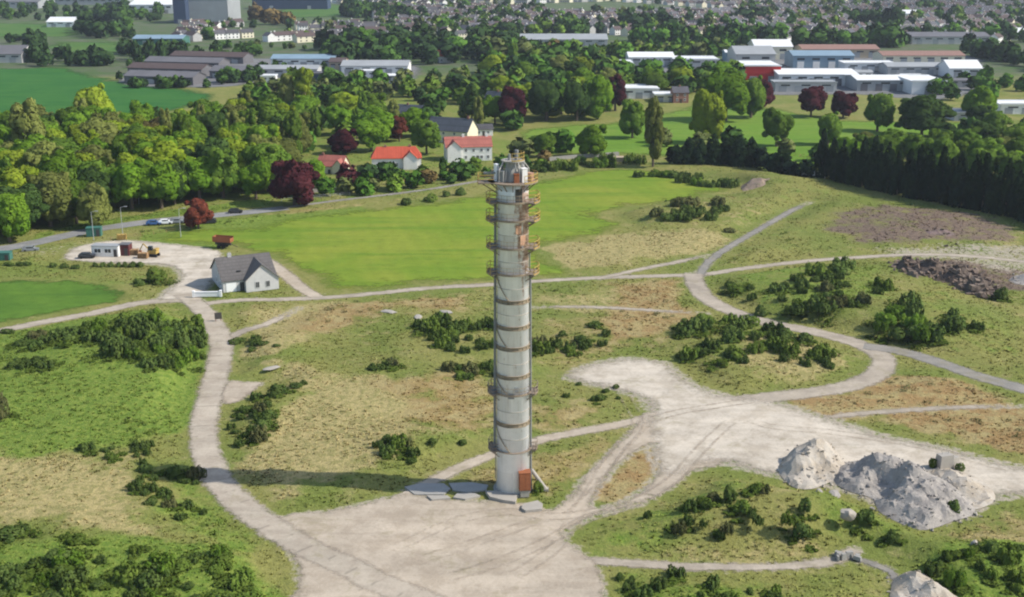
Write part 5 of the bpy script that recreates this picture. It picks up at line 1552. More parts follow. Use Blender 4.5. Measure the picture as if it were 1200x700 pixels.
# ------------------------------------------------------------------ the town
def far_house_arrays(kind):
    """two-storey gabled house with chimney and windows: verts, faces, material index (0 wall, 1 roof, 2 glass)"""
    L, W, hw, hr = kind
    mb = MB(); V, Fc = gable_geo(L, W, hw, hr); mb.add(V, Fc, 0)
    roof_geo(mb, L, W, hw, hr, ov=0.3, th=0.15, m=1)
    mb.box((L * 0.12, W / 2, hw + hr + 0.2), (0.9, 0.7, 1.8), 0, 0)
    for x in (0.2, 0.5, 0.8):
        for z in ((1.4, 3.9) if hw > 4 else (1.4,)):
            mb.box((L * x, -0.02, z), (1.2, 0.08, 1.2), 0, 2)
    return np.array(mb.v) - np.array([L / 2, W / 2, 0]), mb.f, np.array(mb.m)
HK = [(9, 7.5, 5.0, 2.6), (12, 8, 5.0, 2.8), (11, 8.5, 3.0, 3.0), (18, 8, 5.0, 2.8)]
HV = [far_house_arrays(k) for k in HK]
WALLS = [('white', M_WHITE), ('white', M_WHITE), ('cream', M_CREAM), ('grey', M_GREYW), ('cream', M_CREAM)]
ROOFS = [('brown', M_BROWNROOF), ('grey', M_GREYROOF), ('slate', M_SLATE), ('grey', M_GREYROOF), ('brown', M_BROWNROOF), ('brown', M_BROWNROOF)]
_hm = {}
def far_house_mesh(k, wi, ri):
    if (k, wi, ri) not in _hm:
        V, Fc, mi = HV[k]
        o = mesh_obj('house', V, Fc, [WALLS[wi][1], ROOFS[ri][1], M_DARKG], midx=mi, link=False)
        _hm[k, wi, ri] = o.data; bpy.data.objects.remove(o)
    return _hm[k, wi, ri]

BLOCK = []      # footprints of big buildings: world boxes
for o in list(COL.objects):
    if o.parent is None and o.type == 'EMPTY' and o.get('category') in ('warehouse', 'factory', 'school', 'shed', 'sports hall'):
        xs = [(o.matrix_basis @ Vector(v.co)).xy for ch_ in o.children for v in ch_.data.vertices]
        BLOCK.append((min(q.x for q in xs) - 6, max(q.x for q in xs) + 6, min(q.y for q in xs) - 6, max(q.y for q in xs) + 6))
def blocked(x, y, pad=0):
    return any(a - pad < x < c + pad and d - pad < y < e + pad for a, c, d, e in BLOCK)

TOWN = [  # polygon (px), density keep, tree share, spacing
    ([(540, 46), (640, 38), (820, 46), (1010, 54), (1230, 60), (1400, 60), (1400, -38), (-200, -38), (-200, -12), (300, -6), (450, 10), (440, 30)], 0.80, 0.30, 'in the dense far town'),
    ([(208, 50), (330, 50), (490, 50), (490, 32), (330, 30), (212, 32)], 0.97, 0.4, 'beside the sports hall'),
    ([(500, 74), (590, 78), (600, 62), (500, 58)], 0.4, 0.5, 'near the orange roof'),
    ([(1000, 62), (1300, 66), (1300, 58), (1000, 56)], 0.5, 0.6, 'behind the terracotta ranges'),
]
houses, towntrees = [], []
dr = np.random.RandomState(5)
dcen = dr.uniform([-900, 700], [1000, 2600], (26, 2)); dang = dr.uniform(-1.1, 1.1, 26)
EXF = [GN(q) for q in (PITCH1, PITCH2, TOPF, FARF)]
for poly, keep, tsh, where in TOWN:
    P = GN(poly); lo, hi = P.min(0), P.max(0)
    for row, y in enumerate(np.arange(lo[1], hi[1], 24.0)):
        xs = np.arange(lo[0], hi[0], 12.5)
        xs = xs + dr.uniform(-2, 2, len(xs)) + (row % 3) * 4
        for x in xs:
            d = np.argmin(((dcen - (x, y)) ** 2).sum(1)); a = dang[d]
            rx, ry = x - dcen[d][0], y - dcen[d][1]
            wx = dcen[d][0] + rx * math.cos(a) - ry * math.sin(a); wy = dcen[d][1] + rx * math.sin(a) + ry * math.cos(a) + dr.uniform(-1.5, 1.5)
            if abs(wx) > wy * 0.50: continue
            q = np.array([wx]), np.array([wy])
            if sdf_poly(P, *q)[0] > 0 or blocked(wx, wy) or any(sdf_poly(e, *q)[0] < 8 for e in EXF): continue
            patch = fbm(np.array([wx]), np.array([wy]), 130, 9, 2)[0]
            rr = dr.uniform()
            if rr < keep - 0.5 * max(0, patch + 0.02) * 3:
                houses.append((wx, wy, a + (math.pi / 2 if dr.uniform() < 0.18 else 0) + dr.normal() * 0.05, dr.choice(4, p=[.35, .3, .15, .2]), dr.randint(5), dr.randint(6), where))
                if dr.uniform() < tsh: towntrees.append((wx + dr.uniform(-4, 4), wy + 10 + dr.uniform(-2, 2), dr.uniform(5, 10)))
            else:
                towntrees.append((wx, wy, dr.uniform(7, 14)))
houses.sort(key=lambda t: t[1])
placed = []
far = []
for h_ in houses:
    x, y = h_[0], h_[1]
    if any((x - a) ** 2 + (y - c) ** 2 < 8.5 ** 2 for a, c in placed[-160:]): continue
    placed.append((x, y))
    if len(placed) <= 270:
        o = bpy.data.objects.new('house', far_house_mesh(h_[3], h_[4], h_[5])); COL.objects.link(o)
        o.location = (x, y, 0); o.rotation_euler = (0, 0, h_[2])
        wn, rn = WALLS[h_[4]][0], ROOFS[h_[5]][0]
        st = 'bungalow' if h_[3] == 2 else ('terrace' if h_[3] == 3 else 'house')
        tag(o, '%s %s with %s roof %s' % (wn, st, rn, h_[6]), 'house', '%s-walled %ss with %s roofs %s' % (wn, st, rn, h_[6]))
    else:
        far.append(h_)
def merge(name, items, mats, label, cat):
    VV, FF, MM, b0 = [], [], [], 0
    for x, y, a, k, wi, ri, _ in items:
        V, Fc, mi = HV[k]; ca, sa = math.cos(a), math.sin(a)
        W_ = np.column_stack([x + V[:, 0] * ca - V[:, 1] * sa, y + V[:, 0] * sa + V[:, 1] * ca, V[:, 2]])
        VV.append(W_); FF += [tuple(b0 + i for i in f) for f in Fc]; b0 += len(V)
        MM += list(np.where(mi == 0, wi, np.where(mi == 1, 5 + ri, 11)))
    o = mesh_obj(name, np.concatenate(VV), FF, mats, midx=MM)
    tag(o, label, cat, kind='stuff')
merge('distant_houses', far, [w_[1] for w_ in WALLS] + [r_[1] for r_ in ROOFS] + [M_DARKG], 'mass of small roofs of the town fading into the distance', 'houses')

# ------------------------------------------------------------------ plant the trees
def planted(t, k):
    shape, leaf, x, y, h, wd, name, label, group = t
    z = hz(x, y) if y < 560 else 0.0
    root = empty(name, (x, y, z), random.uniform(0, 6.28)); tag(root, label, 'tree', group)
    s = (wd / 7.6 if shape in ('round',) else wd / 6.0, h / 9.6)
    o = bpy.data.objects.new('crown', get_mesh(shape, k % NVAR[shape], leaf)); COL.objects.link(o); o.parent = root
    o.scale = (s[0], s[0] * random.uniform(0.9, 1.1), s[1])
    tr = bpy.data.objects.new('trunk', TRUNK[shape][k % 2]); COL.objects.link(tr); tr.parent = root
    tr.scale = (min(s), min(s), s[1])
TREES.sort(key=lambda t: -t[4] / t[3])
for k, t in enumerate(TREES[:300]): planted(t, k)
REST = TREES[300:]
print('trees', len(TREES), 'houses', len(placed), 'far houses', len(far), 'town trees', len(towntrees))
FARC = dict(lime=(.10, .16, .02), bright=(.06, .13, .015), mid=(.05, .10, .018), olive=(.10, .12, .035), dark=(.028, .055, .016), conifer=(.012, .025, .01), copper=(.06, .016, .018), rust=(.15, .05, .03), bronze=(.14, .10, .035))
VV, FF, CC, b0, NN = [], [], [], 0, []
lowk = [crown_arrays(900 + i, 'round', 150, 1.7) for i in range(4)]
lst = [(t[2], t[3], t[4], t[5], FARC[t[1]]) for t in REST]
for x, y, h in towntrees:
    if not blocked(x, y, -3):
        lst.append((x, y, h, h * random.uniform(.7, 1.0), FARC[random.choice(['mid', 'mid', 'dark', 'bright', 'olive', 'dark', 'lime'])]))
for px0, py0, px1, py1, n, hh, kinds_ in [   # belts and hedgerows far off
        (560, 44, 700, 42, 26, 14, ['mid', 'dark', 'lime']), (740, 50, 900, 52, 34, 15, ['dark', 'mid', 'bright']), (900, 56, 1060, 54, 38, 15, ['mid', 'dark', 'bright']), (1000, 30, 1050, 36, 14, 18, ['dark', 'mid']),
        (730, 34, 800, 40, 18, 16, ['dark']), (860, 26, 900, 26, 10, 14, ['dark']), (1060, 46, 1200, 48, 22, 13, ['mid', 'dark', 'bright']), (700, 68, 860, 64, 40, 11, ['lime', 'olive', 'bright']), (1130, 62, 1230, 84, 24, 13, ['dark', 'mid']),
        (0, 22, 200, 24, 40, 12, ['dark', 'mid']), (0, 14, 210, 16, 40, 12, ['dark', 'mid']), (140, 64, 300, 66, 30, 9, ['dark', 'mid']), (260, 56, 400, 58, 16, 6, ['mid', 'olive']), (400, 18, 480, 24, 26, 16, ['mid', 'dark']), (0, 50, 50, 49, 8, 10, ['dark']),
        (208, 35, 300, 32, 12, 7, ['dark', 'mid']), (440, 38, 560, 34, 18, 9, ['mid', 'dark']), (840, 100, 872, 100, 6, 11, ['bright', 'mid']), (560, 70, 680, 80, 26, 13, ['mid', 'bright', 'lime']), (90, 76, 130, 78, 8, 11, ['dark']), (145, 103, 245, 101, 24, 6, ['dark', 'mid']), (130, 92, 160, 96, 8, 8, ['dark']), (150, 79, 300, 71, 24, 7, ['dark', 'mid']), (236, 98, 320, 96, 18, 8, ['mid', 'dark']), (300, 84, 400, 82, 8, 6, ['mid'])]:
    for k in range(n):
        t = random.random(); q = G(px0 + (px1 - px0) * t, py0 + (py1 - py0) * t + random.uniform(-2, 2)); h = hh * random.uniform(0.65, 1.2)
        if not blocked(q.x, q.y, -2): lst.append((q.x, q.y, h, h * random.uniform(.75, 1.1), FARC[random.choice(kinds_)]))
for i, (x, y, h, wd, c_) in enumerate(lst):
    V, Fq, ti, _n = lowk[i % 4]
    a = random.uniform(0, 6.28); ca, sa = math.cos(a), math.sin(a)
    sx, sz = wd / 7.6, h / 9.6
    W_ = np.column_stack([x + (V[:, 0] * ca - V[:, 1] * sa) * sx, y + (V[:, 0] * sa + V[:, 1] * ca) * sx, V[:, 2] * sz * 1.05 - 0.6 * sz])
    VV.append(W_); FF.append(Fq + b0); b0 += len(V); NN.append(np.column_stack([_n[:, 0] * ca - _n[:, 1] * sa, _n[:, 0] * sa + _n[:, 1] * ca, _n[:, 2]]))
    CC.append(np.outer(0.75 + 0.6 * ti, np.array(c_) * random.uniform(.8, 1.2)))
VV = np.concatenate(VV); FF = np.concatenate(FF); CC = np.concatenate(CC)
me = leaf_mesh('distant_trees', VV, FF, np.ones(len(VV)), np.concatenate(NN), M_FARLEAF)
a = me.attributes.new('col', 'FLOAT_COLOR', 'POINT'); a.data.foreach_set('color', np.concatenate([CC, np.ones((len(CC), 1))], 1).astype(np.float32).ravel())
o = bpy.data.objects.new('distant_trees', me); COL.objects.link(o)
tag(o, 'mass of small trees between the roofs of the far town', 'trees', kind='stuff')
# ------------------------------------------------------------------ bushes on the waste ground, one by one
BUSHES = []
def bush_px(px, py, wpx, hpx, leaf, label, shape='bush', group=None, name='bush'):
    BUSHES.append((wpx * hpx, px, py, wpx, hpx, leaf, label, shape, group, name))
def bush_xf(b_):
    _, px, py, wpx, hpx, leaf, label, shape, group, name = b_
    q = PG(px, py); s = scale_at(py)
    k = random.randrange(NVAR[shape])
    w_, h_ = wpx / s, hpx / s
    ref = (3.0, 1.7) if shape == 'bush' else (4.0, 0.95)
    return k, (q.x, q.y, q.z - 0.08), (w_ / ref[0], w_ / ref[0] * random.uniform(.85, 1.15), h_ / ref[1]), random.uniform(0, 6.28)
def plant_bushes(limit=285):
    BUSHES.sort(key=lambda t: -t[0] * (3.0 if t[8] is None or 'clipped' in t[6] else 1.0))
    VV, FF, TT, b0 = [], [], [], 0
    VS, TS, rs = [], [], np.random.RandomState(3)
    for i, b_ in enumerate(BUSHES):
        k, loc, sc, rz = bush_xf(b_)
        if i < limit:
            o = bpy.data.objects.new(b_[9], get_mesh(b_[7], k, b_[5])); COL.objects.link(o)
            o.location = loc; o.scale = sc; o.rotation_euler = (0, 0, rz)
            tag(o, b_[6], 'bush', b_[8])
            if b_[2] > 320 and 'clipped' not in b_[6] and 'verge' not in str(b_[8]):      # low growth creeping out from its foot
                for q in range(3):
                    V, Fq, ti, _n = get_arr('mat', (i + q) % NVAR['mat']); sel = rs.choice(len(Fq), 170, replace=False)
                    a_ = rs.uniform(0, 6.28); rr = b_[3] / scale_at(b_[2]) * rs.uniform(.35, .75); ss = b_[3] / scale_at(b_[2]) / 4.0 * rs.uniform(.5, .95)
                    x0, y0 = loc[0] + rr * math.cos(a_), loc[1] + rr * math.sin(a_)
                    if min(float(near(dist_line, ln, np.array([x0]), np.array([y0]), 8)[0]) - wd / 2 for nm, mt, wd, z, ln in TRW) < ss * 2: continue
                    if any(float(sdf_poly(GN(pp), np.array([x0]), np.array([y0]))[0]) < ss * 2 for pp in (YARD, CHALK, PAD)): continue
                    P4 = V.reshape(-1, 4, 3)[sel]; c4 = P4.mean(1, keepdims=True); P4 = (c4 + (P4 - c4) * 1.3 / max(ss, .4)).reshape(-1, 3) * np.array([ss, ss, ss * .75])
                    VS.append(P4 + np.array([x0, y0, hz(x0, y0) - .05])); TS.append(np.repeat(ti.reshape(-1, 4)[sel, 0], 4))
        else:
            V, Fq, ti, _n = get_arr(b_[7], k); ca, sa = math.cos(rz), math.sin(rz)
            x, y = V[:, 0] * sc[0], V[:, 1] * sc[1]
            VV.append(np.column_stack([loc[0] + x * ca - y * sa, loc[1] + x * sa + y * ca, loc[2] + V[:, 2] * sc[2]]))
            FF.append(Fq + b0); b0 += len(V); TT.append(ti)
    V = np.concatenate(VS); nv = rs.normal(0, .35, (len(V), 3)); nv[:, 2] = 1; nv /= np.linalg.norm(nv, axis=1)[:, None]
    me = leaf_mesh('low_scrub', V, np.arange(len(V)).reshape(-1, 4), np.concatenate(TS), nv, LEAF['shrub'])
    o = bpy.data.objects.new('low_scrub', me); COL.objects.link(o)
    tag(o, 'low creeping scrub and bramble round the feet of the bushes', 'scrub', kind='stuff')
    if VV:
        me = leaf_mesh('small_scrub', np.concatenate(VV), np.concatenate(FF), np.concatenate(TT), None, LEAF['gorse'])
        o = bpy.data.objects.new('small_scrub', me); COL.objects.link(o)
        tag(o, 'small scattered scrub between the larger bushes of the waste ground', 'scrub', kind='stuff')
def bush_fill(poly, n, wpx, hpx, kinds, label, group, seed, shape='bush'):
    r = random.Random(seed); P = np.array(poly, float); lo, hi = P.min(0), P.max(0); c = 0; tries = 0
    pts = []
    while c < n and tries < 4000:
        tries += 1
        x, y = r.uniform(lo[0], hi[0]), r.uniform(lo[1], hi[1])
        if sdf_poly(P, np.array([x]), np.array([y]))[0] > 0: continue
        if any((x - a) ** 2 + ((y - b_) * 2.2) ** 2 < (wpx[0] * 0.55) ** 2 for a, b_ in pts): continue
        pts.append((x, y)); c += 1
        q_ = r.random() ** 1.6
        k = r.choice(kinds)
        w_ = wpx[0] + (wpx[1] - wpx[0]) * q_
        bush_px(x, y, w_, hpx[0] + (hpx[1] - hpx[0]) * q_ * r.uniform(.7, 1.1), k, dict(gorse='dark green', shrub='fresh green', bramble='brownish green', mid='mid green')[k] + ' ' + label, r.choice([shape, 'mat', 'mat']), group + ', ' + dict(gorse='dark', shrub='fresh', bramble='brownish', mid='mid')[k])
g3 = ['gorse', 'gorse', 'shrub', 'gorse', 'bramble']
g4 = ['shrub', 'gorse', 'shrub', 'bramble']
bush_fill([(85, 392), (120, 378), (175, 372), (232, 384), (240, 408), (222, 428), (185, 434), (150, 418), (100, 408)], 46, (18, 34), (9, 17), ['gorse', 'gorse', 'mid', 'gorse', 'shrub'], 'bush in the thicket left of the road', 'thicket left of the road', 1)
bush_fill([(-10, 392), (60, 386), (95, 400), (60, 412), (20, 406), (-10, 404)], 9, (18, 32), (7, 12), g3, 'bush in the thin left-edge patch', 'left edge patch', 2)
bush_fill([(0, 428), (60, 424), (62, 432), (10, 436)], 5, (16, 28), (7, 11), ['gorse'], 'bush in the row below the thicket', 'low row', 3)
bush_fill([(95, 528), (190, 518), (196, 530), (150, 542), (100, 540)], 10, (10, 22), (6, 11), g3, 'bush in the dry slope row', 'dry slope row', 4)
bush_fill([(120, 548), (180, 540), (230, 556), (246, 600), (220, 612), (160, 590)], 20, (10, 24), (6, 13), g3, 'bush on the slope by the bend', 'slope by the bend', 5)
bush_fill([(0, 622), (50, 622), (110, 640), (180, 640), (250, 650), (300, 640), (318, 690), (300, 715), (0, 715)], 52, (16, 44), (7, 16), ['gorse', 'gorse', 'shrub', 'shrub', 'mid'], 'bush in the bottom left corner', 'bottom left corner', 6)
bush_fill([(262, 486), (310, 462), (322, 470), (314, 510), (290, 540), (266, 545), (262, 510)], 18, (12, 24), (7, 13), ['gorse', 'bramble', 'gorse', 'bramble'], 'bush in the strip right of the road', 'strip right of the road', 7)
bush_fill([(272, 398), (320, 398), (330, 406), (290, 412)], 6, (12, 22), (4, 7), ['shrub', 'gorse'], 'low bush by the short path', 'fork of the short path', 8)
bush_fill([(320, 462), (340, 450), (460, 424), (470, 432), (380, 440), (330, 466)], 10, (10, 24), (4, 8), g3, 'bush along the mid-field ditch line', 'ditch line', 9)
bush_fill([(462, 384), (520, 372), (585, 374), (584, 410), (530, 418), (480, 410)], 26, (14, 28), (8, 15), ['gorse', 'gorse', 'shrub', 'shrub'], 'bush in the clump left behind the tower', 'clump behind the tower', 10)
bush_fill([(524, 430), (580, 424), (586, 446), (540, 448)], 7, (14, 26), (7, 13), g4, 'bush close left of the tower', 'close to the tower', 11)
bush_fill([(430, 520), (470, 506), (500, 516), (540, 505), (545, 532), (500, 540), (450, 548)], 12, (12, 24), (7, 14), g4, 'bush left of the tower foot', 'left of the tower foot', 12)
bush_fill([(625, 392), (700, 378), (722, 384), (715, 410), (668, 416), (630, 420)], 13, (12, 26), (6, 13), g4, 'bush right behind the tower', 'right behind the tower', 13)
bush_fill([(620, 452), (660, 450), (740, 440), (735, 480), (650, 470)], 6, (8, 15), (4, 8), g4, 'small bush between tower and clearing', 'between tower and clearing', 14)
bush_fill([(795, 376), (860, 368), (900, 386), (985, 408), (990, 430), (950, 436), (890, 425), (866, 440), (806, 420)], 34, (14, 30), (8, 15), ['gorse', 'gorse', 'shrub', 'shrub', 'bramble'], 'bush on the mound inside loop road', 'mound inside the loop road', 15)
bush_fill([(835, 325), (900, 318), (960, 316), (1040, 312), (1044, 336), (1000, 366), (950, 376), (890, 360)], 32, (14, 34), (7, 16), ['gorse', 'shrub', 'bramble', 'gorse'], 'bush on the hump behind loop road', 'hump behind the loop road', 16)
bush_fill([(1020, 376), (1060, 358), (1120, 366), (1162, 384), (1130, 400), (1080, 402), (1030, 392)], 18, (16, 32), (9, 16), ['gorse', 'gorse', 'mid'], 'bush in thicket by the branch road', 'thicket by the branch road', 17)
bush_fill([(718, 612), (790, 590), (850, 566), (940, 586), (930, 618), (850, 628), (730, 628)], 20, (10, 24), (7, 15), ['gorse', 'shrub', 'gorse', 'bramble'], 'bush on the bank below the clearing', 'grassy bank', 18)
bush_fill([(708, 680), (760, 672), (860, 684), (930, 690), (900, 712), (710, 712)], 16, (12, 30), (8, 16), ['gorse', 'gorse', 'shrub'], 'bush along the bottom edge, right', 'bottom edge', 19)
bush_fill([(1080, 664), (1140, 640), (1200, 640), (1205, 700), (1110, 690)], 16, (14, 30), (8, 18), ['shrub', 'gorse', 'mid'], 'bush in the bottom right corner', 'bottom right corner', 20)
bush_fill([(752, 252), (790, 238), (850, 240), (860, 256), (800, 260)], 16, (14, 26), (6, 11), ['gorse', 'bramble', 'mid'], 'bush on the hump beyond the pasture', 'hump beyond the pasture', 21)
bush_fill([(745, 205), (800, 207), (850, 215), (868, 220), (850, 222), (790, 214), (745, 209)], 13, (14, 22), (7, 11), ['gorse', 'mid'], 'hedge bush at the right pasture edge', 'pasture hedge right', 22)
bush_fill([(622, 199), (690, 192), (752, 190), (752, 194), (690, 197), (626, 204)], 14, (14, 24), (8, 13), ['mid', 'shrub'], 'hedge bush on the far pasture edge', 'pasture hedge', 23)
for px, py, w_, h_, lf, lb in [
    (183, 331, 32, 20, 'shrub', 'single round green bush at the corner of the depot'),
    (165, 333, 16, 9, 'gorse', 'low dark bush left of the round depot bush'),
    (325, 462, 24, 14, 'gorse', 'dark bush at the tip of the concrete pad'),
    (475, 240, 16, 10, 'gorse', 'lone dark round bush at the pasture edge, left of its pair'),
    (522, 230, 13, 9, 'gorse', 'left of two dark round bushes before the white house'),
    (540, 229, 15, 10, 'gorse', 'right of two dark round bushes before the white house'),
    (1117, 602, 22, 19, 'gorse', 'dark bush at the right foot of the grey scree heap'),
    (1046, 634, 20, 15, 'gorse', 'dark bush just below the grey scree heap'),
    (1014, 612, 24, 18, 'gorse', 'dark bush beside the white boulder'),
    (943, 598, 20, 17, 'gorse', 'dark bush below the white limestone cone'),
    (940, 627, 28, 19, 'gorse', 'wide dark bush on the bank above the narrow track'),
    (854, 588, 20, 22, 'gorse', 'tall bush at the crown of the grassy bank'),
    (1172, 352, 22, 17, 'gorse', 'dark bush right of the dark rubble heap'),
    (1092, 548, 12, 16, 'shrub', 'green bush growing on the scree beside the concrete stub'),
    (1124, 552, 14, 12, 'gorse', 'dark bush hanging behind the concrete stub'),
    (630, 577, 16, 16, 'shrub', 'green shrub under the white chute at the tower foot'),
    (1160, 645, 22, 18, 'gorse', 'dark bush beside the short pale path at bottom right'),
    (205, 560, 26, 16, 'gorse', 'dark bush at the tip of the tower shadow'),
    (700, 470, 16, 11, 'gorse', 'dark small bush midway between tower and clearing'),
    (890, 370, 16, 14, 'gorse', 'dark bush against the outer curve of the loop road'),
    (2, 490, 20, 34, 'bramble', 'brown bush cut by the left picture edge'),
    (855, 272, 18, 7, 'bramble', 'low brown bush beside the grey track'),
    (505, 236, 20, 10, 'shrub', 'pale green bush at the garden edge by the pasture')]:
    bush_px(px, py, w_, h_, lf, lb)

# ------------------------------------------------------------------ grass tufts: what nobody could count
def tufts(name, n, seed, lo, hi, h0, h1, label, xr=(-140, 190)):
    r = np.random.RandomState(seed)
    X = r.uniform(xr[0], xr[1], n); Y = lo + (hi - lo) * r.uniform(0, 1, n) ** 1.35
    ok = np.abs(X) < Y * 0.46 + 6
    clump = fbm(X, Y, 7, 31, 3)
    ok &= (clump + r.uniform(-.25, .25, n)) > -0.02
    X, Y = X[ok], Y[ok]
    flat = np.full(X.shape, 1e3)
    for nm, mt, wd, z, ln in TRW: flat = np.minimum(flat, near(dist_line, ln, X, Y, 8) - wd / 2)
    for poly in (YARD, CHALK, DEPOT, PAD, GREENF, CROP): 
        d = near(sdf_poly, GN(poly), X, Y, 8)
        if poly is YARD: d = np.where(near(sdf_poly, GN(ISLAND), X, Y, 4) < -0.5, 5, d)
        flat = np.minimum(flat, d)
    ok = flat > r.uniform(0.2, 2.0, len(X))
    X, Y = X[ok], Y[ok]; m = len(X)
    Z = hfun(X, Y); A, B = ground_masks(X, Y)
    hgt = r.uniform(h0, h1, m) * (0.6 + 0.8 * vnoise(X / 5, Y / 5, 4)); tint = r.uniform(0, 1, m)
    nb = 6
    VV = np.zeros((m, nb, 3, 3)); 
    for k in range(nb):
        a = r.uniform(0, 6.28, m); rr = r.uniform(0.05, 0.30, m)
        bx, by = X + rr * np.cos(a), Y + rr * np.sin(a)
        lean = r.uniform(0.1, 0.7, m) * hgt; a2 = a + r.uniform(-.8, .8, m); wd = r.uniform(0.06, 0.14, m)
        VV[:, k, 0] = np.stack([bx - wd * np.sin(a2), by + wd * np.cos(a2), Z - 0.03], -1)
        VV[:, k, 1] = np.stack([bx + wd * np.sin(a2), by - wd * np.cos(a2), Z - 0.03], -1)
        VV[:, k, 2] = np.stack([bx + lean * np.cos(a2), by + lean * np.sin(a2), Z + hgt * r.uniform(.6, 1, m)], -1)
    V = VV.reshape(-1, 3); Fq = np.arange(len(V)).reshape(-1, 3)
    me = bpy.data.meshes.new(name)
    me.vertices.add(len(V)); me.vertices.foreach_set('co', V.astype(np.float32).ravel())
    me.loops.add(Fq.size); me.loops.foreach_set('vertex_index', Fq.ravel().astype(np.int32))
    me.polygons.add(len(Fq)); me.polygons.foreach_set('loop_start', (np.arange(len(Fq)) * 3).astype(np.int32))
    for nm, arr in (('mask_a', A), ('mask_b', B * np.array([0.3, 1, 1]))):
        at = me.attributes.new(nm, 'FLOAT_COLOR', 'POINT')
        at.data.foreach_set('color', np.repeat(np.concatenate([arr, np.ones((m, 1))], 1), nb * 3, 0).astype(np.float32).ravel())
    at = me.attributes.new('tint', 'FLOAT', 'POINT'); at.data.foreach_set('value', np.repeat(tint, nb * 3).astype(np.float32))
    me.materials.append(M_TUFT); me.update(calc_edges=True)
    nv = r.normal(0, .22, (len(V), 3)); nv[:, 2] = 1; nv /= np.linalg.norm(nv, axis=1)[:, None]
    me.normals_split_custom_set_from_vertices([tuple(q) for q in nv])      # blades take the light of the sward
    o = bpy.data.objects.new(name, me); COL.objects.link(o)
    tag(o, label, 'grass', kind='stuff')
    print(name, m)
tufts('rough_grass', 130000, 1, 118, 300, 0.12, 0.42, 'tussocks of rough grass over the waste ground')
tufts('rough_grass', 50000, 2, 300, 470, 0.15, 0.5, 'rough grass on the far part of the waste ground', (-200, 240))
# low weeds: leafy ground cover
def weeds(n, seed, leafname, chan, thr, label):
    r = np.random.RandomState(seed)
    X = r.uniform(-150, 200, n); Y = r.uniform(118, 420, n)
    ok = np.abs(X) < Y * 0.46 + 6; X, Y = X[ok], Y[ok]
    A, B = ground_masks(X, Y)
    ok = (A[:, chan] + fbm(X, Y, 10, 77, 3) * 1.6) > thr
    X, Y = X[ok], Y[ok]
    flat = np.full(X.shape, 1e3)
    for nm, mt, wd, z, ln in TRW: flat = np.minimum(flat, near(dist_line, ln, X, Y, 8) - wd / 2)
    for poly in (YARD, CHALK, DEPOT, PAD, GREENF, CROP): flat = np.minimum(flat, near(sdf_poly, GN(poly), X, Y, 8))
    ok = flat > 1.0; X, Y = X[ok], Y[ok]
    Z = hfun(X, Y)
    VV, TT = [], []
    base = [get_arr('mat', k) for k in range(4)]
    for i, (x, y, z) in enumerate(zip(X, Y, Z)):
        V, Fq, ti, _n = base[i % 4]
        sel = r.choice(len(Fq), 46, replace=False)
        s = r.uniform(0.18, 0.5) ; a = r.uniform(0, 6.28); ca, sa = math.cos(a), math.sin(a)
        q = V.reshape(-1, 4, 3)[sel]; c_ = q.mean(1, keepdims=True); q = c_ + (q - c_) * 1.5
        q = q.reshape(-1, 3)
        VV.append(np.column_stack([x + (q[:, 0] * ca - q[:, 1] * sa) * s, y + (q[:, 0] * sa + q[:, 1] * ca) * s, z - 0.03 + q[:, 2] * s * 1.2]))
        TT.append(np.repeat(ti.reshape(-1, 4)[sel, 0] * .7 + r.uniform(0, .3), 4))
    V = np.concatenate(VV); Fq = np.arange(len(V)).reshape(-1, 4)
    nv = r.normal(0, .3, (len(V), 3)); nv[:, 2] = 1; nv /= np.linalg.norm(nv, axis=1)[:, None]
    me = leaf_mesh('weeds', V, Fq, np.concatenate(TT), nv, LEAF[leafname])
    o = bpy.data.objects.new('weeds', me); COL.objects.link(o); tag(o, label, 'weeds', kind='stuff')
    print('weeds', len(X))
weeds(14000, 5, 'shrub', 0, 0.78, 'low leafy weeds in the greener patches')
weeds(5000, 6, 'bramble', 2, 0.75, 'low brown bramble and dead stalks in the bare patches')

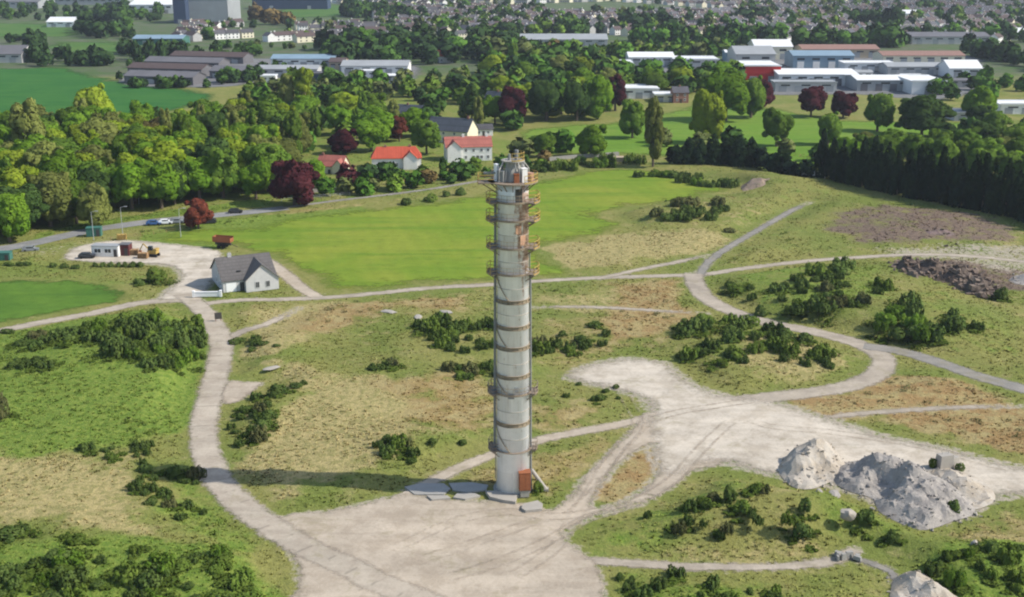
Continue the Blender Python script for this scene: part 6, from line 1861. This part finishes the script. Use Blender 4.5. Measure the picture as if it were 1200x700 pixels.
# ------------------------------------------------------------------ heaps
def heap(name, label, poly_px, mat, peaks, slope=0.75, noise=0.5, grid=0.6, cat='heap', stones=0, stone_mat=None, ssz=(0.3, 0.9), seed=1, sink=0.1, blur=3.0):
    P = resample(GN(poly_px), 0.8, True)
    c = P.mean(0); lo, hi = P.min(0), P.max(0)
    gx, gy = np.meshgrid(np.arange(lo[0], hi[0], grid), np.arange(lo[1], hi[1], grid)); gx, gy = gx.ravel(), gy.ravel()
    gx = gx + rng.uniform(-.25, .25, gx.size) * grid; gy = gy + rng.uniform(-.25, .25, gy.size) * grid
    d = sdf_poly(P, gx, gy); k = d < -0.3
    pts = [Vector(p) for p in P] + [Vector((a, b_)) for a, b_ in zip(gx[k], gy[k])]
    n0 = len(P)
    V, E_, Fc, *_ = delaunay_2d_cdt(pts, [(i, (i + 1) % n0) for i in range(n0)], [], 0, 1e-5)
    V = np.array([(v.x, v.y) for v in V]); Fc = np.array([f for f in Fc if len(f) == 3])
    cen = V[Fc].mean(1); Fc = Fc[sdf_poly(P, cen[:, 0], cen[:, 1]) < 0]
    a, b2, c2 = V[Fc[:, 0]], V[Fc[:, 1]], V[Fc[:, 2]]
    cr = (b2[:, 0] - a[:, 0]) * (c2[:, 1] - a[:, 1]) - (b2[:, 1] - a[:, 1]) * (c2[:, 0] - a[:, 0])
    Fc[cr < 0] = Fc[cr < 0][:, ::-1]
    def height(x, y):
        ins = np.maximum(-sdf_poly(P, x, y), 0); ins = ins * np.clip(1 + 1.6 * fbm(x, y, 4, seed + 3, 3), .25, 2)
        h = np.zeros(x.shape)
        for px, py, hh in peaks:
            q = G(px, py); r_ = np.hypot(x - q.x, y - q.y)
            h = np.maximum(h, hh - slope * r_ * (0.9 + 0.6 * fbm(x, y, 5, seed, 2)))
        h = np.minimum(np.maximum(h, 0.35), ins * slope * 1.15)
        rough = smooth(0, 1.5, ins)
        return h + rough * (fbm(x, y, 5.5, seed + 5, 4) * 2.6 + fbm(x, y, 1.3, seed + 9, 2) * 1.0) * noise
    Z = np.maximum(height(V[:, 0], V[:, 1]), -0.05)
    mbv = [tuple(v) for v in np.column_stack([V - c, Z])]
    faces = [tuple(f) for f in Fc]; mi = [0] * len(faces)
    r = random.Random(seed)
    inside = np.where(d < 1.3)[0]                    # a few stones roll out past the foot
    for s_ in range(stones):
        j = r.choice(list(inside)); x, y = gx[j], gy[j]; z = max(float(height(np.array([x]), np.array([y]))[0]), 0.0)
        sz = r.uniform(*ssz) * r.uniform(.6, 1.2)
        bm = bmesh.new(); bmesh.ops.create_cube(bm, size=1.0)
        M = Matrix.Translation((x - c[0], y - c[1], z + sz * 0.12)) @ Matrix.Rotation(r.uniform(0, 3), 4, Vector((r.uniform(-1, 1), r.uniform(-1, 1), r.uniform(-1, 1) + .01)).normalized())
        M = M @ Matrix.Diagonal((sz * r.uniform(.7, 1.5), sz * r.uniform(.5, 1.0), sz * r.uniform(.3, .7), 1))
        b0 = len(mbv)
        for v in bm.verts: mbv.append(tuple(M @ (v.co * r.uniform(.75, 1.1))))
        for f in bm.faces: faces.append(tuple(b0 + v.index for v in f.verts)); mi.append(1)
        bm.free()
    o = mesh_obj(name, mbv, faces, [mat, stone_mat or mat], midx=mi)
    o.location = (c[0], c[1], 0.10)
    tag(o, label, cat)
    return o
def rock_mat(name, ca, cb, cc):
    b = NB(name); co = b.coord()
    n1 = b.noise(co, 0.25, 6, 0.7); n2 = b.noise(co, 1.5, 6, 0.75)
    c = b.mix(b.sstep(n1, 0.42, 0.6), ca, cb); c = b.mix(b.math('MULTIPLY', b.sstep(n2, 0.5, 0.66), 0.7), c, cc)
    b.bsdf(c, 0.95, 0.05, n2, 0.8, 0.2); return b.mat
M_LIME = rock_mat('white_limestone', (0.43, 0.385, 0.32), (0.36, 0.305, 0.235), (0.28, 0.26, 0.235))
M_SCREE = rock_mat('grey_scree', (0.33, 0.30, 0.265), (0.235, 0.215, 0.195), (0.44, 0.395, 0.335))
M_DRUB = rock_mat('dark_rubble', (0.075, 0.058, 0.048), (0.11, 0.085, 0.068), (0.17, 0.135, 0.11))
M_BROWNROCK = rock_mat('brown_stone', (0.15, 0.11, 0.085), (0.21, 0.165, 0.13), (0.09, 0.068, 0.055))
M_EARTH = rock_mat('bare_earth', (0.27, 0.20, 0.155), (0.20, 0.16, 0.12), (0.16, 0.17, 0.06))
M_PURPLE = rock_mat('purple_brown_spoil', (0.19, 0.135, 0.125), (0.15, 0.115, 0.105), (0.17, 0.16, 0.07))
heap('limestone_heap', 'white limestone cone, the leftmost heap of the clearing', [(912, 552), (920, 538), (940, 528), (968, 528), (988, 540), (990, 556), (972, 566), (950, 574), (928, 571)], M_LIME, [(944, 546, 3.6), (956, 541, 4.2), (972, 546, 3.1)], 0.75, 1.1, 0.8, stones=90, seed=3, ssz=(0.15, 0.55))
heap('scree_heap', 'large grey scree heap with pale right flank, biggest of the clearing', [(976, 556), (985, 545), (1010, 540), (1040, 542), (1065, 548), (1090, 560), (1120, 575), (1140, 592), (1140, 604), (1116, 612), (1094, 620), (1076, 622), (1050, 612), (1030, 600), (1022, 585), (1000, 578), (982, 570)], M_SCREE,
     [(1004, 558, 3.8), (1022, 556, 4.2), (1044, 566, 3.7), (1062, 574, 4.2), (1080, 590, 3.6), (1098, 594, 3.2)], 0.5, 1.35, 0.6, stones=300, seed=5, ssz=(0.12, 0.5))
heap('limestone_bank', 'pale dusty bank joining the scree heap on its right', [(1080, 556), (1105, 548), (1135, 556), (1160, 572), (1165, 588), (1140, 598), (1118, 588), (1096, 572)], M_LIME, [(1108, 562, 2.4), (1130, 574, 1.9)], 0.45, 0.7, 1.0, stones=50, seed=7, ssz=(0.15, 0.5))
heap('gravel_heap', 'pale gravel heap cut by the bottom picture edge', [(1044, 690), (1052, 676), (1072, 672), (1100, 680), (1124, 694), (1140, 716), (1080, 730), (1046, 712)], M_LIME, [(1072, 688, 2.2), (1092, 700, 2.0)], 0.6, 0.7, 0.7, stones=60, seed=9, ssz=(0.12, 0.45))
heap('rubble_heap', 'dark heap of broken brown rubble at the right, beyond the loop road', [(1046, 312), (1068, 307), (1100, 310), (1130, 314), (1150, 322), (1168, 336), (1172, 350), (1152, 352), (1130, 344), (1100, 332), (1070, 328), (1050, 322)], M_DRUB,
     [(1064, 316, 3.6), (1092, 320, 4.0), (1120, 328, 4.0), (1148, 342, 3.6)], 0.9, 1.2, 0.8, stones=420, stone_mat=M_BROWNROCK, ssz=(0.5, 1.6), seed=11)
heap('earth_mound', 'bare pinkish earth mound at the hedge end beyond the pasture', [(868, 220), (880, 212), (900, 211), (916, 216), (920, 224), (904, 230), (880, 229)], M_EARTH, [(888, 220, 3.4), (902, 220, 3.0)], 0.45, 0.6, 1.0, stones=16, seed=13)
heap('spoil_heap', 'left low purple-brown spoil heap before the long conifer hedge', [(992, 258), (1030, 248), (1080, 252), (1092, 264), (1060, 272), (1010, 270)], M_PURPLE, [(1030, 260, 1.8), (1060, 262, 1.8)], 0.22, 0.9, 1.2, stones=60, seed=15, stone_mat=M_DRUB, ssz=(0.5, 1.2))
heap('spoil_heap', 'right low purple-brown spoil heap before the long conifer hedge', [(1060, 278), (1096, 266), (1140, 268), (1158, 280), (1130, 292), (1080, 290)], M_PURPLE, [(1100, 279, 1.8), (1126, 281, 1.6)], 0.22, 0.9, 1.2, stones=60, seed=17, stone_mat=M_DRUB, ssz=(0.5, 1.2))
heap('slate_heap', 'small blue-grey heap at the right picture edge', [(1182, 330), (1196, 322), (1225, 324), (1230, 334), (1200, 338)], M_SCREE, [(1204, 330, 2.0)], 0.5, 0.5, 0.9, stones=20, seed=19)
# boulders and stubs
def boulder(px, py, s, mat, label, name='boulder', sq=(1, .8, .7)):
    bm = bmesh.new(); bmesh.ops.create_icosphere(bm, subdivisions=2, radius=0.5)
    r = random.Random(int(px * 7 + py))
    for v in bm.verts: v.co *= r.uniform(.8, 1.15)
    me = bpy.data.meshes.new(name); bm.to_mesh(me); bm.free(); me.materials.append(mat)
    o = bpy.data.objects.new(name, me); COL.objects.link(o); q = PG(px, py)
    o.location = (q.x, q.y, q.z + s * sq[2] * 0.3); o.scale = (s * sq[0], s * sq[1], s * sq[2]); o.rotation_euler = (0, 0, r.uniform(0, 6))
    tag(o, label, 'boulder')
boulder(993, 607, 2.4, M_LIME, 'white boulder on the grass left of the dark bush')
boulder(978, 582, 2.2, M_SCREE, 'flat grey stone on the bank below the scree', sq=(1.6, .8, .35))
boulder(1142, 640, 1.4, M_LIME, 'small pale rock beside the short path at bottom right')
boulder(960, 578, 1.4, M_SCREE, 'grey stone between white cone and scree heap', sq=(1.2, .8, .5))
for k, (px, py, s) in enumerate([(318, 432, 2.4), (455, 366, 3.0), (490, 372, 2.4), (523, 366, 2.6)]):
    boulder(px, py, s, M_PALECONC, ['pale flat stone in dry grass right of the concrete pad', 'leftmost pale flat slab in the dry grass before the pasture', 'middle grey flat slab in the dry grass before the pasture', 'rightmost pale flat slab in the dry grass before the pasture'][k], 'flat_stone', sq=(1.4, .7, .18))
q = G(1106, 549)
st = MB(); st.box((0, 0, 1.1), (2.6, 1.6, 2.6), 0.3, taper=0.85); st.box((1.6, 0.6, 0.8), (2.0, 1.2, 1.8), 0.6, taper=0.8); st.tube((-0.4, 0, 2.2), (-0.6, 0.1, 3.0), 0.04, n=5); st.tube((0.4, 0.2, 2.2), (0.7, 0.3, 2.9), 0.04, n=5)
o = st.build('concrete_stub', M_PALECONC); o.location = (q.x, q.y, 0.0); tag(o, 'broken pale concrete stub on top of the dusty bank', 'stub')
q = G(994, 655)
st = MB()
for k in range(9):
    st.box((random.uniform(-1.6, 1.6), random.uniform(-.6, .9), 0.35), (random.uniform(.5, 1.2), random.uniform(.3, .7), random.uniform(.4, 1.2)), random.uniform(0, 3), taper=0.8)
o = st.build('masonry_remnant', M_CONC); o.location = (q.x, q.y, 0.1); tag(o, 'crumbled masonry remnant at the end of the narrow bank track', 'ruin')

# ------------------------------------------------------------------ depot and roadside things
def container(name, px, py, dims, rz, body, label, wins=0, doorM=M_DOOR, cat='cabin', roofM=None):
    q = G(px, py); root = empty(name, (q.x, q.y, 0.15), rz); tag(root, label, cat)
    L, W, H_ = dims
    mb = MB(); mb.box((0, 0, H_ / 2), (L, W, H_))
    n = int(L / 0.6)
    for k in range(n): mb.box((-L / 2 + (k + .5) * L / n, -W / 2 - 0.02, H_ / 2), (0.12, 0.06, H_ * 0.94))
    mb.build('body', body, root)
    mb = MB(); mb.box((0, 0, H_ + 0.07), (L + 0.25, W + 0.25, 0.12)); mb.build('roof', roofM or body, root)
    for k in range(wins): window(root, (-L / 2 + L * (k + 0.6) / (wins + 0.6), -W / 2 - 0.05, H_ * 0.56), L / (wins + 1) * 0.75, H_ * 0.4, 'y')
    mb = MB(); mb.box((L / 2 - 0.8, -W / 2 - 0.05, 1.0), (0.9, 0.1, 1.95)); mb.build('door', doorM, root)
container('site_cabin', 126, 300, (7.2, 2.8, 2.8), R(-4), M_WHITE, 'pale site cabin with two dark windows in the depot', 2, roofM=M_SHEETG)
container('storage_container', 148, 299, (2.6, 2.6, 2.9), R(-4), M_MAROON, 'dark brown container right of the site cabin', 0, roofM=M_SHEETD, cat='container')
container('storage_container', 111, 277, (4.0, 2.4, 2.4), R(8), M_TEAL, 'teal container beside the public road above the depot', 0, cat='container')
container('storage_container', 7, 307, (3.0, 2.4, 2.4), R(4), M_TEAL, 'teal box at the left edge by the road', 0, cat='container')

def car(px, py, rz, paint, label, group=None, van=False, z=0.09):
    q = G(px, py); root = empty('parked_car' if not van else 'parked_van', (q.x, q.y, z), rz); tag(root, label, 'van' if van else 'car', group)
    L, W = (4.3, 1.75) if not van else (5.2, 2.0)
    mb = MB()
    prof = [(-L / 2, .3), (L / 2, .3), (L / 2, .75), (L / 2 - .9, .88), (L / 2 - 1.55, 1.42), (-L / 2 + .9, 1.45), (-L / 2 + .1, .95)] if not van else [(-L / 2, .35), (L / 2, .35), (L / 2, .95), (L / 2 - .6, 1.2), (L / 2 - 1.2, 2.1), (-L / 2, 2.15)]
    n = len(prof)
    V = [(x, -W / 2 + (0.12 if z_ > 1 else 0), z_) for x, z_ in prof] + [(x, W / 2 - (0.12 if z_ > 1 else 0), z_) for x, z_ in prof]
    mb.add(V, [tuple(range(n)), tuple(range(2 * n - 1, n - 1, -1))] + [((k + 1) % n, k, n + k, n + (k + 1) % n) for k in range(n)])
    mb.build('body', paint, root)
    mb = MB(); zt = 1.18 if not van else 1.6
    mb.box((0.0 if not van else 1.1, 0, zt), (L * 0.42 if not van else 1.2, W - 0.1, 0.36 if not van else .55)); mb.build('side_window', M_DARKG, root)
    for sx in (-1, 1):
        for sy in (-1, 1):
            mb = MB(); mb.tube((sx * L * .3, sy * (W / 2 - .2), .32), (sx * L * .3, sy * (W / 2 + .02), .32), .32, n=12); mb.build('wheel', M_BLACK, root)
car(102, 303, R(10), M_CARBLACK, 'dark car parked left of the site cabin', z=0.16)
car(194, 263, R(12), M_CARWHITE, 'white car on the public road, nearest the rust-red tree')
car(180, 264, R(12), M_CARBLUE, 'blue-grey car on the public road behind the white one')
car(208, 262, R(12), M_CARGREY, 'grey car on the public road right of the white one')
car(36, 295, R(12), M_CARGREY, 'grey car on the public road at the far left')
car(245, 262, R(190), M_CARBLACK, 'dark car passing behind the rust-red tree')
car(276, 250, R(8), M_CARBLACK, 'dark car on the road between rust-red tree and copper beech')
# digger
q = G(180, 301)
dg = empty('excavator', (q.x, q.y, 0.16), R(170)); tag(dg, 'small yellow excavator parked in the depot', 'excavator')
mb = MB(); mb.box((0, 0, 1.25), (2.4, 1.9, 0.9)); mb.box((-0.9, 0, 1.9), (0.9, 1.8, 0.5)); mb.build('body', M_YELLOW, dg)
mb = MB(); mb.box((0.5, 0.4, 2.15), (1.1, 1.0, 1.3), taper=.9); mb.build('cab', M_DARKG, dg)
for sy in (-1, 1):
    mb = MB(); mb.box((0, sy * 0.85, 0.4), (2.9, 0.5, 0.7), taper=.92); mb.build('track', M_BLACK, dg)
mb = MB(); mb.tube((1.0, -0.3, 1.4), (2.8, -0.3, 3.2), .16, n=6); mb.tube((2.8, -0.3, 3.2), (3.9, -0.3, 1.4), .13, n=6); mb.build('arm', M_YELLOW, dg)
mb = MB(); mb.box((3.8, -0.3, 1.0), (.7, .8, .7), taper=.7); mb.build('bucket', M_RUST, dg)
# timber stacks
for px, py, rz, m_, lb in [(157, 299, 0.1, M_WOOD, 'stack of tan timber between container and excavator'), (168, 303, -0.1, M_WOOD, 'dark brown pallet stack before the excavator'), (143, 281, 0.2, M_YELLOW, 'low yellow stack along the back of the depot')]:
    q = G(px, py); o = MB()
    for k in range(5):
        o.box((0, 0, 0.12 + k * 0.3), (2.6, 1.6, 0.12), 0.03 * k)
        for j in (-1, 0, 1): o.box((j * 1.1, 0, 0.24 + k * 0.3), (0.15, 1.5, 0.12), 0.03 * k)
    ob = o.build('timber_stack', m_); ob.location = (q.x, q.y, 0.15); ob.rotation_euler = (0, 0, rz); tag(ob, lb, 'stack')
# rusty trailer behind the bungalow
q = G(262, 291); tr = empty('farm_trailer', (q.x, q.y, 0.1), R(-14)); tag(tr, 'rusty farm trailer behind the bungalow roof', 'trailer')
mb = MB(); mb.box((0, 0, 1.9), (5.2, 2.2, 0.25)); mb.box((0, -1.05, 2.6), (5.2, .1, 1.3)); mb.box((0, 1.05, 2.6), (5.2, .1, 1.3)); mb.box((-2.55, 0, 2.6), (.1, 2.2, 1.3)); mb.box((2.55, 0, 2.4), (.1, 2.2, .9)); mb.build('bed', M_RUST, tr)
mb = MB(); mb.box((0, 0, 1.3), (4.6, .5, .9)); mb.tube((2.4, 0, 1.2), (4.2, 0, .5), .09, n=6); mb.build('chassis', M_DOOR, tr)
for sx in (-.9, .5):
    for sy in (-1, 1):
        mb = MB(); mb.tube((sx, sy * .8, .55), (sx, sy * 1.1, .55), .55, n=14); mb.build('wheel', M_BLACK, tr)
# planters along the depot front
for i, px in enumerate((112, 121, 130, 139, 146, 156, 164)):
    bush_px(px, 313, 9 if i < 5 else 12, 7, 'gorse', 'small clipped bush along the depot front', 'bush', 'clipped bushes along the depot front')
for i, (px, py) in enumerate([(12, 311), (22, 311), (32, 311), (62, 313), (75, 314), (88, 315)]):
    bush_px(px, py, 12, 6, 'bramble', 'low brownish bush left of the depot', 'bush', 'verge bushes left of the depot')
# lamp posts and poles
lp = None
for i, (px, py) in enumerate([(144, 276), (212, 278), (163, 240), (110, 282)]):
    q = G(px, py)
    if lp is None:
        lp = empty('street_lamp', (q.x, q.y, 0.05)); 
        mb = MB(); mb.tube((0, 0, 0), (0, 0, 8.0), .11, .06, 8); mb.build('pole', M_POLE, lp)
        mb = MB(); mb.tube((0, 0, 8.0), (1.2, 0, 8.3), .05, n=6); mb.build('arm', M_POLE, lp)
        mb = MB(); mb.box((1.5, 0, 8.28), (.8, .3, .14)); mb.build('lamp_head', M_POLE, lp)
        o = lp
    else:
        o = copy_tree(lp)
    o.location = (q.x, q.y, 0.05)
    tag(o, ['thin pale street lamp above the teal container', 'thin pale street lamp on the grass left of the rust-red tree', 'thin street lamp before the woodland', 'street lamp at the depot entrance'][i], 'street lamp', 'street lamps by the public road')
# dark marker post by the junction and a few site posts
q = G(256, 377)
mp_ = empty('signboard', (q.x, q.y, 0.05), R(20)); tag(mp_, 'dark leaning board on posts at the head of the concrete road', 'board')
mb = MB(); mb.box((0, 0, 1.25), (1.5, .08, 1.5)); mb.build('panel', M_DOOR, mp_)
for dx in (-.55, .55):
    mb = MB(); mb.tube((dx, .08, -.2), (dx, .08, 2.0), .05, n=6); mb.build('post', M_RUST, mp_)
# gap in the conifer hedge: white-topped grey hut
container('hut', 952, 213, (8.0, 3.0, 3.2), R(0), M_GREYW, 'grey hut with white roof in the gap of the conifer hedge', 1, roofM=M_TRIM, cat='hut')
# tan field shelter at the pasture corner
q = G(730, 191); fs = empty('field_shelter', (q.x, q.y, 0), 0); tag(fs, 'tan low field shelter at the far right corner of the pasture', 'shelter')
mb = MB(); mb.box((0, 0, 1.1), (6.6, 3, 2.2)); mb.build('wall', M_TANW, fs)
mb = MB(); mb.box((0, 0, 2.27), (7.0, 3.5, .14)); mb.build('roof', M_TANW, fs)
# pasture fence posts with rails, roadside
def fence(name, pts, label, mat, hgt=1.1, step=3.0):
    L = resample(GN(pts), step, curve=False); c = L[0]
    root = empty(name, (c[0], c[1], 0)); tag(root, label, 'fence')
    mb = MB()
    for x, y in L: mb.tube((x - c[0], y - c[1], -.1), (x - c[0], y - c[1], hgt), .06, n=5)
    mb.build('post', mat, root)['kind'] = 'stuff'
    mb = MB()
    for zz in (.45, .95): mb.path([(x - c[0], y - c[1], zz) for x, y in L], .03, 4)
    mb.build('rail', mat, root)
fence('post_fence', [(130, 282), (165, 277), (210, 271), (225, 269)], 'post and rail fence between depot and public road', M_WOOD)
fence('garden_fence', [(330, 236), (375, 232), (410, 229)], 'pale low fence before the cottage garden', M_POLE)
# stone wall bits behind the pasture hedge
def wall(name, pts, th, hgt, mat, label):
    L = resample(GN(pts), 4, curve=False); c = L[0]; mb = MB()
    for a, b_ in zip(L[:-1], L[1:]):
        d = b_ - a; mb.box(((a[0] + b_[0]) / 2 - c[0], (a[1] + b_[1]) / 2 - c[1], hgt / 2), (np.linalg.norm(d) - .003, th, hgt), math.atan2(d[1], d[0]))
    o = mb.build(name, mat); o.location = (c[0], c[1], 0); tag(o, label, 'wall')
wall('stone_wall', [(636, 190), (680, 186), (725, 183)], .5, 1.6, M_CONC, 'long grey wall behind the pasture hedge right of the tower')
wall('stone_wall', [(330, 229), (355, 227), (395, 224)], .4, 1.2, M_CONC, 'low pale wall below the cottage')

plant_bushes()
# ------------------------------------------------------------------ the air
def haze_box(dens):
    m = bpy.data.materials.new('haze'); m.use_nodes = True; t = m.node_tree; t.nodes.clear()
    out = t.nodes.new('ShaderNodeOutputMaterial'); v = t.nodes.new('ShaderNodeVolumePrincipled')
    v.inputs['Color'].default_value = (0.80, 0.88, 1.0, 1); v.inputs['Density'].default_value = dens
    v.inputs['Anisotropy'].default_value = 0.2
    t.links.new(v.outputs[0], out.inputs['Volume'])
    mb = MB(); mb.box((0, 8950, 49), (18600, 19300, 104)); o = mb.build('haze', m)
    tag(o, 'thin blue daylight haze over the land', 'haze', kind='stuff')
haze_box(0.00007)

# ------------------------------------------------------------------ labels: tell look-alikes apart by their order across the view
NUM = 'zero one two three four five six seven eight nine ten eleven twelve thirteen fourteen fifteen sixteen seventeen eighteen nineteen twenty'.split()
ORD = 'zeroth first second third fourth fifth sixth seventh eighth ninth tenth eleventh twelfth thirteenth fourteenth fifteenth sixteenth seventeenth eighteenth nineteenth twentieth'.split()
def pix(o):
    x, y, z = o.location; dz = CAM_H - z
    zc = y * CP + dz * SP
    return 600 + F * x / zc, 350 + F * (dz * CP - y * SP) / zc
by = {}
for o in COL.objects:
    if o.parent is None and o.get('label') and o.get('kind') is None: by.setdefault(o['label'], []).append(o)
for lab_, obs in by.items():
    if len(obs) < 2: continue
    inn = [o for o in obs if -12 < pix(o)[0] < 1212 and pix(o)[1] < 712]
    for o in obs:
        if o not in inn: o['label'] = lab_ + ', outside the frame'
    if 2 <= len(inn) <= 20:
        inn.sort(key=lambda o: pix(o)[0])
        for i, o in enumerate(inn): o['label'] = '%s, %s of %s from left' % (lab_, ORD[i + 1], NUM[len(inn)])
    for o in obs:
        if len(o['label'].split()) > 16: print('LONG', o['label'])
